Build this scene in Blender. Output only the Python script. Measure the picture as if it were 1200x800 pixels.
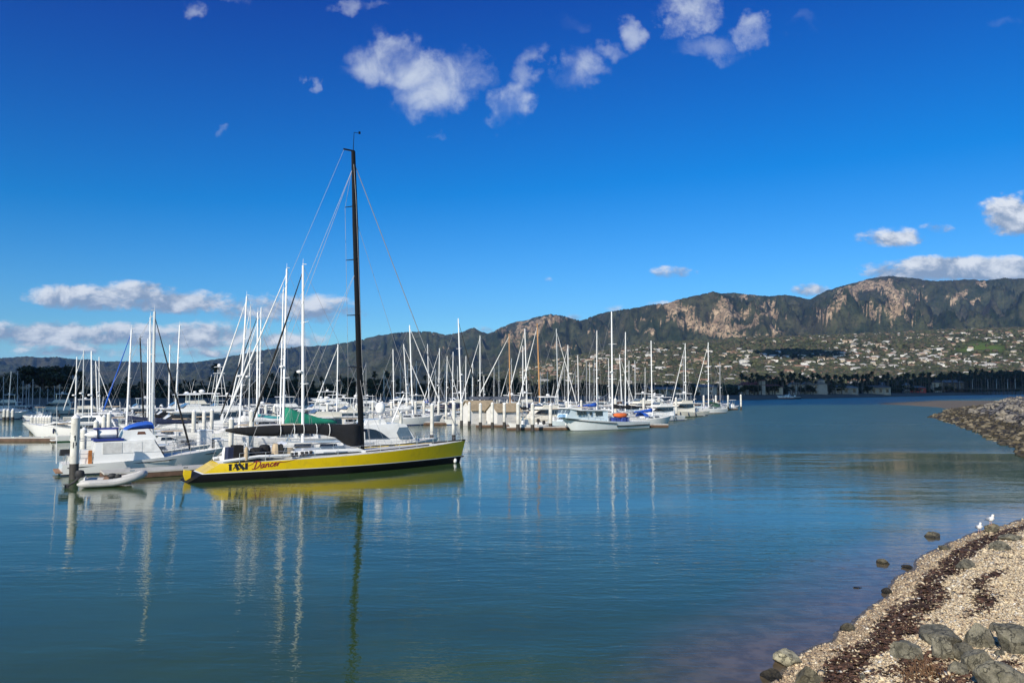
import bpy, bmesh, math, random
import numpy as np
from mathutils import Vector, Matrix
R = math.radians
for o in list(bpy.data.objects):
    bpy.data.objects.remove(o)
S = bpy.context.scene
COL = S.collection

# ------------------------------------------------------------------ camera
CAM_H = 6.2
PITCH = math.atan(54 / 867)
cam = bpy.data.cameras.new('camera')
cam.lens = 26.0
cam.sensor_width = 36.0
cam.clip_start = 0.1
cam.clip_end = 40000
camo = bpy.data.objects.new('camera', cam)
COL.objects.link(camo)
camo.location = (0, 0, CAM_H)
camo.rotation_euler = (math.pi / 2 + PITCH, 0, 0)
S.camera = camo

# ------------------------------------------------------------------ sun, sky, exposure
SUN_EL, SUN_AZ = R(30), R(207)          # azimuth clockwise from +Y (the view direction)
tosun = Vector((math.sin(SUN_AZ) * math.cos(SUN_EL), math.cos(SUN_AZ) * math.cos(SUN_EL), math.sin(SUN_EL)))
sl = bpy.data.lights.new('sun', 'SUN')
sl.energy = 5.0
sl.angle = R(0.53)
sl.color = (1.0, 0.92, 0.80)
so = bpy.data.objects.new('sun', sl)
COL.objects.link(so)
so.rotation_euler = (-tosun).to_track_quat('-Z', 'Y').to_euler()
S.view_settings.view_transform = 'Standard'
S.view_settings.look = 'None'
S.view_settings.exposure = 0.25
S.view_settings.gamma = 1.0
S.view_settings.use_curve_mapping = False
S.cycles.use_denoising = True
S.cycles.max_bounces = 6
S.cycles.diffuse_bounces = 2
S.cycles.glossy_bounces = 3
S.cycles.transparent_max_bounces = 8
S.cycles.volume_bounces = 0
S.cycles.sample_clamp_indirect = 6.0

W = bpy.data.worlds.new('World')
S.world = W
W.use_nodes = True


class NT:
    """small node-tree writer"""
    def __init__(s, tree, clear=True):
        s.t = tree
        if clear:
            tree.nodes.clear()

    def n(s, kind, **kw):
        nd = s.t.nodes.new(kind)
        for k, v in kw.items():
            setattr(nd, k, v)
        return nd

    def put(s, sock, v):
        if v is None:
            return
        if isinstance(v, bpy.types.NodeSocket):
            s.t.links.new(v, sock)
        else:
            sock.default_value = v

    def m(s, op, a, b=None, c=None, clamp=False):
        nd = s.n('ShaderNodeMath', operation=op, use_clamp=clamp)
        s.put(nd.inputs[0], a)
        s.put(nd.inputs[1], b)
        s.put(nd.inputs[2], c)
        return nd.outputs[0]

    def mix(s, f, a, b, blend='MIX'):
        nd = s.n('ShaderNodeMix', data_type='RGBA', blend_type=blend)
        s.put(nd.inputs[0], f)
        s.put(nd.inputs[6], a)
        s.put(nd.inputs[7], b)
        return nd.outputs[2]

    def ramp(s, f, lo, hi, a=0.0, b=1.0, smooth=True):
        nd = s.n('ShaderNodeMapRange', interpolation_type='SMOOTHSTEP' if smooth else 'LINEAR')
        s.put(nd.inputs[0], f)
        for i, v in enumerate((lo, hi, a, b)):
            s.put(nd.inputs[1 + i], v)
        return nd.outputs[0]

    def noise(s, vec, scale, detail=4, rough=0.55, dist=0.0):
        nd = s.n('ShaderNodeTexNoise')
        s.put(nd.inputs['Vector'], vec)
        nd.inputs['Scale'].default_value = scale
        nd.inputs['Detail'].default_value = detail
        nd.inputs['Roughness'].default_value = rough
        nd.inputs['Distortion'].default_value = dist
        return nd.outputs[0]

    def vmul(s, vec, k):
        nd = s.n('ShaderNodeVectorMath', operation='MULTIPLY')
        s.put(nd.inputs[0], vec)
        nd.inputs[1].default_value = k
        return nd.outputs[0]


def c4(c):
    return (c[0], c[1], c[2], 1.0)


FP = 867.0


def ray(px, py):
    u, v = (px - 600) / FP, (400 - py) / FP
    cp, sp = math.cos(PITCH), math.sin(PITCH)
    return Vector((u, cp - v * sp, sp + v * cp))


def at(px, py, D):
    d = ray(px, py)
    return Vector((0, 0, CAM_H)) + d * (D / d.y)


def gnd(px, py, z=0.0):
    d = ray(px, py)
    return Vector((0, 0, CAM_H)) + d * ((z - CAM_H) / d.z)


def build_world():
    g = NT(W.node_tree)
    out = g.n('ShaderNodeOutputWorld')
    bg = g.n('ShaderNodeBackground')
    g.t.links.new(bg.outputs[0], out.inputs[0])
    sky = g.n('ShaderNodeTexSky', sky_type='NISHITA')
    sky.sun_disc = False
    sky.sun_elevation = SUN_EL
    sky.sun_rotation = SUN_AZ
    sky.altitude = 0
    sky.air_density = 1.0
    sky.dust_density = 0.3
    sky.ozone_density = 2.2
    hs = g.n('ShaderNodeHueSaturation')
    hs.inputs['Saturation'].default_value = 1.28
    hs.inputs['Value'].default_value = 1.0
    g.t.links.new(sky.outputs[0], hs.inputs['Color'])
    base = g.mix(1.0, hs.outputs[0], (0.72, 0.95, 1.12, 1), 'MULTIPLY')
    # deep, saturated afternoon blue: contrast of the clear sky
    va = g.n('ShaderNodeVectorMath', operation='MULTIPLY_ADD')
    g.t.links.new(base, va.inputs[0])
    va.inputs[1].default_value = (0.70, 0.925, 1.05)
    va.inputs[2].default_value = (-0.62, -0.86, -1.13)
    vm = g.n('ShaderNodeVectorMath', operation='MAXIMUM')
    g.t.links.new(va.outputs[0], vm.inputs[0])
    vm.inputs[1].default_value = (0.02, 0.1, 0.4)
    sp = g.n('ShaderNodeSeparateXYZ')
    g.t.links.new(vm.outputs[0], sp.inputs[0])
    cb = g.n('ShaderNodeCombineXYZ')
    g.put(cb.inputs[0], sp.outputs[0])
    g.put(cb.inputs[1], g.m('MULTIPLY', sp.outputs[1], 0.97))
    g.put(cb.inputs[2], g.m('MAXIMUM', sp.outputs[2], g.m('MULTIPLY', sp.outputs[1], 1.22)))
    tc = g.n('ShaderNodeTexCoord')
    sep = g.n('ShaderNodeSeparateXYZ')
    g.t.links.new(tc.outputs['Generated'], sep.inputs[0])
    # the sky is deepest away from the sun, whiter overhead and towards it
    base = g.mix(g.ramp(sep.outputs[1], 0.15, 0.6), base, cb.outputs[0])
    yy = g.m('MAXIMUM', sep.outputs[1], 0.05)
    U = g.m('DIVIDE', sep.outputs[0], yy)
    V = g.m('DIVIDE', sep.outputs[2], yy)
    cmb = g.n('ShaderNodeCombineXYZ')
    g.put(cmb.inputs[0], U)
    g.put(cmb.inputs[1], V)
    P = cmb.outputs[0]
    front = g.ramp(sep.outputs[1], 0.06, 0.2)
    # (px, py, half width, half height, strength)
    puffy = [(130, 347, 110, 20, 1.0), (205, 354, 80, 18, 1.0), (330, 362, 105, 21, .82), (395, 365, 48, 15, .6),
             (45, 391, 115, 19, 1.0), (140, 392, 95, 18, 1.0), (235, 393, 85, 20, 1.0), (335, 398, 55, 14, .85),
             (90, 411, 120, 9, .65), (20, 386, 40, 10, .6), (250, 414, 90, 8, .6),
             (1045, 277, 46, 15, .9), (1096, 268, 24, 8, .65), (1190, 250, 52, 30, .95),
             (1140, 315, 135, 18, 1.3), (1060, 320, 55, 14, 1.0), (1195, 318, 70, 17, 1.1),
             (948, 340, 30, 10, .8), (792, 318, 32, 9, .55), (832, 316, 12, 8, .4),
             (724, 361, 18, 7, .6), (672, 372, 12, 5, .5), (570, 386, 16, 6, .5), (770, 356, 22, 5, .45), (541, 328, 24, 6, .28), (640, 328, 9, 5, .22)]
    wisp = [(472, 76, 76, 44, 1.0), (500, 104, 66, 46, .95), (530, 78, 55, 36, .75), (600, 122, 42, 42, .95), (618, 90, 22, 38, .6), (556, 96, 22, 16, .3),
            (670, 82, 36, 42, .75), (744, 44, 26, 28, .75), (708, 64, 28, 18, .5), (806, 12, 44, 32, .98), (880, 28, 28, 28, .78), (840, 48, 46, 26, .5),
            (415, 6, 30, 16, .55), (450, 8, 20, 12, .45), (228, 14, 20, 24, .6), (270, 0, 26, 10, .35), (362, 95, 12, 16, .5),
            (263, 150, 14, 9, .45), (518, 167, 13, 6, .35), (1178, 33, 24, 12, .22), (945, 28, 26, 16, .25), (672, 20, 30, 14, .3)]

    def blobs(lst, lit):
        acc = None
        num = den = None
        for (px, py, rx, ry, st) in lst:
            d = ray(px, py)
            u0, v0 = d.x / d.y, d.z / d.y
            a = g.m('MULTIPLY', g.m('SUBTRACT', U, u0), FP / rx)
            b = g.m('MULTIPLY', g.m('SUBTRACT', V, v0), FP / ry)
            r2 = g.m('ADD', g.m('MULTIPLY', a, a), g.m('MULTIPLY', b, b))
            mm = g.m('MULTIPLY', g.m('SUBTRACT', 1.15, r2), st)
            mp = g.m('MAXIMUM', mm, 0.0)
            acc = mp if acc is None else g.m('MAXIMUM', acc, mp)
            if lit:
                t = g.m('MULTIPLY', mp, b)
                num = t if num is None else g.m('ADD', num, t)
                den = mp if den is None else g.m('ADD', den, mp)
        h = g.m('DIVIDE', num, g.m('MAXIMUM', den, 0.01)) if lit else None
        return acc, h

    mk, hgt = blobs(puffy, True)
    n1 = g.noise(g.vmul(P, (1.0, 1.7, 1)), 17, 7, 0.6, 0.3)
    n1b = g.noise(g.vmul(P, (1.0, 1.4, 1)), 62, 5, 0.62, 0.2)
    nn = g.m('ADD', g.m('MULTIPLY', n1, 0.7), g.m('MULTIPLY', n1b, 0.3))
    d1 = g.m('ADD', mk, g.m('MULTIPLY', g.m('SUBTRACT', nn, 0.5), 3.1))
    dens1 = g.ramp(d1, 0.20, 0.95)
    dens1 = g.m('MULTIPLY', dens1, g.ramp(mk, 0.0, 0.22))
    # noise sampled a little lower: billows facing up-left are lit
    off = g.n('ShaderNodeVectorMath', operation='ADD')
    g.put(off.inputs[0], g.vmul(P, (1.0, 1.7, 1)))
    off.inputs[1].default_value = (-0.010, 0.020, 0)
    n1c = g.noise(off.outputs[0], 17, 7, 0.6, 0.3)
    rel = g.m('MULTIPLY', g.m('SUBTRACT', n1, n1c), 3.6)
    lit = g.ramp(g.m('ADD', g.m('MULTIPLY', hgt, 0.55), rel), -0.45, 0.70)
    ccol = g.mix(lit, (2.15, 2.75, 3.7, 1), (6.6, 6.8, 7.0, 1))
    # torn high cloud: the outline is pulled about by two scales of turbulence, thin inside
    def turb(scale, detail, amp, off):
        nd = g.n('ShaderNodeTexNoise')
        mp = g.n('ShaderNodeVectorMath', operation='ADD')
        g.put(mp.inputs[0], P)
        mp.inputs[1].default_value = off
        g.t.links.new(mp.outputs[0], nd.inputs['Vector'])
        nd.inputs['Scale'].default_value = scale
        nd.inputs['Detail'].default_value = detail
        nd.inputs['Roughness'].default_value = 0.6
        sc = g.n('ShaderNodeSeparateColor')
        g.t.links.new(nd.outputs['Color'], sc.inputs[0])
        return [g.m('MULTIPLY', g.m('SUBTRACT', sc.outputs[i], 0.5), amp) for i in (0, 1)]
    t1, t2, t3 = turb(8, 3, 0.10, (3, 1, 0)), turb(26, 5, 0.060, (7, 2, 0)), turb(75, 4, 0.020, (1, 5, 0))
    U0, V0 = U, V
    U = g.m('ADD', U0, g.m('ADD', g.m('ADD', t1[0], t3[0]), t2[0]))
    V = g.m('ADD', V0, g.m('ADD', g.m('ADD', t1[1], t3[1]), t2[1]))
    mk2, _ = blobs([(a, b, rx * .88, ry * .88, st) for a, b, rx, ry, st in wisp], False)
    n2 = g.noise(g.vmul(P, (1.0, 0.75, 1)), 20, 6, 0.58, 0.4)
    dens2 = g.m('MULTIPLY', g.ramp(mk2, 0.06, 1.25), g.ramp(n2, 0.30, 0.66, 0.15, 1.0))
    dens2 = g.m('MULTIPLY', dens2, 0.74)
    c = g.mix(g.m('MULTIPLY', dens2, front), base, (5.9, 6.4, 6.8, 1))
    c = g.mix(g.m('MULTIPLY', g.m('MULTIPLY', dens1, 0.93), front), c, ccol)
    g.t.links.new(c, bg.inputs[0])
    bg.inputs[1].default_value = 0.112


build_world()

# ------------------------------------------------------------------ helpers: properties, materials, meshes


def tag(o, label=None, cat=None, group=None, kind=None):
    if label:
        o['label'] = label
    if cat:
        o['category'] = cat
    if group:
        o['group'] = group
    if kind:
        o['kind'] = kind
    return o


def empty(name, loc, rz=0.0, label=None, cat=None, group=None):
    o = bpy.data.objects.new(name, None)
    COL.objects.link(o)
    o.location = loc
    o.rotation_euler = (0, 0, rz)
    o.empty_display_size = 0.5
    return tag(o, label, cat, group)


MATS = {}


def mat(name, col, rough=0.6, var=0.12, scale=3.0, bump=0.0, bscale=None, metal=0.0, spec=0.5, dirt=None, dscale=1.2, damt=0.35, coat=0.0, coords='Object'):
    if name in MATS:
        return MATS[name]
    m = bpy.data.materials.new(name)
    m.use_nodes = True
    g = NT(m.node_tree)
    out = g.n('ShaderNodeOutputMaterial')
    p = g.n('ShaderNodeBsdfPrincipled')
    g.t.links.new(p.outputs[0], out.inputs[0])
    tc = g.n('ShaderNodeTexCoord')
    P = tc.outputs[coords]
    nz = g.noise(P, scale, 5, 0.6)
    a = tuple(max(0, x * (1 - var)) for x in col)
    b = tuple(min(1, x * (1 + var)) for x in col)
    c = g.mix(g.ramp(nz, 0.3, 0.7), c4(a), c4(b))
    if dirt:
        nd = g.noise(P, dscale, 6, 0.65, 0.5)
        c = g.mix(g.m('MULTIPLY', g.ramp(nd, 0.48, 0.72), damt), c, c4(dirt))
    g.t.links.new(c, p.inputs['Base Color'])
    p.inputs['Roughness'].default_value = rough
    p.inputs['Metallic'].default_value = metal
    p.inputs['Specular IOR Level'].default_value = spec
    p.inputs['Coat Weight'].default_value = coat
    if bump:
        bn = g.n('ShaderNodeBump')
        bn.inputs['Strength'].default_value = bump
        bn.inputs['Distance'].default_value = 0.05
        g.t.links.new(g.noise(P, bscale or scale * 4, 5, 0.6), bn.inputs['Height'])
        g.t.links.new(bn.outputs[0], p.inputs['Normal'])
    MATS[name] = m
    return m


class MB:
    """mesh collector: boxes, tubes, lofts, prisms -> ONE mesh object"""
    def __init__(s):
        s.v, s.f, s.mi = [], [], []

    def add(s, verts, faces, mi=0):
        k = len(s.v)
        s.v += [tuple(p) for p in verts]
        s.f += [tuple(i + k for i in fc) for fc in faces]
        s.mi += [mi] * len(faces)

    def box(s, c, size, rz=0.0, mi=0, tx=1.0, ty=1.0):
        hx, hy, hz = size[0] / 2, size[1] / 2, size[2] / 2
        cs, sn = math.cos(rz), math.sin(rz)
        vs = []
        for z, kx, ky in ((-hz, 1, 1), (hz, tx, ty)):
            for x, y in ((-hx, -hy), (hx, -hy), (hx, hy), (-hx, hy)):
                x, y = x * kx, y * ky
                vs.append((c[0] + x * cs - y * sn, c[1] + x * sn + y * cs, c[2] + z))
        s.add(vs, [(3, 2, 1, 0), (4, 5, 6, 7), (0, 1, 5, 4), (1, 2, 6, 5), (2, 3, 7, 6), (3, 0, 4, 7)], mi)

    def tube(s, p0, p1, r0, r1=None, n=6, mi=0, cap=True):
        s.path([p0, p1], [r0, r0 if r1 is None else r1], n, mi, cap)

    def path(s, pts, rad, n=6, mi=0, cap=True, sq=1.0):
        pts = [Vector(p) for p in pts]
        if not isinstance(rad, (list, tuple)):
            rad = [rad] * len(pts)
        rings = []
        for i, p in enumerate(pts):
            d = (pts[min(i + 1, len(pts) - 1)] - pts[max(i - 1, 0)]).normalized()
            a = Vector((0, 0, 1)) if abs(d.z) < 0.9 else Vector((1, 0, 0))
            e1 = d.cross(a).normalized()
            e2 = d.cross(e1).normalized()
            rings.append([p + (e1 * math.cos(2 * math.pi * k / n) + e2 * math.sin(2 * math.pi * k / n) * sq) * rad[i] for k in range(n)])
        s.loft(rings, mi, cap)

    def loft(s, rings, mi=0, cap=True):
        n = len(rings[0])
        vs = [p for r in rings for p in r]
        fs = []
        for i in range(len(rings) - 1):
            for k in range(n):
                a, b = i * n + k, i * n + (k + 1) % n
                fs.append((a, b, b + n, a + n))
        if cap:
            fs.append(tuple(range(n - 1, -1, -1)))
            fs.append(tuple((len(rings) - 1) * n + k for k in range(n)))
        s.add(vs, fs, mi)

    def prism(s, prof, wf, mi=0, wf2=None):
        """profile [(x, z)] in the long plane, pushed out to y = -wf(x, z) .. +wf"""
        n = len(prof)
        L = [(x, (wf2(x, z) if wf2 else wf(x, z)), z) for x, z in prof]
        Rr = [(x, -wf(x, z), z) for x, z in prof]
        fs = [tuple(range(n)), tuple(range(2 * n - 1, n - 1, -1))]
        for k in range(n):
            j = (k + 1) % n
            fs.append((j, k, n + k, n + j))
        s.add(L + Rr, fs, mi)

    def panel(s, prof, wf, sides=(1, -1), proud=0.012, thick=0.05, mi=0):
        """thin pane following a side wall"""
        for sd in sides:
            n = len(prof)
            o = [(x, sd * (wf(x, z) + proud), z) for x, z in prof]
            i = [(x, sd * (wf(x, z) - thick), z) for x, z in prof]
            fs = [tuple(range(n)) if sd > 0 else tuple(range(n - 1, -1, -1)), tuple(range(2 * n - 1, n - 1, -1)) if sd > 0 else tuple(range(n, 2 * n))]
            for k in range(n):
                j = (k + 1) % n
                fs.append((k, j, n + j, n + k))
            s.add(o + i, fs, mi)

    def slab(s, a, b, c, d, th, mi=0):
        """quad with thickness"""
        a, b, c, d = map(Vector, (a, b, c, d))
        nn = (b - a).cross(d - a).normalized() * th
        s.add([a, b, c, d, a - nn, b - nn, c - nn, d - nn], [(0, 1, 2, 3), (7, 6, 5, 4), (0, 4, 5, 1), (1, 5, 6, 2), (2, 6, 7, 3), (3, 7, 4, 0)], mi)

    def ball(s, c, r, seg=8, ring=5, mi=0, sc=(1, 1, 1)):
        vs = [(c[0], c[1], c[2] - r * sc[2])]
        for i in range(1, ring):
            ph = -math.pi / 2 + math.pi * i / ring
            for k in range(seg):
                th = 2 * math.pi * k / seg
                vs.append((c[0] + r * sc[0] * math.cos(ph) * math.cos(th), c[1] + r * sc[1] * math.cos(ph) * math.sin(th), c[2] + r * sc[2] * math.sin(ph)))
        vs.append((c[0], c[1], c[2] + r * sc[2]))
        fs = []
        for k in range(seg):
            fs.append((0, 1 + (k + 1) % seg, 1 + k))
            fs.append((len(vs) - 1, 1 + (ring - 2) * seg + k, 1 + (ring - 2) * seg + (k + 1) % seg))
            for i in range(ring - 2):
                a, b = 1 + i * seg + k, 1 + i * seg + (k + 1) % seg
                fs.append((a, b, b + seg, a + seg))
        s.add(vs, fs, mi)

    def mesh(s, name, mats, smooth=False):
        me = bpy.data.meshes.new(name)
        me.from_pydata(s.v, [], s.f)
        if not isinstance(mats, (list, tuple)):
            mats = [mats]
        for m in mats:
            me.materials.append(m)
        if len(mats) > 1:
            me.polygons.foreach_set('material_index', s.mi)
        bm = bmesh.new()
        bm.from_mesh(me)
        bmesh.ops.recalc_face_normals(bm, faces=bm.faces)
        bm.to_mesh(me)
        bm.free()
        if smooth:
            me.polygons.foreach_set('use_smooth', [True] * len(me.polygons))
            if smooth != 'all':
                me.set_sharp_from_angle(angle=R(38))
        me.update()
        return me

    def build(s, name, mats, parent=None, smooth=False):
        o = bpy.data.objects.new(name, s.mesh(name, mats, smooth))
        COL.objects.link(o)
        if parent:
            o.parent = parent
        return o


def link_mesh(name, me, parent=None, loc=None, rz=None, sc=None):
    o = bpy.data.objects.new(name, me)
    COL.objects.link(o)
    if parent:
        o.parent = parent
    if loc is not None:
        o.location = loc
    if rz is not None:
        o.rotation_euler = (0, 0, rz)
    if sc is not None:
        o.scale = sc if isinstance(sc, (tuple, list)) else (sc, sc, sc)
    return o


def copy_tree(o, parent=None):
    c = o.copy()
    COL.objects.link(c)
    if parent:
        c.parent = parent
    for ch in list(o.children):
        copy_tree(ch, c)
    return c


def np_mesh(name, verts, faces, mats, mi=None, smooth=False, attrs=None):
    """fast mesh from arrays; faces all of one size"""
    me = bpy.data.meshes.new(name)
    nv, (nf, k) = len(verts), faces.shape
    me.vertices.add(nv)
    me.vertices.foreach_set('co', np.asarray(verts, np.float32).ravel())
    me.loops.add(nf * k)
    me.loops.foreach_set('vertex_index', np.asarray(faces, np.int32).ravel())
    me.polygons.add(nf)
    me.polygons.foreach_set('loop_start', np.arange(0, nf * k, k, dtype=np.int32))
    if mi is not None:
        me.polygons.foreach_set('material_index', np.asarray(mi, np.int32))
    for m in (mats if isinstance(mats, (list, tuple)) else [mats]):
        me.materials.append(m)
    me.update(calc_edges=True)
    if smooth:
        me.polygons.foreach_set('use_smooth', [True] * nf)
    for k2, arr in (attrs or {}).items():
        a = me.attributes.new(k2, 'FLOAT', 'POINT')
        a.data.foreach_set('value', np.asarray(arr, np.float32).ravel())
    me.validate()
    return me


def grid_faces(nu, nv):
    i = np.arange(nu - 1)[:, None] * nv + np.arange(nv - 1)[None, :]
    i = i.ravel()
    return np.stack([i, i + nv, i + nv + 1, i + 1], 1)


def hsh(ix, iy, seed):
    h = (ix.astype(np.int64) * 374761393 + iy.astype(np.int64) * 668265263 + seed * 1274126177) & 0x7fffffff
    h = ((h ^ (h >> 13)) * 1274126177) & 0x7fffffff
    h = h ^ (h >> 16)
    return (h & 0xffff) / 65535.0


def vnoise(x, y, seed=0):
    ix, iy = np.floor(x), np.floor(y)
    fx, fy = x - ix, y - iy
    fx, fy = fx * fx * (3 - 2 * fx), fy * fy * (3 - 2 * fy)
    a, b = hsh(ix, iy, seed), hsh(ix + 1, iy, seed)
    c, d = hsh(ix, iy + 1, seed), hsh(ix + 1, iy + 1, seed)
    return (a * (1 - fx) + b * fx) * (1 - fy) + (c * (1 - fx) + d * fx) * fy


def fbm(x, y, octv=5, seed=0, gain=0.5):
    s, a, t = 0, 1.0, 0
    for k in range(octv):
        s = s + a * vnoise(x * 2 ** k + 17.3 * k, y * 2 ** k - 9.1 * k, seed + k)
        t += a
        a *= gain
    return s / t


def ridged(x, y, octv=5, seed=0, gain=0.5):
    s, a, t = 0, 1.0, 0
    for k in range(octv):
        n = 1 - np.abs(2 * vnoise(x * 2 ** k + 5.7 * k, y * 2 ** k + 3.3 * k, seed + k) - 1)
        s = s + a * n * n
        t += a
        a *= gain
    return s / t


def sstep(x, a, b):
    t = np.clip((x - a) / (b - a), 0, 1)
    return t * t * (3 - 2 * t)

# ------------------------------------------------------------------ large setting: water, land, hills, beach, breakwater
rng = np.random.default_rng(7)
random.seed(11)


def interp_px(px, table):
    xs = [t[0] for t in table]
    ys = [t[1] for t in table]
    return np.interp(px, xs, ys)


SHORE = [(-600, 240), (0, 240), (300, 250), (640, 300), (865, 360), (1000, 450), (1100, 560), (1200, 690), (1500, 1150), (2000, 1500)]
RIDGE = [(-500, 428), (-200, 424), (0, 419), (30, 417), (60, 418), (100, 421), (120, 424), (150, 422.5), (190, 425), (230, 424), (260, 420), (290, 413), (320, 408.5),
         (350, 406), (380, 405), (420, 398), (440, 393), (470, 388.5), (500, 388), (520, 391.5), (540, 389.5), (556, 384), (563, 389), (572, 390.5),
         (600, 378), (640, 369), (655, 369), (680, 375), (710, 366), (750, 360), (790, 352), (820, 346), (838, 342), (848, 344.5), (862, 343.5),
         (880, 345), (900, 347), (925, 345.5), (938, 347), (952, 350), (970, 341), (1000, 332), (1030, 325.5), (1050, 323), (1075, 326),
         (1100, 329), (1140, 327.5), (1160, 329), (1182, 325), (1200, 326.5), (1300, 322), (1500, 335), (1800, 340)]
HILLT = [(-800, 452), (500, 451), (600, 436), (640, 424), (700, 414), (760, 404), (840, 400), (880, 395), (950, 394.5), (1040, 392), (1100, 389), (1150, 387), (1200, 385.5), (1500, 382), (1900, 390)]


def vpx(px, py):
    d = [ray(a, b) for a, b in zip(px, py)]
    return np.array([q.z / q.y for q in d])


NU, NY = 1150, 330
Upx = np.linspace(-420, 1620, NU)
Uu = np.array([ray(a, 430).x / ray(a, 430).y for a in Upx])
Yc = np.concatenate([np.geomspace(215, 3000, 130), np.linspace(3030, 9800, NY - 130)])
shoreY = interp_px(Upx, SHORE)
Vr = vpx(Upx, interp_px(Upx, RIDGE)) + (fbm(Upx / 17, Upx * 0, 4, 5) - 0.5) * 0.0028 + (fbm(Upx / 3.1, Upx * 0, 3, 8) - 0.5) * 0.0018
Vh = vpx(Upx, interp_px(Upx, HILLT))
YR = np.interp(Upx, [-400, 300, 520, 640, 760, 1600], [8600, 8300, 7400, 6300, 5700, 5600])


def land_z(U, Y, sh, vh):
    """shore, flat town strip and the housed hill"""
    t = Y - sh
    z = np.where(t < 0, -2.5 + 0 * Y, 0) + np.where(t >= 0, 2.2 * sstep(t, -6, 45) - 0.12, 0)
    hill_top = 6 + vh * 2350
    k = sstep(Y, 760, 2350)
    k = 0.55 * np.clip((Y - 740) / 1610, 0, 1) + 0.45 * k
    X = U * Y
    bumps = (fbm(X / 420, Y / 420, 4, 31) - 0.5) * 34 * sstep(Y, 800, 1500) * (1 - 0.5 * sstep(Y, 1900, 2350))
    z = z + np.where(t > 0, np.maximum(hill_top - 2, 0) * k + bumps * np.clip(hill_top / 100, 0, 1), 0)
    fall = sstep(Y, 2420, 3100)
    z = np.where(Y > 2350, z * (1 - 0.4 * fall), z)
    return z


def mountain_block():
    U = Uu[:, None] + 0 * Yc[None, :]
    Y = 0 * U + Yc[None, :]
    sh, vh, vr, yr = shoreY[:, None], Vh[:, None], Vr[:, None], YR[:, None]
    z = land_z(U, Y, sh, vh)
    X = U * Y
    s = np.clip((Y - 2700) / (yr - 2700), 0, 1)
    Hr = 6 + vr * yr
    wx = X + 260 * (fbm(X / 900, Y / 900, 3, 41) - 0.5)
    spur = ridged(wx / 900, Y / 2600, 5, 51, 0.55) - 0.45
    fine = ridged(wx / 300 + 7, Y / 520, 4, 61, 0.55) - 0.45
    gul = ridged(wx / 125 + 3, Y / 640, 3, 65, 0.6) - 0.45
    big = fbm(wx / 1900 + 3, Y / 2400, 3, 71) - 0.5
    body = s ** 1.25
    env = np.clip(s * 1.6, 0, 1) * np.clip((1 - s) * 2.6 + 0.12, 0, 1)
    m = Hr * (body + env * (0.74 * spur + 0.34 * big + 0.56 * fine + 0.25 * gul))
    back = np.clip((Y - yr) / 2600, 0, 1)
    m = np.where(Y > yr, m * (1 - back ** 1.4), m)
    m = np.where(Y < 2700, -10.0, np.maximum(m, 0) * sstep(Y, 2700, 3000))
    # bring each azimuth's highest line of sight to the ridge line of the photograph
    ang = ((m - CAM_H) / Y).max(1)
    k = np.clip(vr[:, 0] / np.maximum(ang, 1e-4), 0.3, 2.5)
    m = m * k[:, None]
    z = np.maximum(z, m) + np.minimum(z, m) * 0.0
    return X, Y, z, s, spur, fine


X3, Y3, Z3, S3, SP3, FN3 = mountain_block()
# bare rock: regions of the face (seen direction -> ground), broken up by the relief
PX3 = Upx[:, None] + 0 * Y3
PY3 = 454 - (Z3 - CAM_H) / Y3 * FP
reg = np.zeros_like(Z3)
for (cx, cy, rx, ry, an, st) in [(625, 380, 42, 11, -12, 1.0), (655, 402, 30, 9, 8, .8), (690, 388, 22, 7, 24, .6), (600, 402, 28, 9, 20, .45), (760, 381, 52, 10, -18, .8),
                                 (800, 366, 42, 15, 24, 1.25), (835, 384, 40, 10, 14, 1.1), (715, 388, 22, 7, -20, .6), (850, 360, 18, 16, 50, .8), (880, 362, 24, 18, 10, .9),
                                 (905, 370, 28, 20, 45, .7), (985, 352, 30, 10, -34, 1.3), (1010, 338, 32, 12, -15, 1.25), (1050, 345, 40, 18, 40, 1.0), (965, 370, 26, 7, 0, 1.0),
                                 (1040, 368, 42, 9, 22, .9), (1075, 345, 24, 14, 30, .8), (1135, 345, 40, 10, -20, .6), (1150, 356, 44, 6, -22, .8), (880, 388, 40, 8, 10, .6),
                                 (1180, 350, 30, 14, -25, .6), (1085, 382, 14, 6, 0, .9), (1180, 382, 30, 7, 0, .5), (450, 402, 46, 7, 10, .3), (510, 400, 30, 8, 30, .35), (905, 386, 26, 6, -12, .7), (1110, 368, 40, 8, 30, .4)]:
    ca, sa = math.cos(R(an)), math.sin(R(an))
    dx, dy = PX3 - cx, PY3 - cy
    a, b = (dx * ca + dy * sa) / rx, (-dx * sa + dy * ca) / ry
    reg = np.maximum(reg, st * np.exp(-(a * a + b * b)))
brk = fbm(X3 / 150, Y3 / 260, 5, 81, 0.62)
brk3 = fbm(X3 / 55 + 4, Z3 / 40 + Y3 / 300, 4, 83, 0.65)
brk2 = ridged(X3 / 95, Z3 / 60, 4, 91, 0.6)
ROCK = np.clip((reg * 1.15 + (brk - 0.5) * 1.9 + (brk2 - 0.45) * 1.7 + FN3 * 0.7 + (brk3 - .5) * 1.5 - 0.80) * 2.0, 0, 1) * np.clip(reg * 2.5, 0, 1) * (Y3 > 2900)
Z3 = Z3 + (ROCK * 14 * (ridged(X3 / 60, Y3 / 110, 3, 99) - 0.4)) * (S3 < 0.97)


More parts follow.
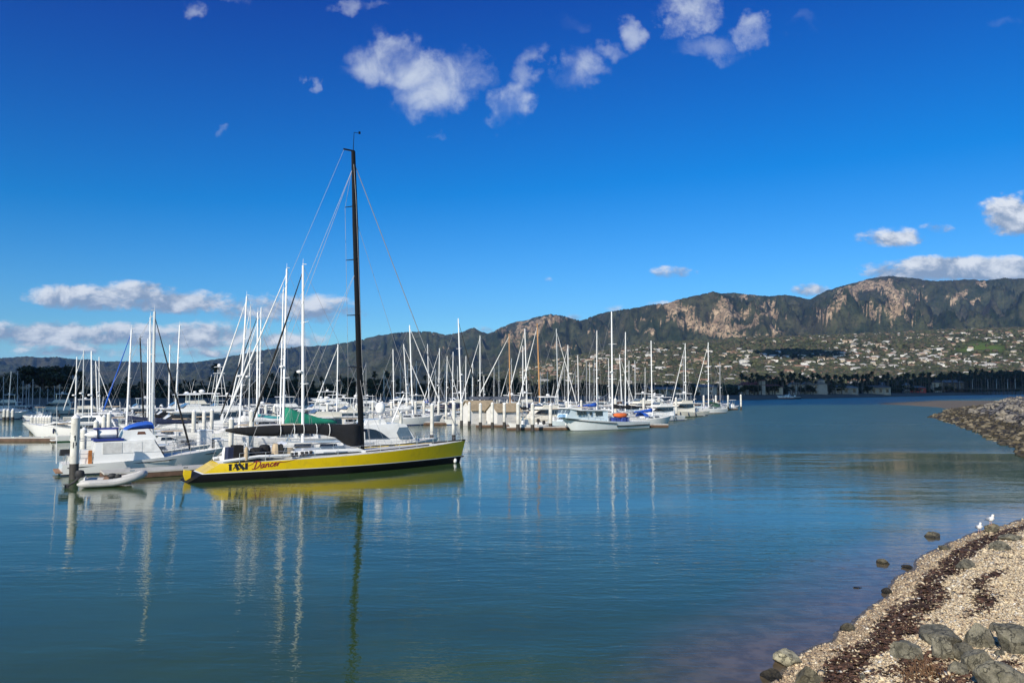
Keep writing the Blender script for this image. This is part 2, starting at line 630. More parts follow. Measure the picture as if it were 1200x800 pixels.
def mat_land():
    m = bpy.data.materials.new('land')
    m.use_nodes = True
    g = NT(m.node_tree)
    out = g.n('ShaderNodeOutputMaterial')
    p = g.n('ShaderNodeBsdfPrincipled')
    g.t.links.new(p.outputs[0], out.inputs[0])
    p.inputs['Roughness'].default_value = 0.95
    p.inputs['Specular IOR Level'].default_value = 0.1
    tc = g.n('ShaderNodeTexCoord')
    P = tc.outputs['Object']
    rk = g.n('ShaderNodeAttribute', attribute_name='rock').outputs['Fac']
    sd = g.n('ShaderNodeAttribute', attribute_name='sand').outputs['Fac']
    gr = g.n('ShaderNodeAttribute', attribute_name='grass').outputs['Fac']
    n1 = g.noise(P, 0.006, 6, 0.65)
    n2 = g.noise(P, 0.035, 5, 0.7)
    n3 = g.noise(P, 0.0016, 4, 0.6)
    sh = g.mix(g.ramp(n1, 0.35, 0.68), (0.016, 0.026, 0.013, 1), (0.068, 0.072, 0.036, 1))
    sh = g.mix(g.m('MULTIPLY', g.ramp(n3, 0.45, 0.7), 0.6), sh, (0.060, 0.052, 0.036, 1))
    sh = g.mix(g.m('MULTIPLY', g.ramp(n2, 0.5, 0.62), 0.65), sh, (0.009, 0.013, 0.008, 1))
    spk = g.noise(P, 0.022, 5, 0.75)
    sh = g.mix(g.m('MULTIPLY', g.ramp(spk, 0.55, 0.66), 0.5), sh, (0.105, 0.080, 0.055, 1))
    rn = g.noise(P, 0.02, 6, 0.7)
    rc = g.mix(g.ramp(rn, 0.35, 0.7), (0.17, 0.12, 0.080, 1), (0.46, 0.345, 0.225, 1))
    spots = g.noise(P, 0.05, 4, 0.7)
    sp2 = g.noise(g.vmul(P, (1, .5, .6)), 0.11, 3, 0.6)
    rf = g.m('MULTIPLY', g.ramp(g.m('ADD', rk, g.m('MULTIPLY', g.m('SUBTRACT', sp2, .5), .9)), 0.25, 0.6), g.ramp(spots, 0.40, 0.52))
    c = g.mix(rf, sh, rc)
    c = g.mix(gr, c, g.mix(n2, (0.07, 0.12, 0.025, 1), (0.12, 0.16, 0.04, 1)))
    c = g.mix(sd, c, g.mix(g.noise(P, 0.4, 4), (0.11, 0.09, 0.07, 1), (0.19, 0.155, 0.12, 1)))
    g.t.links.new(c, p.inputs['Base Color'])
    b = g.n('ShaderNodeBump')
    b.inputs['Strength'].default_value = 0.9
    b.inputs['Distance'].default_value = 16.0
    g.t.links.new(g.m('MULTIPLY', g.noise(P, 0.03, 5, 0.7), g.m('SUBTRACT', 1.0, sd)), b.inputs['Height'])
    g.t.links.new(b.outputs[0], p.inputs['Normal'])
    return m


tsh = Y3 - shoreY[:, None]
SAND = (1 - sstep(tsh, 45, 60)) * 1.0
GRASS = np.exp(-(((PX3 - 1150) / 26) ** 2 + ((PY3 - 408) / 6.5) ** 2)) * 1.6 * sstep(fbm(X3 / 60, Y3 / 60, 3, 15), .4, .55)
land = link_mesh('land', np_mesh('land', np.stack([X3.ravel(), Y3.ravel(), Z3.ravel()], 1), grid_faces(NU, NY), mat_land(), smooth=True,
                                 attrs={'rock': ROCK, 'sand': SAND, 'grass': np.clip(GRASS * (Y3 < 2400), 0, 1)}))
tag(land, kind='structure')


def land_at(px, Y):
    """ground point on the land sheet in the direction of column px"""
    i = np.clip(np.interp(px, Upx, np.arange(NU)), 0, NU - 1)
    j = np.clip(np.interp(Y, Yc, np.arange(NY)), 0, NY - 1)
    i0, j0 = int(i), int(j)
    i1, j1 = min(i0 + 1, NU - 1), min(j0 + 1, NY - 1)
    fi, fj = i - i0, j - j0
    z = (Z3[i0, j0] * (1 - fi) + Z3[i1, j0] * fi) * (1 - fj) + (Z3[i0, j1] * (1 - fi) + Z3[i1, j1] * fi) * fj
    u = np.interp(px, Upx, Uu)
    return Vector((u * Y, Y, z))


# ---- foreground beach
BW = [(700, 985), (800, 890), (860, 838), (895, 800), (905, 787), (925, 778), (950, 765), (985, 740), (1010, 718), (1035, 697), (1055, 674), (1068, 660), (1080, 649), (1100, 638), (1125, 628), (1150, 620), (1180, 612.5), (1215, 605), (1260, 598), (1330, 590)]
BWP = [gnd(a, b) for a, b in BW]
BWP = [Vector((BWP[0].x - 6, BWP[0].y - 9, 0))] + BWP + [BWP[-1] + (BWP[-1] - BWP[-2]) * 4]
bwx = np.array([p.x for p in BWP])
bwy = np.array([p.y for p in BWP])


def resample(xs, ys, n):
    d = np.concatenate([[0], np.cumsum(np.hypot(np.diff(xs), np.diff(ys)))])
    t = np.linspace(0, d[-1], n)
    return np.interp(t, d, xs), np.interp(t, d, ys)


sx, sy = resample(bwx, bwy, 700)
# roughen the waterline a little
tx, ty = np.gradient(sx), np.gradient(sy)
ln = np.hypot(tx, ty)
nx, ny = ty / ln, -tx / ln                     # pointing inland (to the right / near side)
ks = np.ones(31) / 31
wob = (fbm(np.arange(700) / 14.0, np.zeros(700), 4, 3) - 0.5) * 0.55
sx, sy = sx + nx * wob, sy + ny * wob


def shore_dist(x, y):
    """signed distance to the beach waterline, positive inland"""
    x, y = np.asarray(x, float), np.asarray(y, float)
    out = np.zeros(x.shape)
    flat_x, flat_y, res = x.ravel(), y.ravel(), out.ravel()
    step = 40000
    P = np.stack([sx, sy], 1)
    for k in range(0, len(flat_x), step):
        dx = flat_x[k:k + step, None] - P[None, :, 0]
        dy = flat_y[k:k + step, None] - P[None, :, 1]
        d2 = dx * dx + dy * dy
        j = d2.argmin(1)
        q = np.arange(len(j))
        sg = dx[q, j] * nx[j] + dy[q, j] * ny[j]
        res[k:k + step] = np.sqrt(d2[q, j]) * np.where(sg >= 0, 1, -1)
    return res.reshape(x.shape)


def beach_z(x, y, d=None):
    d = shore_dist(x, y) if d is None else d
    up = 0.115 * np.minimum(d, 40) + 0.05 * np.maximum(d, 0) * sstep(d, 5, 14)
    berm = 0.05 * np.exp(-((d - 2.1) / 0.5) ** 2) + 0.05 * np.exp(-((d - 1.0) / 0.35) ** 2)
    return np.where(d > 0, up, 0.13 * d) + berm * (d > -1) + (fbm(x / 1.1, y / 1.1, 4, 21) - 0.5) * 0.14 * sstep(d, -0.4, 1.2) + (fbm(x / 4, y / 4, 2, 25) - .5) * .22 * sstep(d, 1, 4)


def wrack(x, y, d):
    """0..1: how much weed lies here"""
    w = 1.25 * np.exp(-((d - 1.15 - 0.5 * (fbm(x / 3, y / 3, 3, 77) - .5)) / 0.44) ** 2) * 1.0
    w2 = 0.8 * np.exp(-((d - 2.5 - 1.0 * (fbm(x / 4, y / 4, 3, 78) - .5)) / 0.34) ** 2) * sstep(fbm(x / 2.3, y / 2.3, 3, 88), .42, .6)
    w3 = 0.7 * np.exp(-((d - 3.9 - 1.2 * (fbm(x / 4, y / 4, 3, 79) - .5)) / 0.25) ** 2) * sstep(fbm(x / 2.0, y / 2.0, 3, 89), .5, .62)
    near = sstep(-y, -24, -15.5)
    w4 = 0.75 * sstep(fbm(x / 1.1, y / 1.1, 4, 90), .5, .66) * np.exp(-((d - 3.0) / 1.6) ** 2) * near
    n = fbm(x / 0.45, y / 0.45, 4, 93)
    return np.clip(np.maximum.reduce([w, w2, w3, w4]) * 1.5 + (n - 0.5) * 1.5 - 0.35, 0, 1)


def mat_beach():
    m = bpy.data.materials.new('beach_gravel')
    m.use_nodes = True
    g = NT(m.node_tree)
    out = g.n('ShaderNodeOutputMaterial')
    p = g.n('ShaderNodeBsdfPrincipled')
    g.t.links.new(p.outputs[0], out.inputs[0])
    tc = g.n('ShaderNodeTexCoord')
    P = tc.outputs['Object']
    wr = g.n('ShaderNodeAttribute', attribute_name='weed').outputs['Fac']
    wet = g.n('ShaderNodeAttribute', attribute_name='wet').outputs['Fac']
    v = g.n('ShaderNodeTexVoronoi', feature='F1')
    g.put(v.inputs['Vector'], P)
    v.inputs['Scale'].default_value = 16
    cs = g.n('ShaderNodeSeparateColor')
    g.t.links.new(v.outputs['Color'], cs.inputs[0])
    c = g.mix(g.ramp(cs.outputs[0], 0.1, 0.9), (0.26, 0.19, 0.115, 1), (0.68, 0.56, 0.38, 1))
    c = g.mix(g.m('MULTIPLY', g.ramp(cs.outputs[1], 0.82, 0.9), 0.8), c, (0.72, 0.66, 0.55, 1))
    c = g.mix(g.ramp(v.outputs['Distance'], 0.5, 0.8), c, (0.12, 0.085, 0.05, 1))
    patch = g.ramp(g.noise(P, 0.9, 5, 0.65), 0.42, 0.66)
    c = g.mix(g.m('MULTIPLY', patch, 0.35), c, (0.22, 0.17, 0.11, 1))
    wc = g.mix(g.noise(P, 9, 5, 0.7), (0.024, 0.012, 0.007, 1), (0.095, 0.048, 0.028, 1))
    c = g.mix(g.ramp(wr, 0.15, 0.6), c, wc)
    c = g.mix(g.m('MULTIPLY', wet, 0.72), c, (0.035, 0.03, 0.026, 1))
    g.t.links.new(c, p.inputs['Base Color'])
    g.put(p.inputs['Roughness'], g.ramp(wet, 0, 1, 0.9, 0.35))
    b = g.n('ShaderNodeBump')
    b.inputs['Strength'].default_value = 1.0
    b.inputs['Distance'].default_value = 0.03
    hb = g.m('ADD', g.m('MULTIPLY', v.outputs['Distance'], -1.0), g.m('MULTIPLY', g.noise(P, 40, 4, 0.7), 0.6))
    g.t.links.new(hb, b.inputs['Height'])
    g.t.links.new(b.outputs[0], p.inputs['Normal'])
    return m


def build_beach():
    off = np.concatenate([np.linspace(-9, -1, 14), np.linspace(-0.9, 9, 150), np.linspace(9.3, 34, 40)])
    # strips run inland from the waterline along a fixed direction so that they never cross
    dirx, diry = 0.83, -0.56
    X = sx[:, None] + dirx * off[None, :]
    Y = sy[:, None] + diry * off[None, :]
    d = shore_dist(X, Y)
    Z = beach_z(X, Y, d)
    w = wrack(X, Y, d) * (d > 0.15)
    wet = (1 - sstep(d + 0.25 * (fbm(X / .8, Y / .8, 3, 44) - .5), 0.12, 0.5))
    me = np_mesh('beach', np.stack([X.ravel(), Y.ravel(), Z.ravel()], 1), grid_faces(*X.shape), mat_beach(), smooth=True, attrs={'weed': w, 'wet': wet})
    tag(link_mesh('beach', me), kind='structure')


build_beach()

# ---- breakwater on the right: dark rubble foot, pale riprap, flat crown
BK = [(1330, 600), (1260, 553), (1225, 540), (1200, 530), (1180, 522), (1165, 513), (1150, 508), (1135, 502), (1118, 496), (1102, 491.5), (1090, 489), (1098, 486), (1108, 482.5), (1112, 479), (1100, 477), (1060, 474.6), (1036, 473.6), (1028, 472.9), (1036, 472.2), (1064, 471), (1100, 468.8), (1112, 467.5)]
BKP = [gnd(a, b) for a, b in BK]
BKP.append(BKP[-1] + Vector((60, 30, 0)))
kx, ky = resample(np.array([p.x for p in BKP]), np.array([p.y for p in BKP]), 420)
kx = kx + (fbm(np.arange(420) / 5, np.zeros(420), 4, 13) - .5) * 2.2
CROWN = [(30, 26), (48, 48), (70, 72), (90, 97), (110, 130), (150, 190), (200, 250), (330, 400)]


def poly_dist(px_, py_, x, y):
    x, y = np.asarray(x, float), np.asarray(y, float)
    fx, fy = x.ravel(), y.ravel()
    res = np.empty(len(fx))
    for k in range(0, len(fx), 30000):
        d2 = (fx[k:k + 30000, None] - px_[None, :]) ** 2 + (fy[k:k + 30000, None] - py_[None, :]) ** 2
        res[k:k + 30000] = np.sqrt(d2.min(1))
    return res.reshape(x.shape)


def inside_poly(x, y, vx, vy):
    c = np.zeros(np.shape(x), bool)
    n = len(vx)
    for i in range(n):
        j = i - 1
        with np.errstate(divide='ignore', invalid='ignore'):
            t = ((vy[i] > y) != (vy[j] > y)) & (x < (vx[j] - vx[i]) * (y - vy[i]) / (vy[j] - vy[i] + 1e-12) + vx[i])
        c ^= t
    return c


# crown line: foot of the flat top, from photo columns at the height of the crown
CR = [(1330, 520), (1240, 492), (1200, 478), (1180, 473), (1160, 469.5), (1140, 466.5), (1125, 464.5), (1112, 463.5)]
CRZ = 3.3


def bk_profile(x, y):
    vx, vy = np.append(kx, [500, 500]), np.append(ky, [ky[-1], ky[0]])
    ins = inside_poly(x, y, vx, vy)
    d = poly_dist(kx, ky, x, y)
    d = np.where(ins, d, -d)
    # along the wall the foot is wide and flat, then steep riprap up to the crown; the sand spit stays low
    low = sstep(y, 205, 235)
    foot = np.interp(y, [0, 60, 75, 100, 140, 180, 215, 300], [5, 5, 5, 5.5, 7, 8.5, 11, 50])
    z1 = 0.16 * np.clip(d, 0, None)
    z1 = np.minimum(z1, 1.1)
    z2 = np.clip((d - foot) / 5.5, 0, 1) ** 0.85 * (CRZ - 1.0)
    z = np.where(d > 0, z1 * (1 - 0.6 * low) + z2, 0.1 * d)
    return z, d, foot


def build_breakwater():
    ys = np.concatenate([np.linspace(28, 60, 40), np.geomspace(60.8, 330, 240)])
    us = np.linspace(0.32, 1.25, 340)
    Uq, Yq = np.meshgrid(us, ys, indexing='ij')
    Xq = Uq * Yq
    z, d, foot = bk_profile(Xq, Yq)
    z = z + (fbm(Xq / 1.3, Yq / 1.3, 4, 55) - .5) * 0.75 * sstep(d, 0.2, 2) * (1 - sstep(Yq, 205, 225) * (d < foot))
    z = np.where(d > -12, z, -3)
    r = sstep(d, foot - 1.0, foot + 1.2)
    m = bpy.data.materials.new('breakwater_rubble')
    m.use_nodes = True
    g = NT(m.node_tree)
    out = g.n('ShaderNodeOutputMaterial')
    p = g.n('ShaderNodeBsdfPrincipled')
    g.t.links.new(p.outputs[0], out.inputs[0])
    p.inputs['Roughness'].default_value = 0.9
    tc = g.n('ShaderNodeTexCoord')
    P = tc.outputs['Object']
    at_ = g.n('ShaderNodeAttribute', attribute_name='pale').outputs['Fac']
    sp = g.n('ShaderNodeAttribute', attribute_name='spit').outputs['Fac']
    v = g.n('ShaderNodeTexVoronoi', feature='F1')
    g.put(v.inputs['Vector'], P)
    v.inputs['Scale'].default_value = 1.6
    cs = g.n('ShaderNodeSeparateColor')
    g.t.links.new(v.outputs['Color'], cs.inputs[0])
    dark = g.mix(g.ramp(cs.outputs[0], .2, .95), (0.022, 0.018, 0.010, 1), (0.13, 0.105, 0.06, 1))
    dark = g.mix(g.ramp(g.noise(P, .35, 5, .65), .45, .65), dark, (0.055, 0.042, 0.018, 1))
    pale = g.mix(cs.outputs[1], (0.20, 0.18, 0.16, 1), (0.34, 0.31, 0.27, 1))
    c = g.mix(at_, dark, pale)
    c = g.mix(g.ramp(v.outputs['Distance'], .3, .62), c, (0.018, 0.014, 0.010, 1))
    c = g.mix(sp, c, (0.13, 0.105, 0.075, 1))
    g.t.links.new(c, p.inputs['Base Color'])
    b = g.n('ShaderNodeBump')
    b.inputs['Strength'].default_value = 1.0
    b.inputs['Distance'].default_value = 0.5
    g.t.links.new(g.m('ADD', g.m('MULTIPLY', v.outputs['Distance'], -1.0), g.m('MULTIPLY', g.noise(P, 3, 5, .7), .8)), b.inputs['Height'])
    g.t.links.new(b.outputs[0], p.inputs['Normal'])
    spit = sstep(Yq, 205, 225) * (1 - sstep(d, foot - 2, foot))
    me = np_mesh('breakwater_bank', np.stack([Xq.ravel(), Yq.ravel(), z.ravel()], 1), grid_faces(*Xq.shape), m, smooth=True, attrs={'pale': r, 'spit': spit})
    tag(link_mesh('breakwater_bank', me), kind='structure')


build_breakwater()

# ---- water
def mat_water():
    m = bpy.data.materials.new('harbour_water')
    m.use_nodes = True
    g = NT(m.node_tree)
    out = g.n('ShaderNodeOutputMaterial')
    p = g.n('ShaderNodeBsdfPrincipled')
    g.t.links.new(p.outputs[0], out.inputs[0])
    p.inputs['IOR'].default_value = 1.34
    p.inputs['Specular IOR Level'].default_value = 0.5
    p.inputs['Roughness'].default_value = 0.045
    tc = g.n('ShaderNodeTexCoord')
    P = tc.outputs['Object']
    sh = g.n('ShaderNodeAttribute', attribute_name='shallow').outputs['Fac']
    n0 = g.noise(P, 0.11, 4, 0.6)
    deep = g.mix(g.ramp(n0, .35, .65), (0.029, 0.058, 0.020, 1), (0.036, 0.072, 0.025, 1))
    bed = g.mix(g.ramp(g.noise(P, 1.6, 5, .65), .4, .62), (0.085, 0.066, 0.042, 1), (0.135, 0.102, 0.066, 1))
    c = g.mix(sh, deep, bed)
    g.t.links.new(c, p.inputs['Base Color'])
    # ripples: two wave sets, long in X; their height follows wind patches on the surface
    sep = g.n('ShaderNodeSeparateXYZ')
    g.t.links.new(P, sep.inputs[0])
    w1 = g.noise(g.vmul(P, (0.55, 1.7, 1)), 1.5, 3, 0.5, 0.4)
    w2 = g.noise(g.vmul(P, (0.8, 2.0, 1)), 4.4, 2, 0.5, 0.3)
    w3 = g.noise(g.vmul(P, (0.35, 0.9, 1)), 0.6, 2, 0.5)
    h = g.m('ADD', g.m('ADD', g.m('MULTIPLY', w1, 0.050), g.m('MULTIPLY', w2, 0.016)), g.m('MULTIPLY', w3, 0.075))
    wind = g.noise(g.vmul(P, (0.35, 1.0, 1)), 0.055, 4, 0.6)
    far = g.ramp(g.m('ADD', sep.outputs[1], g.m('MULTIPLY', g.m('SUBTRACT', wind, .5), 60)), 60, 92)
    rightside = g.ramp(sep.outputs[0], -12, 12)
    ro = g.m('ADD', g.ramp(sep.outputs[1], 40, 220, 0.02, 0.13), g.m('MULTIPLY', g.m('MULTIPLY', far, rightside), 0.20))
    g.t.links.new(ro, p.inputs['Roughness'])
    amp = g.m('ADD', g.m('MULTIPLY', g.m('MULTIPLY', far, rightside), 3.2), g.ramp(wind, .38, .62, .08, 0.45))
    amp = g.m('MULTIPLY', amp, g.ramp(sh, 0, 1, 1.0, .75))
    b = g.n('ShaderNodeBump')
    b.inputs['Strength'].default_value = 1.0
    b.inputs['Distance'].default_value = 1.0
    g.t.links.new(g.m('MULTIPLY', h, amp), b.inputs['Height'])
    g.t.links.new(b.outputs[0], p.inputs['Normal'])
    return m


def build_water():
    xs = np.concatenate([[-9500, -3000, -800, -200, -60], np.linspace(-30, 45, 190), [70, 200, 800, 3000, 9500]])
    ys = np.concatenate([[-90, -20, 0], np.linspace(6, 50, 150), [70, 110, 200, 500, 1200, 3000, 9600]])
    X, Y = np.meshgrid(xs, ys, indexing='ij')
    d = shore_dist(X, Y)
    sh = sstep(d + (fbm(X / 2.2, Y / 2.2, 3, 66) - .5) * 1.6, -4.2, -0.1)
    me = np_mesh('water', np.stack([X.ravel(), Y.ravel(), 0 * X.ravel()], 1), grid_faces(*X.shape), mat_water(), attrs={'shallow': sh})
    tag(link_mesh('water', me), kind='structure')


build_water()

# ---- the air
def build_haze():
    mb = MB()
    mb.box((0, 4700, 500 - 2.5), (21000, 10400, 1007))
    m = bpy.data.materials.new('haze')
    m.use_nodes = True
    g = NT(m.node_tree)
    out = g.n('ShaderNodeOutputMaterial')
    v = g.n('ShaderNodeVolumePrincipled')
    v.inputs['Color'].default_value = (0.26, 0.52, 1.0, 1)
    v.inputs['Density'].default_value = 3.4e-5
    v.inputs['Anisotropy'].default_value = 0.15
    g.t.links.new(v.outputs[0], out.inputs['Volume'])
    o = mb.build('haze', m)
    tag(o, kind='stuff')


HAZE = True
if HAZE:
    build_haze()

# ------------------------------------------------------------------ trees, houses, wharf on the far shore
M_LEAF = [mat('leaf_dark', (0.022, 0.030, 0.014), .8, .3, .25), mat('leaf_mid', (0.034, 0.046, 0.018), .8, .3, .25), mat('leaf_olive', (0.055, 0.060, 0.026), .8, .3, .25)]
M_TRUNK = mat('bark', (0.07, 0.052, 0.038), .9, .3, 2, .4)
M_PTRUNK = mat('palm_bark', (0.10, 0.078, 0.058), .9, .25, 2, .4)
M_FROND = mat('frond', (0.030, 0.040, 0.016), .7, .3, 1)
M_THATCH = mat('dead_frond', (0.075, 0.052, 0.030), .9, .3, 2)


def leaf_quads(centres, radii, n_each, size, seed, squash=0.8, shades=3):
    """leaf-clump faces spread through the volume of ellipsoid lobes"""
    r = np.random.default_rng(seed)
    V, F, MI = [], [], []
    for c, rad in zip(centres, radii):
        k = int(n_each * (rad ** 1.6))
        d = r.normal(size=(k, 3))
        d /= np.linalg.norm(d, axis=1)[:, None]
        rr = rad * (0.45 + 0.62 * r.random(k) ** 0.5) * (0.85 + 0.3 * np.sin(d[:, 0] * 5 + d[:, 2] * 4 + seed))
        p = np.array(c) + d * rr[:, None] * np.array([1, 1, squash])
        nrm = d + r.normal(size=(k, 3)) * 0.55
        nrm /= np.linalg.norm(nrm, axis=1)[:, None]
        a = np.cross(nrm, r.normal(size=(k, 3)))
        a /= np.linalg.norm(a, axis=1)[:, None]
        b = np.cross(nrm, a)
        s = size * (0.6 + 0.8 * r.random(k))[:, None]
        q = np.stack([p - a * s, p + b * s * .7, p + a * s, p - b * s * .7], 1).reshape(-1, 3)
        base = sum(len(x) for x in V)
        V.append(q)
        F.append(np.arange(4 * k).reshape(-1, 4) + base)
        MI.append(np.clip(r.integers(0, shades, k) * (r.random(k) < .6) + (r.random() * shades).__int__() * (r.random(k) < .4), 0, 2))
    return np.concatenate(V), np.concatenate(F), np.concatenate(MI)


def crown_mesh(kind, seed):
    r = random.Random(seed)
    cs, rs = [], []
    if kind == 'broad':
        for k in range(11):
            a = r.random() * 6.28
            q = r.random() ** .5 * 3.6
            cs.append((q * math.cos(a), q * math.sin(a), 6.0 + r.random() * 4.6 - .25 * q))
            rs.append(1.4 + r.random() * 1.3)
    elif kind == 'tall':
        for k in range(12):
            a = r.random() * 6.28
            z = 4.0 + 9.5 * k / 11
            q = r.random() * (2.6 - .12 * z)
            cs.append((q * math.cos(a), q * math.sin(a), z))
            rs.append(1.1 + r.random() * 1.1)
    elif kind == 'umbrella':
        for k in range(14):
            a = r.random() * 6.28
            q = r.random() ** .5 * 4.6
            cs.append((q * math.cos(a), q * math.sin(a), 9.2 + r.random() * 2.2 - .1 * q))
            rs.append(1.2 + r.random() * .9)
    v, f, mi = leaf_quads(cs, rs, 95, 0.33, seed, .75)
    return np_mesh('crown', v, f, M_LEAF, mi)


def trunk_mesh(kind, seed):
    r = random.Random(seed)
    mb = MB()
    top = {'broad': 6.5, 'tall': 10, 'umbrella': 9}[kind]
    mb.path([(0, 0, -.3), (.1, 0, top * .45), (r.uniform(-.5, .5), r.uniform(-.5, .5), top)], [.42, .3, .12], 7)
    for k in range(5):
        a = r.random() * 6.28
        z = top * (.4 + .1 * k)
        mb.path([(0.05, 0, z), (1.2 * math.cos(a), 1.2 * math.sin(a), z + 1.3), (2.3 * math.cos(a), 2.3 * math.sin(a), z + 2.2)], [.16, .11, .04], 5)
    return mb.mesh('trunk', M_TRUNK, True)


def palm_meshes(seed, h=11.0):
    r = random.Random(seed)
    mb = MB()
    lean = (r.uniform(-.5, .5), r.uniform(-.3, .3))
    mb.path([(0, 0, -.3), (0, 0, .5), (lean[0] * .5, lean[1] * .5, h * .5), (lean[0], lean[1], h)], [.36, .26, .2, .17], 7)
    tr = mb.mesh('trunk', M_PTRUNK, True)
    fm = MB()
    for k in range(38):
        a = r.random() * 6.28
        el = r.uniform(-.75, 1.25)
        L = r.uniform(1.5, 2.1)
        dx, dy = math.cos(a), math.sin(a)
        pts = []
        for t in (0, .4, .75, 1.0):
            pts.append(Vector((lean[0] + dx * L * t * math.cos(el) , lean[1] + dy * L * t * math.cos(el), h + L * t * math.sin(el) - .75 * t * t)))
        sdv = Vector((-dy, dx, 0))
        for i in range(3):
            w0, w1 = (.10, .34, .30, .05)[i], (.10, .34, .30, .05)[i + 1]
            dn = Vector((0, 0, -.12))
            p, q = pts[i], pts[i + 1]
            fm.add([p - sdv * w0 + dn, p, p + sdv * w0 + dn, q - sdv * w1 + dn, q, q + sdv * w1 + dn], [(0, 1, 4, 3), (1, 2, 5, 4)], 0)
    for k in range(26):
        a = r.random() * 6.28
        z = h - .3 - r.random() * 1.1
        p = Vector((lean[0] + .22 * math.cos(a), lean[1] + .22 * math.sin(a), z))
        q = p + Vector((.35 * math.cos(a), .35 * math.sin(a), -.9))
        sdv = Vector((-math.sin(a), math.cos(a), 0)) * .16
        fm.add([p - sdv, p + sdv, q + sdv * .5, q - sdv * .5], [(0, 1, 2, 3)], 1)
    fr = fm.mesh('crown', [M_FROND, M_THATCH])
    return tr, fr


TREE_MESH = {k: [(trunk_mesh(k, 10 + i), crown_mesh(k, 40 + 7 * i + len(k))) for i in range(3)] for k in ('broad', 'tall', 'umbrella')}
PALM_MESH = [palm_meshes(5 + i, 11) for i in range(4)]
LOWER = {'broad': 11.6, 'tall': 15, 'umbrella': 12.2}


def tree_at(px, Y, toppx, kind, label, group, name='shade_tree', wide=1.0):
    g0 = land_at(px, Y)
    top = at(px, toppx, Y).z
    h = max(top - g0.z, 2.0)
    s = h / LOWER[kind]
    o = empty(name, (g0.x, g0.y, g0.z), random.random() * 6.28, label, 'tree', group)
    o.scale = (s * wide, s * wide, s)
    t, c = random.choice(TREE_MESH[kind])
    link_mesh('trunk', t, o)
    link_mesh('crown', c, o)
    return o


def palm_at(px, Y, toppx, label, group):
    g0 = land_at(px, Y)
    h = max(at(px, toppx, Y).z - g0.z, 3)
    s = h / 12.3
    o = empty('palm_tree', (g0.x, g0.y, g0.z), random.random() * 6.28, label, 'palm tree', group)
    k = 1.0 / max(s, .7) ** .35
    o.scale = (s * k, s * k, s)
    t, c = random.choice(PALM_MESH)
    link_mesh('trunk', t, o)
    link_mesh('crown', c, o)


def shoreY_at(px):
    return float(np.interp(px, Upx, shoreY))


# the far-left grove and the tree belt behind the marina
tree_at(52, 300, 426, 'broad', 'big broad dark tree rising highest at the far left behind the marina', None, wide=1.65)
tree_at(22, 296, 436, 'broad', 'round dark tree on the left flank of the biggest dark tree at far left', None, wide=1.4)
tree_at(82, 305, 448, 'broad', 'low dark tree just right of the biggest dark tree at far left', None, wide=1.3)
tree_at(-8, 300, 442, 'broad', 'dark tree cut off by the left edge of the photo', None, wide=1.2)
tree_at(84, 315, 428, 'umbrella', 'slim flat-topped tree standing alone right of the big dark tree at left', None, 'umbrella_tree', wide=.55)
tree_at(75, 312, 433, 'umbrella', 'slim lower flat-topped tree between the big dark tree and its tall thin neighbour', None, 'umbrella_tree', wide=.45)
tree_at(96, 308, 434, 'tall', 'narrow dark tree right of the slim flat-topped pair at far left', None, wide=.8)
tree_at(38, 303, 431, 'broad', 'dark tree filling the left shoulder of the biggest dark tree', None, wide=1.4)
tree_at(65, 303, 434, 'broad', 'dark tree filling the right shoulder of the biggest dark tree', None, wide=1.4)
tree_at(50, 307, 429, 'broad', 'dark tree directly behind the biggest dark tree at far left', None, wide=1.5)
tree_at(12, 302, 440, 'broad', 'low dark tree between the left edge and the biggest dark tree', None, wide=1.4)
G1 = 'dark trees in the belt behind the marina'
for k in range(74):
    px = 108 + (860 - 108) * (k + random.random() * .8) / 74
    base = np.interp(px, [100, 190, 260, 420, 470, 560, 640, 700, 760, 860], [452, 446, 450, 444, 446, 441, 445, 449, 452, 453])
    tree_at(px, shoreY_at(px) + 52 + random.random() * 34, base + random.uniform(-4, 5), random.choice(['broad', 'broad', 'tall']),
            'dark leafy tree in the shaded belt of trees behind the marina masts', G1, wide=random.uniform(.95, 1.5))
G2 = 'fan palms behind the marina'
palm_at(251, 300, 424, 'tallest lone fan palm above the dark tree belt left of the white masts', None)
palm_at(247, 296, 440, 'short fan palm tucked under the tallest lone palm', None)
for px, t in [(150, 440), (164, 446), (217, 444), (222, 446), (228, 443), (236, 445), (269, 446), (296, 445), (318, 436), (322, 440), (346, 434), (353, 433), (397, 438), (439, 434), (453, 433), (456, 437), (376, 440),
              (480, 441), (498, 438), (524, 440), (572, 441), (606, 441), (648, 444), (690, 446), (728, 446), (782, 448), (812, 450)]:
    palm_at(px, shoreY_at(px) + 50 + random.random() * 25, t, 'fan palm poking out of the dark tree belt behind the marina', G2)
G3 = 'palms along the beach promenade'
for k in range(64):
    px = 868 + (1215 - 868) * (k + random.random()) / 64
    dense = px > 1125
    t = np.interp(px, [860, 950, 1050, 1110, 1150, 1200], [439, 437, 437, 437, 433, 433]) + random.uniform(-4, 4)
    palm_at(px, shoreY_at(px) + 55 + random.random() * 60, t, 'fan palm in the row along the beach promenade right of the marina', G3)
for k in range(84):
    px = 868 + (1190 - 868) * (k + random.random()) / 84
    palm_at(px, shoreY_at(px) + 40 + random.random() * 10, np.interp(px, [860, 1050, 1110, 1200], [440, 440, 438, 436]) + random.uniform(-4, 5), 'fan palm in the row along the beach promenade right of the marina', G3)
for k in range(40):
    px = 866 + (1130 - 866) * (k + random.random()) / 40
    tree_at(px, shoreY_at(px) + 42 + random.random() * 8, random.uniform(450, 456.5), 'broad', 'low dark round tree in front of the beachfront buildings right of the marina', 'low trees in front of the beachfront buildings', wide=random.uniform(1.0, 1.7))
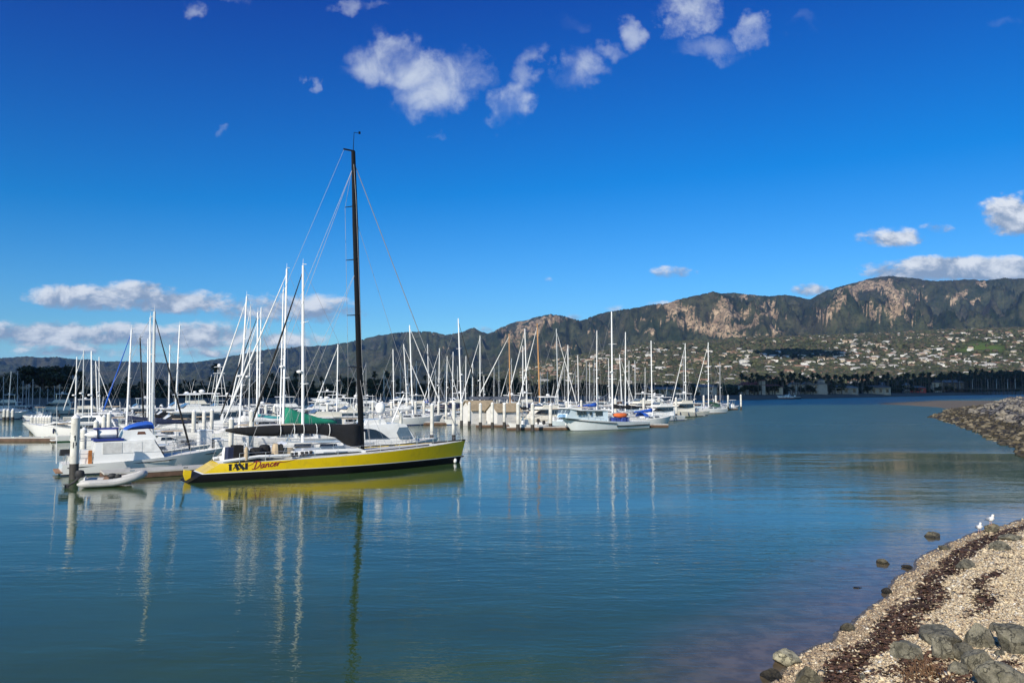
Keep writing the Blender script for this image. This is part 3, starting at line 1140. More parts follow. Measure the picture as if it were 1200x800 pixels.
G4 = 'trees along the beach promenade'
for k in range(54):
    px = 864 + (1216 - 864) * (k + random.random()) / 54
    t = np.interp(px, [860, 950, 1040, 1070, 1130, 1200], [447, 444, 446, 444, 436, 435]) + random.uniform(-3, 3.5)
    tree_at(px, shoreY_at(px) + 95 + random.random() * 70, t, random.choice(['broad', 'broad', 'tall']),
            'dark leafy tree among the buildings along the beach right of the marina', G4, wide=random.uniform(.8, 1.3))


# --- ground cover: bushes and small trees too many to count
def blob_field(pts, sizes, seed, mats, squash=.75):
    r = np.random.default_rng(seed)
    ico = bmesh.new()
    bmesh.ops.create_icosphere(ico, subdivisions=2, radius=1)
    bv = np.array([v.co[:] for v in ico.verts])
    bf = np.array([[v.index for v in f.verts] for f in ico.faces])
    ico.free()
    n, k = len(pts), len(bv)
    ph = r.random((n, 3)) * 6.28
    jit = 1 + .30 * np.sin(bv[None, :, 0] * 4.1 + ph[:, None, 0]) * np.sin(bv[None, :, 1] * 4.7 + ph[:, None, 1]) + .22 * r.normal(size=(n, k)) * .8
    V = pts[:, None, :] + bv[None] * jit[..., None] * sizes[:, None, None] * np.array([1, 1, squash])
    F = (bf[None] + (np.arange(n) * k)[:, None, None]).reshape(-1, 3)
    mi = np.repeat(r.integers(0, len(mats), n), len(bf))
    return np_mesh('bushes', V.reshape(-1, 3), F, mats, mi)


def under_leaves(pts, sz):
    base = [leaf_quads([(0, 0, 0), (.9, .2, .3), (-.8, .4, -.1)], [1.0, .8, .8], 60, .24, 300 + i, .8) for i in range(4)]
    V, F, MI, n = [], [], [], 0
    for k in range(len(pts)):
        v, f, mi = base[k % 4]
        a = k * 1.7
        c, s_ = math.cos(a), math.sin(a)
        w = v @ np.array([[c, s_, 0], [-s_, c, 0], [0, 0, 1]]) * sz[k] * np.array([1.1, 1.1, 1.0]) + pts[k]
        V.append(w)
        F.append(f + n)
        MI.append(mi)
        n += len(v)
    return np.concatenate(V), np.concatenate(F), M_LEAF, np.concatenate(MI)


def under():
    pts, sz = [], []
    for k in range(1500):
        px = random.uniform(-150, 1250)
        Y = shoreY_at(px) + random.uniform(48, 150) + (30 if px > 860 else 0)
        p = land_at(px, Y)
        s = random.uniform(1.2, 3.0) * (1.25 if px > 860 else 1)
        pts.append((p.x, p.y, p.z + s * .5))
        sz.append(s)
    tag(link_mesh('undergrowth', np_mesh('undergrowth', *under_leaves(np.array(pts), np.array(sz)))), kind='stuff')


under()

M_HILL = [mat('hill_leaf_dark', (0.022, 0.030, 0.014), .9, .3, .1), mat('hill_leaf_mid', (0.030, 0.038, 0.016), .9, .3, .1), mat('hill_leaf_light', (0.055, 0.060, 0.026), .9, .3, .1), mat('hill_leaf_brown', (0.060, 0.050, 0.030), .9, .3, .1)]


def hill_cover():
    pts, sz = [], []
    n = 0
    while n < 21000:
        px = random.uniform(560, 1290)
        Y = random.uniform(560, 2420) if random.random() < .75 else random.uniform(560, 1100)
        vh = float(np.interp(px, Upx, Vh))
        if Y < shoreY_at(px) + 150 or vh < 0.0005:
            continue
        p = land_at(px, Y)
        sy = 454 - (p.z - CAM_H) / Y * FP
        if abs(px - 1150) < 30 and abs(sy - 408) < 8 and random.random() < .85:
            continue
        s = random.uniform(2.2, 5.6) * (1.0 + .25 * (Y > 1800))
        pts.append((p.x, p.y, p.z + s * .35))
        sz.append(s)
        n += 1
    tag(link_mesh('hillside_trees', blob_field(np.array(pts), np.array(sz), 9, M_HILL, .8)), kind='stuff')


hill_cover()

# --- houses on the hill
WALLS = {'white': (0.66, 0.64, 0.59), 'cream': (0.50, 0.43, 0.33), 'tan': (0.38, 0.30, 0.22), 'grey': (0.45, 0.44, 0.43)}
ROOFS = {'terracotta': (0.25, 0.135, 0.090), 'brown': (0.13, 0.10, 0.075), 'pale grey': (0.36, 0.34, 0.31), 'white': (0.50, 0.48, 0.45)}
M_WIN = mat('window_glass_far', (0.03, 0.035, 0.045), .15, .2, .5)


def house_mesh(wall, roof, L, D, H, flat, wing, seed):
    mb = MB()
    r = random.Random(seed)

    def block(cx, cy, l, d, h, z0=-5):
        mb.box((cx, cy, (h + z0) / 2), (l, d, h - z0), 0, 0)
        if flat:
            mb.box((cx, cy, h + .2), (l + .6, d + .6, .4), 0, 1)
        else:
            rise = d * .22
            e = .7
            a = [(cx - l / 2 - e, cy - d / 2 - e, h), (cx + l / 2 + e, cy - d / 2 - e, h), (cx + l / 2 + e, cy + d / 2 + e, h), (cx - l / 2 - e, cy + d / 2 + e, h)]
            t = [(cx - l / 2 + d * .3, cy, h + rise), (cx + l / 2 - d * .3, cy, h + rise)]
            mb.add(a + t, [(0, 1, 5, 4), (2, 3, 4, 5), (1, 2, 5), (3, 0, 4), (3, 2, 1, 0)], 1)
        nwin = max(2, int(l / 3))
        for k in range(nwin):
            x = cx - l / 2 + l * (k + .5) / nwin
            for fl in range(1 if h < 4.5 else 2):
                mb.box((x, cy - d / 2 - .0, 1.6 + fl * 2.9), (l / nwin * .45, .16, 1.3), 0, 2)
    block(0, 0, L, D, H)
    if wing:
        block(L * .36, -D * .55, L * .34, D * .7, H * .8)
    return mb.mesh('house', [mat('wall_' + wall, WALLS[wall], .9, .1, .3), mat('roof_' + roof.replace(' ', '_'), ROOFS[roof], .9, .2, .8), M_WIN])


HT = []
_k = 0
for wall, roof in [('white', 'terracotta'), ('white', 'pale grey'), ('white', 'brown'), ('cream', 'terracotta'), ('cream', 'pale grey'), ('tan', 'brown'), ('tan', 'terracotta'), ('white', 'white'), ('cream', 'white')]:
    for flat, wing in ((False, False), (False, True), (True, True)):
        _k += 1
        rr = random.Random(_k)
        L, D, H = rr.uniform(12, 22), rr.uniform(8, 11), rr.choice([3.6, 3.8, 6.0])
        HT.append((house_mesh(wall, roof, L, D, H, flat, wing, _k),
                   f'small {wall} {"flat-roofed" if flat else "hip-roofed"} house with {roof} roof{" and a side wing" if wing else ""} on the far hillside'))


def house_spots(n, y0, y1, seed):
    r = random.Random(seed)
    out = []
    tries = 0
    while len(out) < n and tries < 120000:
        tries += 1
        px = r.uniform(612, 1275)
        Y = r.uniform(y0, y1)
        if Y < shoreY_at(px) + 190 or float(np.interp(px, Upx, Vh)) < .004:
            continue
        p = land_at(px, Y)
        sy = 454 - (p.z - CAM_H) / Y * FP
        # photo: dense between rows 408 and 436, thin bands above, a wooded dark patch near column 935
        w = np.interp(sy, [385, 392, 398, 406, 414, 424, 434, 442, 450], [.25, .6, .4, .3, .85, 1, 1, .8, .6])
        w *= np.interp(px, [612, 660, 720, 800, 900, 960, 1200], [.35, .55, .6, .45, .65, 1, 1])
        if abs(px - 935) < 45 and abs(sy - 409) < 8:
            w *= .06
        if abs(px - 860) < 40 and abs(sy - 405) < 8:
            w *= .3
        if abs(px - 1150) < 32 and abs(sy - 408) < 7:
            w *= .1
        if abs(px - 1065) < 22 and abs(sy - 405) < 5:
            w *= .15
        if r.random() > w:
            continue
        if any((p.x - q.x) ** 2 + ((p.y - q.y) * .6) ** 2 < 12 ** 2 for q, _ in out):
            continue
        out.append((p, px))
    return out


hs = house_spots(1650, 640, 2400, 5)
hs.sort(key=lambda t: t[0].y)
for p, px in hs[:290]:
    me, lab = random.choice(HT)
    o = link_mesh('hillside_house', me, None, (p.x, p.y, p.z + .8), -math.atan(p.x / p.y) + random.uniform(-.5, .5), random.uniform(.52, .8))
    tag(o, lab, 'house', 'houses spread over the hillside: ' + lab)


def far_houses(rest):
    V, F, MI = [], [], []
    nv = 0
    mats = []
    for p, px in rest:
        me, _ = random.choice(HT)
        a = -math.atan(p.x / p.y) + random.uniform(-.5, .5)
        s = random.uniform(.5, .78)
        M = Matrix.Translation((p.x, p.y, p.z + .8)) @ Matrix.Rotation(a, 4, 'Z') @ Matrix.Scale(s, 4)
        idx = []
        for m in me.materials:
            if m not in mats:
                mats.append(m)
            idx.append(mats.index(m))
        V += [tuple(M @ v.co) for v in me.vertices]
        for f in me.polygons:
            F.append(tuple(i + nv for i in f.vertices))
            MI.append(idx[f.material_index])
        nv = len(V)
    me = bpy.data.meshes.new('far_houses')
    me.from_pydata(V, [], F)
    for m in mats:
        me.materials.append(m)
    me.polygons.foreach_set('material_index', MI)
    tag(link_mesh('far_houses', me), kind='stuff')


far_houses(hs[290:])

# --- buildings along the beach
M_BW = mat('shore_white', (0.40, 0.345, 0.285), .85, .12, .2, dirt=(.25, .22, .18))
M_BC = mat('shore_cream', (0.5, 0.42, 0.32), .85, .12, .2)
M_BR = mat('shore_red_tile', (0.22, 0.055, 0.035), .85, .25, 1.2)
M_BG = mat('shore_grey_roof', (0.17, 0.16, 0.155), .85, .2, .6)
M_BD = mat('shore_dark', (0.10, 0.085, 0.075), .85, .2, .4)
M_RED = mat('shore_red_wall', (0.38, 0.07, 0.05), .8, .2, .5)


def shore_building(px0, px1, ytop, Y, wallm, roofm, label, storeys=2, tower=None, gable=False, arches=False):
    a, b = land_at(px0, Y), land_at(px1, Y)
    L = (b - a).length
    c = (a + b) / 2
    H = at((px0 + px1) / 2, ytop + 1.2, Y).z - c.z
    o = empty('shore_building', (c.x, c.y, c.z), -math.atan(c.x / c.y) * .7, label, 'building')
    D = 11
    rise = min(2.2, H * .25)
    hw = H - rise
    w = MB()
    w.box((0, 0, hw / 2 - .3), (L, D, hw + .6))
    if tower is not None:
        w.box((tower * L, -D / 2 + 1.6, (H + .6) / 2), (3.6, 3.8, H + .6))
    w.build('wall', wallm, o)
    r_ = MB()
    e = .8
    if gable:
        for k in range(int(L / 9) + 1):
            x = -L / 2 + L * (k + .5) / (int(L / 9) + 1)
            q = L / (int(L / 9) + 1) / 2 + .3
            r_.add([(x - q, -D / 2 - e, hw), (x + q, -D / 2 - e, hw), (x, -D / 2 - e, H), (x - q, D / 2 + e, hw), (x + q, D / 2 + e, hw), (x, D / 2 + e, H)],
                   [(0, 1, 2), (5, 4, 3), (0, 2, 5, 3), (2, 1, 4, 5), (1, 0, 3, 4)])
    else:
        r_.add([(-L / 2 - e, -D / 2 - e, hw), (L / 2 + e, -D / 2 - e, hw), (L / 2 + e, D / 2 + e, hw), (-L / 2 - e, D / 2 + e, hw), (-L / 2 + 3, 0, H), (L / 2 - 3, 0, H)],
               [(0, 1, 5, 4), (2, 3, 4, 5), (1, 2, 5), (3, 0, 4), (3, 2, 1, 0)])
    if tower is not None:
        x = tower * L
        r_.add([(x - 2.2, -D / 2 - .7, H + .6), (x + 2.2, -D / 2 - .7, H + .6), (x + 2.2, -D / 2 + 3.9, H + .6), (x - 2.2, -D / 2 + 3.9, H + .6), (x, -D / 2 + 1.6, H + 1.5)],
               [(0, 1, 4), (1, 2, 4), (2, 3, 4), (3, 0, 4), (3, 2, 1, 0)])
    r_.build('roof', roofm, o)
    nw = max(2, int(L / 4.2))
    sh = hw / storeys
    for s in range(storeys):
        for k in range(nw):
            x = -L / 2 + L * (k + .5) / nw
            m = MB()
            m.box((x, -D / 2, s * sh + sh * .5), (1.5, .2, sh * .52))
            m.build('window', M_WIN, o)
    if arches:
        m = MB()
        m.box((0, -D / 2 - 1.3, sh * .95), (L * .92, 2.4, .25))
        for k in range(nw + 1):
            m.box((-L * .45 + L * .9 * k / nw, -D / 2 - 2.3, sh * .42), (.4, .4, sh * .95))
        m.build('porch', M_BW, o)
    return o


shore_building(866, 893, 446, 430, M_BW, M_BR, 'white two-storey beachfront building with dark red tiled roof, right of the marina end', 2, tower=.42)
shore_building(893, 915, 449, 440, M_BC, M_BR, 'low cream beachfront building between the red roof building and the long white hotel', 1)
shore_building(925, 966, 445.5, 470, M_BW, M_BG, 'long white beachfront hotel with gables behind the beached white boats', 2, gable=True, tower=.35)
shore_building(968, 1002, 450.5, 490, M_BW, M_BG, 'long low white beachfront building right of the gabled hotel', 1, arches=True)
shore_building(1012, 1040, 450, 520, M_BC, M_BD, 'low cream building with dark roof on the beach left of the white tower block', 1, arches=True)
shore_building(1058, 1064, 447, 590, M_BW, M_BG, 'narrow white tower-like building among the palms behind the far beach', 3)
shore_building(1066, 1082, 451, 590, M_RED, M_BG, 'small dark red building at the shore end of the wharf', 1)
shore_building(1091, 1102, 444, 640, M_BC, M_BD, 'tan square building among dark trees behind the wharf', 2)
shore_building(1102, 1126, 444, 650, M_BD, M_BG, 'wide dark grey three-storey building behind the wharf', 3)
shore_building(1031, 1034, 446.5, 560, M_BW, M_BG, 'tiny pale building between palms left of the red building', 2)
shore_building(752, 800, 452, 390, M_BW, M_BG, 'long pale low building glimpsed behind the right-hand masts', 1, arches=True)
shore_building(40, 108, 468, 285, M_BG, M_BG, 'long low grey harbour shed in shade under the big dark tree', 1)
shore_building(812, 838, 449, 410, M_BW, M_BG, 'pale two-storey building behind the last masts of the marina', 2)

# --- wharf
def wharf():
    o = empty('wharf', (0, 0, 0), 0, 'long dark wooden wharf on many piles crossing behind the breakwater at far right', 'wharf')
    M_WD = mat('wharf_timber', (0.085, 0.068, 0.055), .9, .3, .6)
    pts = [Vector((*(land_at(1060, 640).xy), 4.4)), Vector((*(at(1130, 452, 640).xy), 5.2)), Vector((*(at(1420, 452, 640).xy), 5.2))]
    d = MB()
    r_ = MB()
    npile = 0
    for a, b in zip(pts, pts[1:]):
        dr = (b - a)
        L = dr.length
        rz = math.atan2(dr.y, dr.x)
        c = (a + b) / 2
        n = Vector((-dr.y, dr.x, 0)).normalized()
        d.slab(a - n * 4, b - n * 4, b + n * 4, a + n * 4, .55)
        for hh in (.5, 1.0):
            r_.tube(a - n * 3.9 + Vector((0, 0, hh)), b - n * 3.9 + Vector((0, 0, hh)), .06, None, 4)
        k = int(L / 7)
        for i in range(k):
            q = a + dr * (i + .5) / k
            r_.box(q - n * 3.9 + Vector((0, 0, .5)), (.15, .15, 1.0))
            for sgn in (-1, 1):
                if npile < 98:
                    m = MB()
                    p = q + n * 3.2 * sgn
                    m.tube((p.x, p.y, -1.5), (p.x, p.y, p.z - .55), .28, .26, 7)
                    m.build('pile', M_WD, o, True)
                    npile += 1
    d.build('deck', M_WD, o)
    r_.build('railing', M_WD, o)
    M_LP = mat('wharf_lamp_post', (0.5, 0.5, 0.48), .6, .1, 1)
    for px in (1097, 1125, 1140, 1158, 1168, 1181, 1190):
        p = at(px, 452, 640)
        e = empty('lamp_post', (p.x, p.y, 5.2 if px > 1128 else 4.9), 0, 'pale lamp post standing on the dark wharf at far right', 'lamp post', 'lamp posts on the wharf')
        m = MB()
        m.tube((0, 0, 0), (0, 0, 8), .16, .1, 6)
        m.build('post', M_LP, e, True)
        m = MB()
        m.box((0, -.5, 8.05), (.3, 1.2, .18), 0, 0, .8, .8)
        m.build('lamp_head', M_LP, e)


wharf()


# --- a cloud bank high behind the viewer: its shade lies over the waterfront, as in the photo
def cloud_bank(front, back, name, base=1060, seed=3):
    h0 = base + 40
    off = Vector((math.sin(SUN_AZ), math.cos(SUN_AZ), 0)) * (h0 / math.tan(SUN_EL))
    n, m = 150, 60
    fx, fy = resample(np.array([p[0] for p in front], float), np.array([p[1] for p in front], float), n)
    bx, by = resample(np.array([p[0] for p in back], float), np.array([p[1] for p in back], float), n)
    t = np.linspace(0, 1, m)[None, :]
    e = (fbm(np.arange(n) / 6.0, np.zeros(n), 4, seed) - .5) * 70
    X = fx[:, None] * (1 - t) + bx[:, None] * t + off.x
    Y = fy[:, None] * (1 - t) + by[:, None] * t + off.y + e[:, None]
    edge = np.minimum(np.minimum(t, 1 - t) * 5 + 0 * X, np.minimum(np.arange(n), n - 1 - np.arange(n))[:, None] / 12.0).clip(0, 1)
    bil = fbm(X / 120, Y / 120, 5, seed + 5)
    top = base + 10 + (30 + 130 * bil) * edge ** .5
    bot = base + 10 - 12 * edge * bil
    V = np.concatenate([np.stack([X.ravel(), Y.ravel(), top.ravel()], 1), np.stack([X.ravel(), Y.ravel(), bot.ravel()], 1)])
    g1 = grid_faces(n, m)
    F = np.concatenate([g1, g1[:, ::-1] + n * m])
    tag(link_mesh(name, np_mesh(name, V, F, mat('cloud_white', (0.85, 0.85, 0.87), 1.0, .03, .01, spec=0.0), smooth=True)), kind='structure')


cloud_bank([(-900, 120), (-300, 140), (-112, 148), (-72, 215), (-20, 250), (60, 290), (150, 300), (200, 395), (330, 505), (700, 640), (1200, 760)],
           [(-900, 700), (-300, 640), (-100, 600), (0, 600), (100, 600), (200, 640), (300, 720), (360, 760), (480, 900), (800, 1080), (1200, 1150)], 'cloud')
cloud_bank([(500, 1390), (545, 1370), (590, 1375), (640, 1400)], [(520, 1510), (560, 1560), (620, 1560), (665, 1500)], 'cloud', seed=9)

# ------------------------------------------------------------------ the marina: materials and boat builders
GEL = mat('gelcoat_white', (0.74, 0.74, 0.72), .25, .03, .6, dirt=(.5, .47, .4), dscale=.9, damt=.22, coat=.3)
GELC = mat('gelcoat_cream', (0.70, 0.66, 0.56), .3, .03, .6, dirt=(.45, .4, .32), dscale=.9, damt=.25, coat=.3)
GELB = mat('gelcoat_pale_blue', (0.60, 0.70, 0.74), .3, .03, .6, dirt=(.4, .42, .4), damt=.2, coat=.3)
GELG = mat('gelcoat_grey', (0.36, 0.38, 0.40), .3, .05, .6, dirt=(.25, .24, .22), damt=.3, coat=.3)
NAVY_H = mat('hull_navy', (0.016, 0.024, 0.055), .2, .1, .6, coat=.5)
DECK = mat('deck_white', (0.66, 0.65, 0.61), .7, .06, 1.5, dirt=(.4, .36, .3), dscale=2, damt=.35)
TEAK = mat('teak', (0.25, 0.14, 0.075), .7, .25, 3)
BOTT = {'red': mat('bottom_red', (0.17, 0.035, 0.03), .8, .2, 1), 'blue': mat('bottom_blue', (0.02, 0.045, 0.13), .8, .2, 1), 'black': mat('bottom_black', (0.005, 0.005, 0.006), .6, .2, 1, spec=.2), 'green': mat('bottom_green', (0.02, 0.06, 0.035), .8, .2, 1)}
STRIPE = {'red': mat('stripe_red', (0.30, 0.02, 0.02), .35, .05, 1), 'blue': mat('stripe_blue', (0.02, 0.06, 0.25), .35, .05, 1), 'black': mat('stripe_black', (0.015, 0.015, 0.018), .35, .05, 1), 'green': mat('stripe_green', (0.02, 0.12, 0.06), .35, .05, 1), 'white': GEL}
GLASS = mat('window_dark', (0.012, 0.015, 0.020), .06, .2, 1.2, spec=.8)
GLASSB = mat('window_bluish', (0.10, 0.14, 0.18), .08, .2, 1.2, spec=.8)
ALU = mat('mast_alloy', (0.62, 0.62, 0.61), .35, .05, 1, metal=.35)
MASTW = mat('mast_white', (0.80, 0.80, 0.78), .3, .04, .8)
MASTB = mat('mast_black', (0.005, 0.005, 0.006), .45, .1, 1, spec=.25)
MASTD = mat('mast_grey', (0.30, 0.31, 0.33), .4, .08, 1)
MASTT = mat('mast_wood', (0.42, 0.22, 0.085), .4, .15, .8, coat=.3)
MASTM = {'w': MASTW, 'a': ALU, 'b': MASTB, 'd': MASTD, 't': MASTT}
STEEL = mat('stainless', (0.60, 0.61, 0.62), .25, .03, 1, metal=.8)
WIRE = mat('rigging_wire', (0.22, 0.23, 0.25), .5, .05, 1)
RUBB = mat('black_rubber', (0.02, 0.02, 0.022), .7, .2, 3)
CANV = {k: mat('canvas_' + k, c, .85, .14, 2.2, .35, 5) for k, c in {
    'blue': (0.012, 0.085, 0.42), 'navy': (0.012, 0.020, 0.055), 'black': (0.006, 0.006, 0.007), 'white': (0.66, 0.66, 0.64), 'tan': (0.42, 0.33, 0.22), 'green': (0.008, 0.21, 0.125),
    'forest': (0.015, 0.060, 0.035), 'teal': (0.05, 0.30, 0.31), 'grey': (0.25, 0.27, 0.29), 'brown': (0.12, 0.07, 0.045), 'red': (0.33, 0.03, 0.04), 'orange': (0.62, 0.13, 0.03)}.items()}
HEAD0 = R(35)


class Hull:
    def __init__(s, L, B, fs, fb, draft=.5, rake=1.0, srake=.2, tw=.7, tmax=.42, kw=.9, bowp=2.1, sag=.06):
        s.L, s.B, s.fs, s.fb, s.d, s.rake, s.sr, s.tw, s.tm, s.kw, s.bp, s.sag = L, B, fs, fb, draft, rake, srake, tw, tmax, kw, bowp, sag

    def hb(s, t):
        if t < s.tm:
            return s.B / 2 * (s.tw + (1 - s.tw) * math.sin(math.pi / 2 * t / s.tm))
        return s.B / 2 * max(0.0, 1 - ((t - s.tm) / (1 - s.tm)) ** s.bp)

    def sheer(s, t):
        return s.fs + (s.fb - s.fs) * t ** 1.6 - s.sag * 4 * t * (1 - t)

    def x(s, t, z):
        q = 1 - max(z, -s.d) / s.sheer(t)
        return s.L * (t - .5) - s.rake * t ** 8 * q + s.sr * (1 - t) ** 8 * q

    def y(s, t, z):
        sh = s.sheer(t)
        k = s.kw - .42 * max(0, t - .35) ** 1.3
        b = s.hb(t)
        if z >= 0:
            return b * (k + (1 - k) * min(1, z / sh) ** .9)
        return b * k * math.sqrt(max(0, 1 - (z / s.d) ** 2))

    def at_x(s, x):
        return min(max(x / s.L + .5, 0), 1)

    def half(s, x, z=None):
        t = s.at_x(x)
        return s.y(t, s.sheer(t) if z is None else z)

    def build(s, name, mats, parent, boot=.12, stripe=.05, n=26, cap=True):
        """mats: topsides, stripe, bottom"""
        mb = MB()
        ts = [1 - (1 - i / n) ** 1.0 for i in range(n + 1)]
        rows = []
        for t in ts:
            sh = s.sheer(t)
            zs = [boot + (sh - boot) * f for f in (1, .85, .66, .44, .2)] + [boot, boot - stripe, -.02, -s.d * .55, -s.d]
            rows.append([(s.x(t, z), s.y(t, z), z) for z in zs])
        k = len(rows[0])
        for sg in (1, -1):
            vs = [(p[0], sg * p[1], p[2]) for r_ in rows for p in r_]
            for i in range(n):
                for j in range(k - 1):
                    mi = 0 if j < 5 else (1 if j == 5 else 2)
                    q = [vs[i * k + j], vs[i * k + j + 1], vs[(i + 1) * k + j + 1], vs[(i + 1) * k + j]]
                    mb.add(q, [(0, 1, 2, 3)], mi)
        a = rows[0]
        for j in range(k - 1):
            mi = 0 if j < 5 else (1 if j == 5 else 2)
            p, q = a[j], a[j + 1]
            mb.add([p, q, (q[0], -q[1], q[2]), (p[0], -p[1], p[2])], [(0, 1, 2, 3)], mi)
        me = mb.mesh(name, mats)
        bm = bmesh.new()
        bm.from_mesh(me)
        bmesh.ops.remove_doubles(bm, verts=bm.verts, dist=.0015)
        bmesh.ops.recalc_face_normals(bm, faces=bm.faces)
        bm.to_mesh(me)
        bm.free()
        me.polygons.foreach_set('use_smooth', [True] * len(me.polygons))
        me.set_sharp_from_angle(angle=R(40))
        return link_mesh(name, me, parent)

    def deck(s, parent, m, drop=.05, n=18, camber=.05):
        mb = MB()
        rings = []
        for i in range(n + 1):
            t = i / n * .992
            z = s.sheer(t) - drop
            y = max(s.y(t, z) - .03, .004)
            x = s.x(t, z)
            rings.append([(x, -y, z), (x, -y * .5, z + camber * .7), (x, 0, z + camber), (x, y * .5, z + camber * .7), (x, y, z)])
        vs = [p for r_ in rings for p in r_]
        fs = []
        for i in range(n):
            for j in range(4):
                fs.append((i * 5 + j, i * 5 + j + 1, i * 5 + j + 6, i * 5 + j + 5))
        mb.add(vs, fs)
        return mb.build('deck', m, parent, 'all')

    def rail(s, parent, t0, t1, h=.6, n=6, r=.016, inset=.06, m=None, name='guard_rail', sides=(1, -1), lines=2, seg=4):
        mb = MB()
        for sg in sides:
            pts = []
            for i in range(n + 1):
                t = t0 + (t1 - t0) * i / n
                z = s.sheer(t)
                pts.append(Vector((s.x(t, z), sg * max(s.y(t, z) - inset, .01), z)))
            for p in pts:
                mb.tube(p - Vector((0, 0, .04)), p + Vector((0, 0, h)), r, None, seg, 0, False)
            for k in range(lines):
                mb.path([p + Vector((0, 0, h * (k + 1) / lines)) for p in pts], r * .8, seg, 0, False)
        return mb.build(name, m or STEEL, parent)


def loc_rot(v, a):
    c, s = math.cos(a), math.sin(a)
    return Vector((v[0] * c - v[1] * s, v[0] * s + v[1] * c, v[2] if len(v) > 2 else 0))


PLACED = []          # (x, y, half length, half width, heading) of everything afloat


def clash(x, y, hl, hw, a):
    for (qx, qy, ql, qw, qa) in PLACED:
        v = loc_rot((x - qx, y - qy), -qa)
        if abs(v.x) < (hl + ql) * .80 and abs(v.y) < (hw + qw) * .86:
            return True
    return False


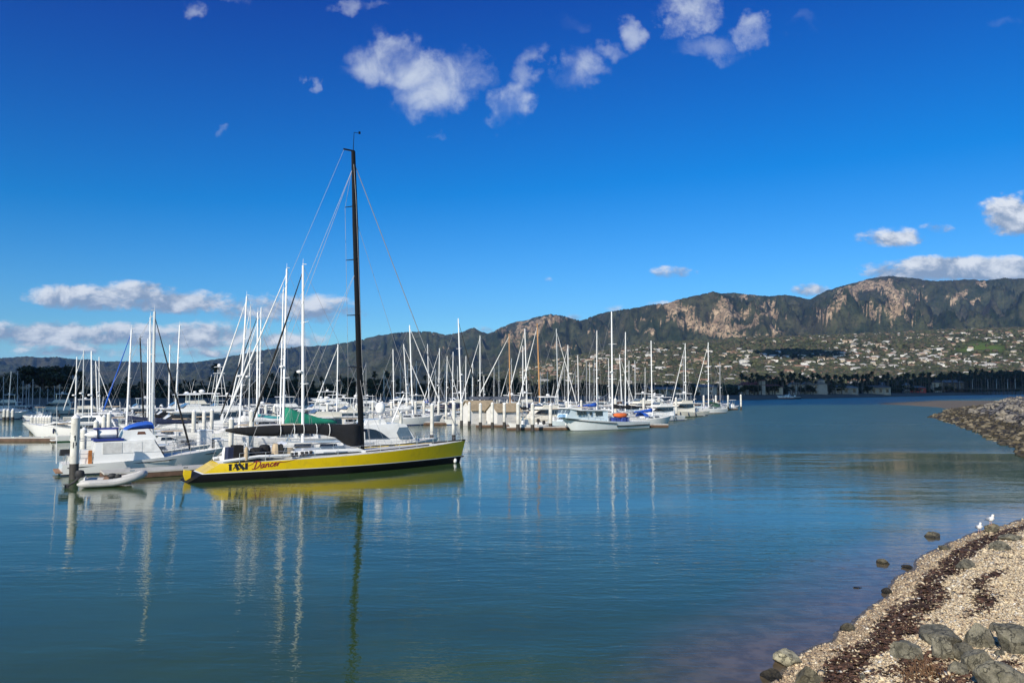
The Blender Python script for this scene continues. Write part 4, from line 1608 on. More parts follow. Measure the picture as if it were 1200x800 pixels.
def sailboat(xt, yt, xb, D, sgn, L=None, cover='navy', jib=None, mastm='w', label='', group=None, hullm=None, stripe='blue', bottom='blue', jibto=None, head=None, auto=True, dodger=None, spreaders=1, mr=None, seed=0, cat='sailboat', mx=.06, extras=True, peak=1.0):
    r = random.Random(int(xt * 13 + yt * 7) + seed)
    zt = at(xt, yt, D).z
    if L is None:
        L = min(max((zt - 1.2) / 1.28, 6.5), 16)
    B = L * .31
    a = (head if head is not None else HEAD0 + r.uniform(-.05, .05)) + (0 if sgn > 0 else math.pi)

    def place(D):
        base = at(xb, 454, D)
        return base, base - loc_rot((mx * L, 0, 0), a)
    if auto:
        best = None
        for dd in [0, .03, -.03, .06, -.06, .1, -.09, .14, -.12, .18, .23, .28]:
            base, o = place(D * (1 + dd))
            if not clash(o.x, o.y, L / 2, B / 2, a):
                best = dd
                break
        D = D * (1 + (best or 0))
    base, org = place(D)
    PLACED.append((org.x, org.y, L / 2, B / 2, a))
    o = empty('sailboat', (org.x, org.y, 0), a, label, cat, group)
    top = at(xt, yt, D)
    tl = loc_rot((top.x - org.x, top.y - org.y, 0), -a)
    top = Vector((mx * L + (tl.x - mx * L), max(-.6, min(.6, tl.y)), top.z))
    far = D > 135
    fs, fb = .075 * L + .12, .105 * L + .25
    h = Hull(L, B, fs, fb, .45, .085 * L, -.02 * L if r.random() < .4 else .05 * L, .62, .45, .86)
    hm = hullm or r.choice([GEL, GEL, GEL, GELC])
    h.build('hull', [hm, STRIPE[stripe], BOTT[bottom]], o, .16, .07, 14 if far else 22)
    h.deck(o, DECK)
    # coachroof
    zd = lambda x: h.sheer(h.at_x(x)) - .02
    x0, x1 = -.16 * L, .26 * L
    ch = .035 * L + .12

    def wf(x, z):
        k = h.half(x) * .66
        return max(.12, k - .25 * max(0, z - zd(x)))
    prof = [(x0, zd(x0) - .06), (x1, zd(x1) - .06), (x1 - .09 * L, zd(x1) + ch * .8), (x0 + .35 * (x1 - x0), zd(x0) + ch + .05), (x0, zd(x0) + ch + .04)]
    cab = MB()
    cab.prism(prof, wf)
    cabin = cab.build('coachroof', r.choice([GEL, DECK]), o)
    for k in range(2):
        xa = x0 + (x1 - x0) * (.1 + .36 * k)
        xb_ = xa + (x1 - x0) * .26
        za = zd((xa + xb_) / 2)
        for sd in (1, -1):
            w = MB()
            w.panel([(xa, za + ch * .35), (xb_, za + ch * .38), (xb_ - .1, za + ch * .8), (xa + .05, za + ch * .8)], wf, (sd,))
            w.build('window', GLASS, cabin)
    # cockpit coaming and seats
    ck = MB()
    xc0, xc1 = -.43 * L, -.17 * L
    for sd in (1, -1):
        ck.box(((xc0 + xc1) / 2, sd * h.half((xc0 + xc1) / 2) * .58, zd(xc0) + .14), (xc1 - xc0, .1, .34))
    ck.box(((xc0 + xc1) / 2, 0, zd(xc0) + .05), (.3, .25, .5))
    ck.build('cockpit_coaming', DECK, o)
    # spars
    mrad = mr * .80 if mr else max(.062, .0066 * L + .02)
    foot = Vector((mx * L, 0, zd(mx * L) - .1))
    mm = MASTM[mastm]
    m = MB()
    m.path([foot, foot.lerp(top, .6), top], [mrad, mrad * .95, mrad * .72], 8)
    mast = m.build('mast', mm, o, True)
    for k in range(spreaders):
        sp = MB()
        q = foot.lerp(top, (k + 1) / (spreaders + 1) + .02)
        w = L * .075
        for sd in (1, -1):
            sp.tube(q, q + Vector((-.12 * w, sd * w, .05)), .035, .022, 4)
        sp.build('spreader', mm, mast)
    if D < 100:
        wv = MB()
        wv.tube(top - Vector((0, 0, .05)), top + Vector((0, 0, .55)), .018, .01, 4)
        wv.box(top + Vector((-.12, 0, .12)), (.34, .04, .05))
        wv.build('wind_vane', mm, mast)
    bz = foot.z + ch + .55 + .02 * L
    bl = .40 * L
    b = MB()
    b.tube((mx * L - .1, 0, bz), (mx * L - bl, 0, bz + .06), .06, .05, 6)
    boom = b.build('boom', mm, o, True)
    if cover:
        c = MB()
        rings = []
        for k in range(9):
            t = k / 8
            x = mx * L - .12 - (bl - .1) * t
            hh = (.62 * peak * (1 - t) ** 1.3 + .26) * (.5 + .055 * L) * .75
            ww = .085 + .075 * (1 - t)
            sagz = .03 * math.sin(k * 2.1 + seed)
            rings.append([(x, ww * math.cos(q) , bz - .10 + hh * (.5 + .5 * math.sin(q)) + sagz) for q in [2 * math.pi * j / 8 for j in range(8)]])
        c.loft(rings)
        c.build('sail_cover', CANV[cover], boom, 'all')
    # stays
    bow = Vector((h.x(.97, h.sheer(.97)), 0, h.sheer(.97) + .15))
    jt = foot.lerp(top, .97 if jib else .99)
    if jibto is not None:
        q = jibto
        p = at(q[0], q[1], D)
        pl = loc_rot((p.x - org.x, p.y - org.y, 0), -a)
        bow = Vector((pl.x, pl.y, p.z))
    if jib:
        j = MB()
        jr = .042 + .0035 * L
        j.path([bow, bow.lerp(jt, .12), bow.lerp(jt, .55), jt], [jr * .6, jr * 1.15, jr * .85, jr * .35], 7)
        j.build('furled_jib', CANV[jib], o, True)
    w = MB()
    wr = .011 if not far else .016
    if not jib:
        w.tube(bow, jt, wr, None, 4, 0, False)
    st = Vector((-L * .48, 0, h.fs + .1))
    w.tube(st, top, wr, None, 4, 0, False)
    for sd in (1, -1):
        cp = Vector((mx * L - .1, sd * h.half(mx * L) * .93, zd(mx * L)))
        tip = foot.lerp(top, 1 / (spreaders + 1) + .02) + Vector((0, sd * L * .075, 0))
        w.path([cp, tip, foot.lerp(top, .93)], wr * .9, 4, 0, False)
        w.tube(cp + Vector((-.35, 0, 0)), foot.lerp(top, .46), wr * .8, None, 4, 0, False)
    w.build('rigging', WIRE, o)
    if extras:
        h.rail(o, .03, .95, .6, 7 if not far else 4, .013 if not far else .018)
        if dodger:
            d = MB()
            xd = x0 + .02 * L
            wd = wf(xd, zd(xd)) + .08
            zc = zd(xd) + ch
            rings = []
            for t, hh in ((0, .1), (.25, .62), (.6, .75), (1.0, .72)):
                x = xd + .55 - 1.35 * t
                rings.append([(x, wd * math.cos(q), zc - .05 + hh * math.sin(q)) for q in [math.pi * k / 8 for k in range(9)]])
            vs = [p for rg in rings for p in rg]
            fs_ = [(i * 9 + k, i * 9 + k + 1, i * 9 + k + 10, i * 9 + k + 9) for i in range(3) for k in range(8)]
            d.add(vs, fs_)
            d.build('spray_hood', CANV[dodger], o, 'all')
        if r.random() < .45:
            rd = MB()
            q = foot.lerp(top, .42)
            rd.ball(q + Vector((.28, 0, 0)), .26, 8, 5, 0, (1, 1, .55))
            rd.build('radar_dome', GEL, mast, 'all')
    return o, h, org, a


# ---- motor boats: prototypes, then copies
def motor(kind, L, seed, hullm=None, stripe='blue', bottom='blue', canvas='navy'):
    r = random.Random(seed)
    B = L * .33
    o = empty('motor_yacht' if kind != 'skiff' else 'open_motorboat', (0, 0, 0))
    hm = hullm or GEL
    sc = L / 12
    fs, fb = .95 * sc ** .6, 1.65 * sc ** .7
    h = Hull(L, B, fs, fb, .5, .13 * L, .02, .9, .4, .84, 2.4, .03)
    h.build('hull', [hm, STRIPE[stripe], BOTT[bottom]], o, .14, .1, 20)
    h.deck(o, DECK)
    zd = lambda x: h.sheer(h.at_x(x)) - .03

    def wfk(k, slope=.18):
        return lambda x, z: max(.15, h.half(min(x, L * .3)) * k * (1 if x < L * .12 else max(.45, 1 - 1.6 * (x / L - .12))) - slope * max(0, z - zd(x)))

    def windows(poly_list, wf, parent, m=GLASS):
        for poly in poly_list:
            for sd in (1, -1):
                w = MB()
                w.panel(poly, wf, (sd,))
                w.build('window', m, parent)

    def front(parent, x0, z0, x1, z1, w0, w1, m=GLASS, n=2):
        """windscreen panes lying on the sloping front from (x0, z0) up to (x1, z1)"""
        for k in range(n):
            a0, a1 = -1 + 2 * (k + .06) / n, -1 + 2 * (k + .94) / n
            w = MB()
            w.slab((x0 + .02, w0 * a0, z0), (x0 + .02, w0 * a1, z0), (x1 + .02, w1 * a1, z1), (x1 + .02, w1 * a0, z1), .04)
            w.build('windscreen', m, parent)
    if kind == 'skiff':
        c = MB()
        c.box((.02 * L, 0, zd(0) + .35), (.16 * L, .25 * B, .8), 0, 0, .8, .9)
        con = c.build('console', GEL, o)
        front(con, .1 * L, zd(0) + .65, .06 * L, zd(0) + 1.15, .12 * B, .1 * B, GLASSB, 1)
        t = MB()
        for sx_ in (-.06, .1):
            for sy_ in (-1, 1):
                t.tube((sx_ * L, sy_ * .16 * B, zd(0)), (sx_ * L, sy_ * .16 * B, zd(0) + 1.95), .025, None, 5)
        t.build('top_frame', STEEL, o)
        t = MB()
        t.box((.02 * L, 0, zd(0) + 1.98), (.3 * L, .62 * B, .07), 0, 0, .9, .9)
        t.build('bimini', CANV[canvas], o)
        e = MB()
        e.box((-L * .5 - .12, 0, fs + .35), (.42, .36, .5), 0, 0, .7, .8)
        e.box((-L * .5 - .12, 0, fs - .35), (.2, .14, 1.0))
        e.build('outboard_engine', RUBB, o, True)
        h.rail(o, .55, .95, .35, 4)
        return o, h
    if kind == 'express':
        wf = wfk(.80)
        z = zd
        prof = [(-.24 * L, z(0) - .1), (.33 * L, z(.33 * L) - .12), (.20 * L, z(.2 * L) + .42 * sc), (.06 * L, z(0) + .62 * sc), (-.07 * L, z(0) + 1.25 * sc), (-.20 * L, z(0) + 1.3 * sc), (-.25 * L, z(0) + .6 * sc)]
        c = MB()
        c.prism(prof, wf)
        cab = c.build('cabin', hm, o)
        windows([[(-.18 * L, z(0) + .68 * sc), (.03 * L, z(0) + .66 * sc), (-.07 * L, z(0) + 1.12 * sc), (-.17 * L, z(0) + 1.12 * sc)],
                 [(.05 * L, z(.1 * L) + .14 * sc), (.22 * L, z(.2 * L) + .20 * sc), (.17 * L, z(.2 * L) + .36 * sc), (.06 * L, z(.1 * L) + .40 * sc)]], wf, cab)
        front(cab, .045 * L, z(0) + .70 * sc, -.055 * L, z(0) + 1.17 * sc, wf(.045 * L, z(0) + .7) * .93, wf(-.05 * L, z(0) + 1.2) * .9)
        a_ = MB()
        for sd in (1, -1):
            a_.path([(-.36 * L, sd * .40 * B, z(-.3 * L)), (-.28 * L, sd * .37 * B, z(-.3 * L) + 1.6 * sc), (-.27 * L, sd * .2 * B, z(-.3 * L) + 1.85 * sc)], .09, 5)
        a_.box((-.27 * L, 0, z(-.3 * L) + 1.86 * sc), (.3, .45 * B, .1))
        a_.ball((-.27 * L, 0, z(-.3 * L) + 2.05 * sc), .28, 8, 5, 0, (1, 1, .6))
        a_.build('radar_arch', GEL, o, True)
        t = MB()
        t.box((-.24 * L, 0, z(-.2 * L) + 1.62 * sc), (.26 * L, .74 * B, .08), 0, 0, .9, .9)
        t.build('bimini', CANV[canvas], o)
    else:
        hh = 1.75 if kind != 'sedan' else 1.6
        wf = wfk(.80, .1)
        z = zd
        z0 = zd(-.1 * L)
        xa, xf = -.28 * L, .20 * L
        top = z0 + hh * sc ** .5
        if kind == 'sedan':
            xa, xf = -.30 * L, .16 * L
        prof = [(xa, z0 - .1), (xf + .06 * L, z(xf) - .12), (xf + .015 * L, z(xf) + .25), (xf - .10 * L, top), (xa, top)]
        c = MB()
        c.prism(prof, wf)
        roof = MB()
        cab = c.build('cabin', hm, o)
        roof.prism([(xa - .10 * L, top), (xf - .07 * L, top), (xf - .075 * L, top + .1), (xa - .10 * L, top + .1)], lambda x, zz: wf(0, top) + .1)
        roof.build('roof', DECK, cab)
        n = 2 if kind != 'sedan' else 3
        zz0, zz1 = z0 + .95 * sc ** .5, top - .18
        polys = []
        for k in range(n):
            f0, f1 = k / n, (k + 1) / n
            xs0 = xa + .03 * L + (xf - .09 * L - xa) * f0
            xs1 = xa + .03 * L + (xf - .09 * L - xa) * f1 - .12
            polys.append([(xs0, zz0), (xs1 + (.06 * L if k == n - 1 else 0), zz0), (xs1 - (.01 * L if k == n - 1 else 0), zz1), (xs0, zz1)])
        windows(polys, wf, cab)
        front(cab, xf - .005 * L, z(xf) + .42, xf - .092 * L, top - .1, wf(xf - .02 * L, top) * .92, wf(xf - .1 * L, top) * .92, GLASS, 3)
        if kind in ('flybridge', 'sportfish'):
            f = MB()
            wf2 = lambda x, zz: wf(0, top) * .86
            f.prism([(xa + .02 * L, top + .1), (xf - .14 * L, top + .1), (xf - .19 * L, top + .72), (xa + .02 * L, top + .62)], wf2)
            fb_ = f.build('flybridge', hm, o)
            s_ = MB()
            s_.slab((xf - .155 * L + .06, -wf2(0, 0) * .9, top + .55), (xf - .155 * L + .06, wf2(0, 0) * .9, top + .55), (xf - .215 * L, wf2(0, 0) * .85, top + 1.02), (xf - .215 * L, -wf2(0, 0) * .85, top + 1.02), .03)
            s_.build('windscreen', GLASSB, fb_)
            ht = MB()
            ht.box((xa * .45, 0, top + 2.05), (.27 * L, 1.75 * wf2(0, 0), .1), 0, 0, .92, .9)
            ht.build('hardtop', GEL if r.random() < .6 else CANV[canvas], o)
            p = MB()
            for sx_ in (xa * .45 - .11 * L, xa * .45 + .11 * L):
                for sd in (1, -1):
                    p.tube((sx_, sd * .78 * wf2(0, 0), top + .1), (sx_, sd * .74 * wf2(0, 0), top + 2.02), .035, None, 5)
            p.build('top_frame', STEEL, o)
            rd = MB()
            rd.ball((xa * .45, 0, top + 2.3), .32, 9, 6, 0, (1, 1, .62))
            rd.tube((xa * .45 - .5, .4, top + 2.1), (xa * .45 - .9, .5, top + 4.2), .02, .012, 4)
            rd.build('radar_dome', GEL, o, True)
        if kind == 'sportfish':
            t = MB()
            ztw = top + 5.2
            for sx_ in (-.13, .04):
                for sd in (1, -1):
                    t.tube((sx_ * L, sd * .38 * B, zd(0)), (-.035 * L + (sx_ + .045) * L * .3, sd * .13 * B, ztw), .04, .032, 5)
            for q in (.45, .7):
                zz = zd(0) + (ztw - zd(0)) * q
                w_ = (1 - q) * .38 * B + q * .13 * B
                l_ = (1 - q) * .085 * L + q * .03 * L
                cx = -.045 * L + q * .01 * L
                pts = [(cx - l_, -w_, zz), (cx + l_, -w_, zz), (cx + l_, w_, zz), (cx - l_, w_, zz), (cx - l_, -w_, zz)]
                t.path(pts, .025, 4)
            t.box((-.035 * L, 0, ztw), (.09 * L, .34 * B, .08))
            t.box((-.035 * L, 0, ztw + .9), (.08 * L, .3 * B, .06))
            for sd in (1, -1):
                t.tube((-.035 * L, sd * .13 * B, ztw), (-.035 * L, sd * .13 * B, ztw + .9), .03, None, 4)
            t.ball((-.035 * L, 0, ztw + 1.12), .25, 8, 5)
            t.build('tuna_tower', GEL, o)
            og = MB()
            for sd in (1, -1):
                og.tube((-.02 * L, sd * .4 * B, zd(0) + .6), (-.42 * L, sd * .75 * B, zd(0) + 7.2), .03, .015, 4)
            og.build('outrigger', ALU, o)
        if kind == 'sedan':
            m_ = MB()
            m_.tube((xa * .3, 0, top + .1), (xa * .35, 0, top + 2.6), .045, .03, 6)
            m_.box((xa * .32, 0, top + 1.3), (.12, 1.1, .06))
            m_.ball((xa * .31 + .2, 0, top + 1.0), .22, 8, 5, 0, (1, 1, .6))
            m_.build('signal_mast', GEL, o)
            cv = MB()
            cv.box((xa - .1 * L, 0, z0 + 1.55), (.17 * L, 1.6 * wf(xa, top), .07), 0, 0, .95, .92)
            cv.build('awning', CANV[canvas], o)
    h.rail(o, .45, .985, .62, 7, .018, .1, lines=2)
    sw = MB()
    sw.box((-L * .5 - .32, 0, .22), (.7, B * .8, .09))
    sw.build('swim_platform', DECK, o)
    fe = MB()
    for t in (.25, .45, .65):
        zz = h.sheer(t)
        for sd in (-1, 1):
            p = Vector((h.x(t, zz), sd * (h.y(t, zz) + .09), zz - .1))
            fe.path([p, p - Vector((0, 0, .15)), p - Vector((0, 0, .55)), p - Vector((0, 0, .68))], [.03, .11, .11, .03], 6)
    fe.build('fender', GEL if r.random() < .5 else CANV['navy'], o, 'all')
    return o, h


MOTOR_L = {}
PROTO = {}
for key, (kind, L, sd, kw) in {
    'fly1': ('flybridge', 13, 1, {}), 'fly2': ('flybridge', 11, 2, dict(hullm=GELC, stripe='black', canvas='white')), 'sport': ('sportfish', 13.5, 3, dict(stripe='black', canvas='navy')),
    'exp1': ('express', 11, 4, dict(canvas='navy')), 'exp2': ('express', 9, 5, dict(stripe='red', canvas='white', bottom='red')), 'sed1': ('sedan', 9.5, 6, dict(stripe='green', canvas='tan', bottom='black')),
    'sed2': ('sedan', 8.5, 7, dict(hullm=GELB, canvas='grey')), 'skf1': ('skiff', 6.5, 8, dict(canvas='tan')), 'skf2': ('skiff', 6, 9, dict(hullm=GELG, canvas='white', stripe='black', bottom='black'))}.items():
    PROTO[key] = motor(kind, L, sd, **kw)[0]
    MOTOR_L[key] = L
    PROTO[key].location = (0, -500, 0)
PROTO_USED = set()


def put_motor(key, x, y, a, label, group, scale=1.0, cat='motor boat', check=False):
    L = MOTOR_L[key] * scale
    if check and clash(x, y, L / 2, L * .165, a):
        return None
    PLACED.append((x, y, L / 2, L * .165, a))
    if key in PROTO_USED:
        o = copy_tree(PROTO[key])
    else:
        o = PROTO[key]
        PROTO_USED.add(key)
    o.location = (x, y, 0)
    o.rotation_euler = (0, 0, a)
    o.scale = (scale, scale, scale)
    for k in ('label', 'category', 'group'):
        if k in o:
            del o[k]
    return tag(o, label, cat, group)

# ------------------------------------------------------------------ the yellow racing yacht
YEL = mat('hull_yellow', (0.70, 0.49, 0.006), .28, .05, .5, dirt=(.44, .31, .03), dscale=1.6, damt=.42, coat=.4)


def racing_yacht():
    Cs, Cb = Vector((-21.75, 49.4, 0)), Vector((-3.9, 62.2, 0))
    d = Cb - Cs
    a = math.atan2(d.y, d.x)
    L = d.length - 2.0
    h = Hull(L, 4.7, 1.17, 1.80, .5, .55, -2.0, .56, .48, .9, 1.9, .02)
    org = Cs + d.normalized() * (2.0 + L / 2)
    PLACED.append((org.x, org.y, L / 2 + 1.5, 2.4, a))
    o = empty('racing_yacht', (org.x, org.y, 0), a, 'long low yellow racing yacht with tall black mast and black boom cover, nearest big boat', 'sailing yacht')
    hull = h.build('hull', [YEL, GEL, BOTT['black']], o, .57, .045, 44)
    h.deck(o, DECK, .04, 30, .10)
    u_ = Vector((math.cos(a), math.sin(a), 0))
    n_ = Vector((-math.sin(a), math.cos(a), 0))

    def lx(px, off=0.0):
        """local x where the line at local y = off crosses photo column px"""
        k = (px - 600) / FP
        P = org + n_ * off
        return (k * P.y - P.x) / (u_.x - k * u_.y)

    def zpx(px, py, off=0.0):
        P = org + u_ * lx(px, off) + n_ * off
        return at(px, py, P.y).z

    def side(x, z, proud=.012):
        lo, hi = 0.0, 1.0
        for _ in range(30):
            t = (lo + hi) / 2
            if h.x(t, z) < x:
                lo = t
            else:
                hi = t
        return Vector((x, -h.y(lo, z) - proud, z))

    # the name on the side: strokes laid on the plating
    def stroke(mb, pts, w0, w1=None):
        w1 = w0 if w1 is None else w1
        n = len(pts) - 1
        for i in range(n):
            (x0, z0), (x1, z1) = pts[i], pts[i + 1]
            L_ = math.hypot(x1 - x0, z1 - z0)
            ex, ez = (x1 - x0) / L_, (z1 - z0) / L_
            wa, wb = w0 + (w1 - w0) * i / n, w0 + (w1 - w0) * (i + 1) / n
            x0, z0, x1, z1 = x0 - ex * wa * .3, z0 - ez * wa * .3, x1 + ex * wb * .3, z1 + ez * wb * .3
            q = [(x0 - ez * wa / 2, z0 + ex * wa / 2), (x0 + ez * wa / 2, z0 - ex * wa / 2), (x1 + ez * wb / 2, z1 - ex * wb / 2), (x1 - ez * wb / 2, z1 + ex * wb / 2)]
            mb.add([side(x, z, .014) for x, z in q] + [side(x, z, -.01) for x, z in q], [(0, 1, 2, 3), (0, 4, 5, 1), (1, 5, 6, 2), (2, 6, 7, 3), (3, 7, 4, 0)])

    xa, xb = lx(271.5, -1.6), lx(294, -1.7)
    zb, zt = .73, 1.07
    wl = (xb - xa)
    H = zt - zb

    def L2(u, v):
        return (xa + wl * u, zb + H * v + .03 * u)
    t = MB()
    for pts, w in [([(.0, .98), (.17, .98)], .05), ([(.08, .0), (.08, .96)], .17), ([(.22, .02), (.36, .97)], .035), ([(.36, .97), (.47, .0)], .19), ([(.27, .3), (.42, .3)], .03),
                   ([(.53, .98), (.76, .0)], .19), ([(.75, .98), (.55, .0)], .035), ([(.9, .0), (.9, 1.0)], .17)]:
        stroke(t, [L2(*p) for p in pts], w)
    t.build('name_lettering', mat('lettering_black', (0.012, 0.012, 0.014), .4, .1, 4), hull)
    x0, x1 = lx(298, -1.7), lx(331, -2.0)
    s = (x1 - x0) / 3.35
    hz = .50

    def S2(u, v):
        return (x0 + s * (u + .22 * v), .69 + hz * v + .055 * u)
    t = MB()
    for pts, w in [([(.28, .04), (.36, 1.0)], .07), ([(-.02, .93), (.38, 1.04), (.82, .86), (.86, .5), (.7, .2), (.4, 0), (.02, .04)], .055),
                   ([(1.34, .5), (1.12, .52), (.99, .3), (1.03, .06), (1.2, .03), (1.34, .42), (1.36, .08), (1.5, .1)], .06),
                   ([(1.55, .5), (1.58, .02), (1.64, .36), (1.8, .52), (1.9, .4), (1.9, .06), (2.02, .08)], .06),
                   ([(2.42, .42), (2.26, .52), (2.1, .3), (2.16, .06), (2.32, .03), (2.46, .14)], .06),
                   ([(2.54, .22), (2.82, .34), (2.74, .52), (2.58, .4), (2.54, .14), (2.66, .03), (2.88, .12)], .06),
                   ([(2.96, .5), (3.0, .02), (3.06, .34), (3.2, .5), (3.34, .46)], .06)]:
        stroke(t, [S2(*p) for p in pts], w)
    stroke(t, [S2(3.34, .46), S2(3.7, .38), S2(4.3, .42), S2(5.3, .58)], .05, .015)
    stroke(t, [L2(.93, .55), L2(1.06, .62), S2(.0, .80)], .035, .03)
    t.build('name_lettering', mat('lettering_dark_red', (0.20, 0.012, 0.025), .4, .1, 4), hull)

    # low coachroof ahead of the cockpit
    zd = lambda x: h.sheer(h.at_x(x)) + .02
    c0, c1 = lx(338), lx(418)
    wf = lambda x, z: max(.2, h.half(x) * .55 - .35 * max(0, z - zd(x)))
    c = MB()
    c.prism([(c0, zd(c0) - .1), (c1 + .9, zd(c1) - .12), (c1 - .2, zd(c1) + .30), (c0 + 2.2, zd(c0) + .50), (c0 + .1, zd(c0) + .46)], wf)
    roof = c.build('coachroof', GEL, o)
    hx = lx(374)
    for k in range(2):
        w = MB()
        xs = hx + .95 * k
        w.slab((xs, -wf(xs, zd(xs)) * 1.0, zd(xs) + .16), (xs + .85, -wf(xs, zd(xs)) * .99, zd(xs) + .16), (xs + .80, -wf(xs, 0) * .52, zd(xs) + .62 - .02 * k), (xs - .05, -wf(xs, 0) * .52, zd(xs) + .62 - .02 * k), .05)
        w.build('hatch', GLASSB, roof)
    k_ = MB()
    for sd in (-1, 1):
        k_.box(((c0 + c1) / 2 + .6, sd * (wf((c0 + c1) / 2, zd(0)) + .02), zd((c0 + c1) / 2) + .12), (c1 - c0 - 1.5, .07, .1))
    k_.build('window', GLASS, roof)
    # cockpit: sunk well edges, wheels, covers, winches
    w0, w1 = lx(258), lx(336)
    ck = MB()
    for sd in (-1, 1):
        ck.path([(w0, sd * 1.25, zd(w0) + .10), ((w0 + w1) / 2, sd * 1.5, zd(0) + .14), (w1, sd * 1.35, zd(w1) + .22)], .12, 6)
    ck.box((w0 + .6, 0, zd(w0) + .15), (.5, 2.0, .3))
    ck.build('cockpit_coaming', GEL, o, True)
    sole = MB()
    sole.box(((w0 + w1) / 2, 0, zd((w0 + w1) / 2) + .09), (w1 - w0 - 1, 2.2, .03))
    sole.build('cockpit_sole', CANV['grey'], o)
    for k, (px, ww, hh) in enumerate([(272, .55, 1.0), (280, .75, 1.12)]):
        cv = MB()
        x = lx(px, -.9)
        cv.box((x, -.9, zd(x) + hh / 2), (ww, .7, hh), .1, 0, .86, .9)
        cv.build('instrument_cover', CANV['black'] if k else CANV['navy'], o, True)
    for sd in (-.75, .75):
        wh = MB()
        x = lx(289, sd)
        pts = [(x + .05 * math.sin(q * .1), sd + .48 * math.cos(q), zd(x) + .75 + .48 * math.sin(q)) for q in [2 * math.pi * i / 16 for i in range(17)]]
        wh.path(pts, .022, 4, 0, False)
        for q in range(5):
            wh.tube((x, sd, zd(x) + .75), pts[q * 3], .012, None, 4)
        wh.box((x + .15, sd, zd(x) + .36), (.22, .2, .75))
        wh.build('steering_wheel', GEL, o)
    for px, off, col in [(299, -1.25, 'black'), (305, -1.1, 'black'), (309, -.6, 'black'), (315, -1.2, 'black'), (321, -.8, 'black'), (344, -1.5, 'black'), (349, -1.4, 'black'), (356, -1.3, 'black'), (361, -1.3, 'black'), (366, -1.1, 'black')]:
        wn = MB()
        x = lx(px, off)
        zz = zd(x) + (.10 if px < 330 else .12)
        wn.path([(x, off, zz), (x, off, zz + .06), (x, off, zz + .12), (x, off, zz + .28), (x, off, zz + .3)], [.16, .16, .10, .13, .08], 10)
        wn.build('winch', RUBB, o, True)
    for px, off, col, sz in [(303, -.3, 'black', (1.1, .9, .75)), (312, .3, 'black', (.9, .8, .85)), (325, -.4, 'tan', (.55, .7, .95)), (331, -.5, 'black', (.3, .8, .9)), (337, -.3, 'tan', (1.3, .8, .6)), (291, -1.4, 'tan', (.3, .3, .9)), (268, -.2, 'white', (.6, .6, .9))]:
        bg_ = MB()
        x = lx(px, off)
        zz = zd(x) + .1
        s_ = sz
        bg_.loft([[(x + s_[0] / 2 * kk * math.cos(q), off + s_[1] / 2 * kk * math.sin(q), zz + s_[2] * f) for q in [2 * math.pi * i / 9 for i in range(9)]] for f, kk in ((0, .9), (.3, 1.05), (.7, .95), (.93, .75), (1, .4))])
        bg_.build('sail_bag', CANV[col], o, True)
    tr = MB()
    for sd in (-1, 1):
        x0_, x1_ = lx(428, sd * 1.5), lx(505, sd * 1.2)
        tr.path([(x0_, sd * (h.half(x0_) - .55), zd(x0_) + .10), ((x0_ + x1_) / 2, sd * (h.half((x0_ + x1_) / 2) - .5), zd((x0_ + x1_) / 2) + .09), (x1_, sd * max(.1, h.half(x1_) - .45), zd(x1_) + .06)], .05, 5)
    tr.path([(lx(505), -.28, zd(lx(505)) + .1), (lx(545), -.05, h.sheer(.99) + .06)], .07, 5)
    tr.build('deck_track', RUBB, o)
    # spars
    xm = lx(425)
    foot = Vector((xm, 0, zd(xm) - .05))
    tp = at(410.5, 180, org.y + u_.y * xm)
    tl = loc_rot((tp.x - org.x, tp.y - org.y, 0), -a)
    top = Vector((tl.x, max(-.25, min(.25, tl.y)), tp.z))
    # rake aft so that the head stands over photo column 410
    k = (410.5 - 600) / FP
    top.x = (k * org.y - org.x) / (u_.x - k * u_.y)
    top.y = 0
    m = MB()
    rings = []
    for t_ in (0, .25, .5, .75, 1):
        p = foot.lerp(top, t_)
        ra, rb = (.24, .15) if t_ < .8 else (.17, .11)
        rings.append([p + Vector((ra * math.cos(q), rb * math.sin(q), 0)) for q in [2 * math.pi * i / 10 for i in range(10)]])
    m.loft(rings)
    mast = m.build('mast', MASTB, o, True)
    for y_ in (242, 304, 369, 430):
        sp = MB()
        q = foot.lerp(top, (foot.z - zpx(418, y_)) / (foot.z - top.z))
        w = .95 + .5 * (1 - (q.z - foot.z) / (top.z - foot.z))
        for sd in (-1, 1):
            sp.tube(q, q + Vector((-.35, sd * w, .05)), .05, .03, 5)
        sp.build('spreader', MASTB, mast)
    ins = MB()
    ins.box(top + Vector((-.35, 0, .02)), (.9, .12, .1))
    ins.tube(top + Vector((0, 0, 0)), top + Vector((.05, 0, 1.5)), .03, .02, 5)
    ins.tube(top + Vector((.05, 0, 1.5)), top + Vector((.45, 0, 1.5)), .02, None, 4)
    ins.box(top + Vector((.5, 0, 1.55)), (.16, .03, .2))
    ins.build('wind_vane', MASTB, mast)
    bz = zpx(419, 503)
    xe = lx(268)
    b = MB()
    b.tube((xm - .2, 0, bz - .25), (xe + .3, 0, zpx(270, 505)), .14, .11, 8)
    boom = b.build('boom', MASTB, o, True)
    cv = MB()
    rings = []
    for px, yt, yb, w in [(422, 496.5, 524, .30), (414, 496.5, 523.5, .36), (404, 497, 520, .34), (394, 497, 512.5, .28), (378, 497, 509, .27), (358, 497.2, 507.8, .26), (340, 497.8, 508.5, .26), (322, 498, 511, .27), (306, 499, 511, .25), (292, 500, 510.5, .22), (278, 501, 508, .16), (266, 502.5, 505.5, .08)]:
        x = lx(px)
        z1, z0 = zpx(px, yt), zpx(px, yb)
        rings.append([(x, w * math.cos(q) * (1 if math.sin(q) < 0 else .75), (z0 + z1) / 2 + (z1 - z0) / 2 * math.sin(q)) for q in [2 * math.pi * i / 12 for i in range(12)]])
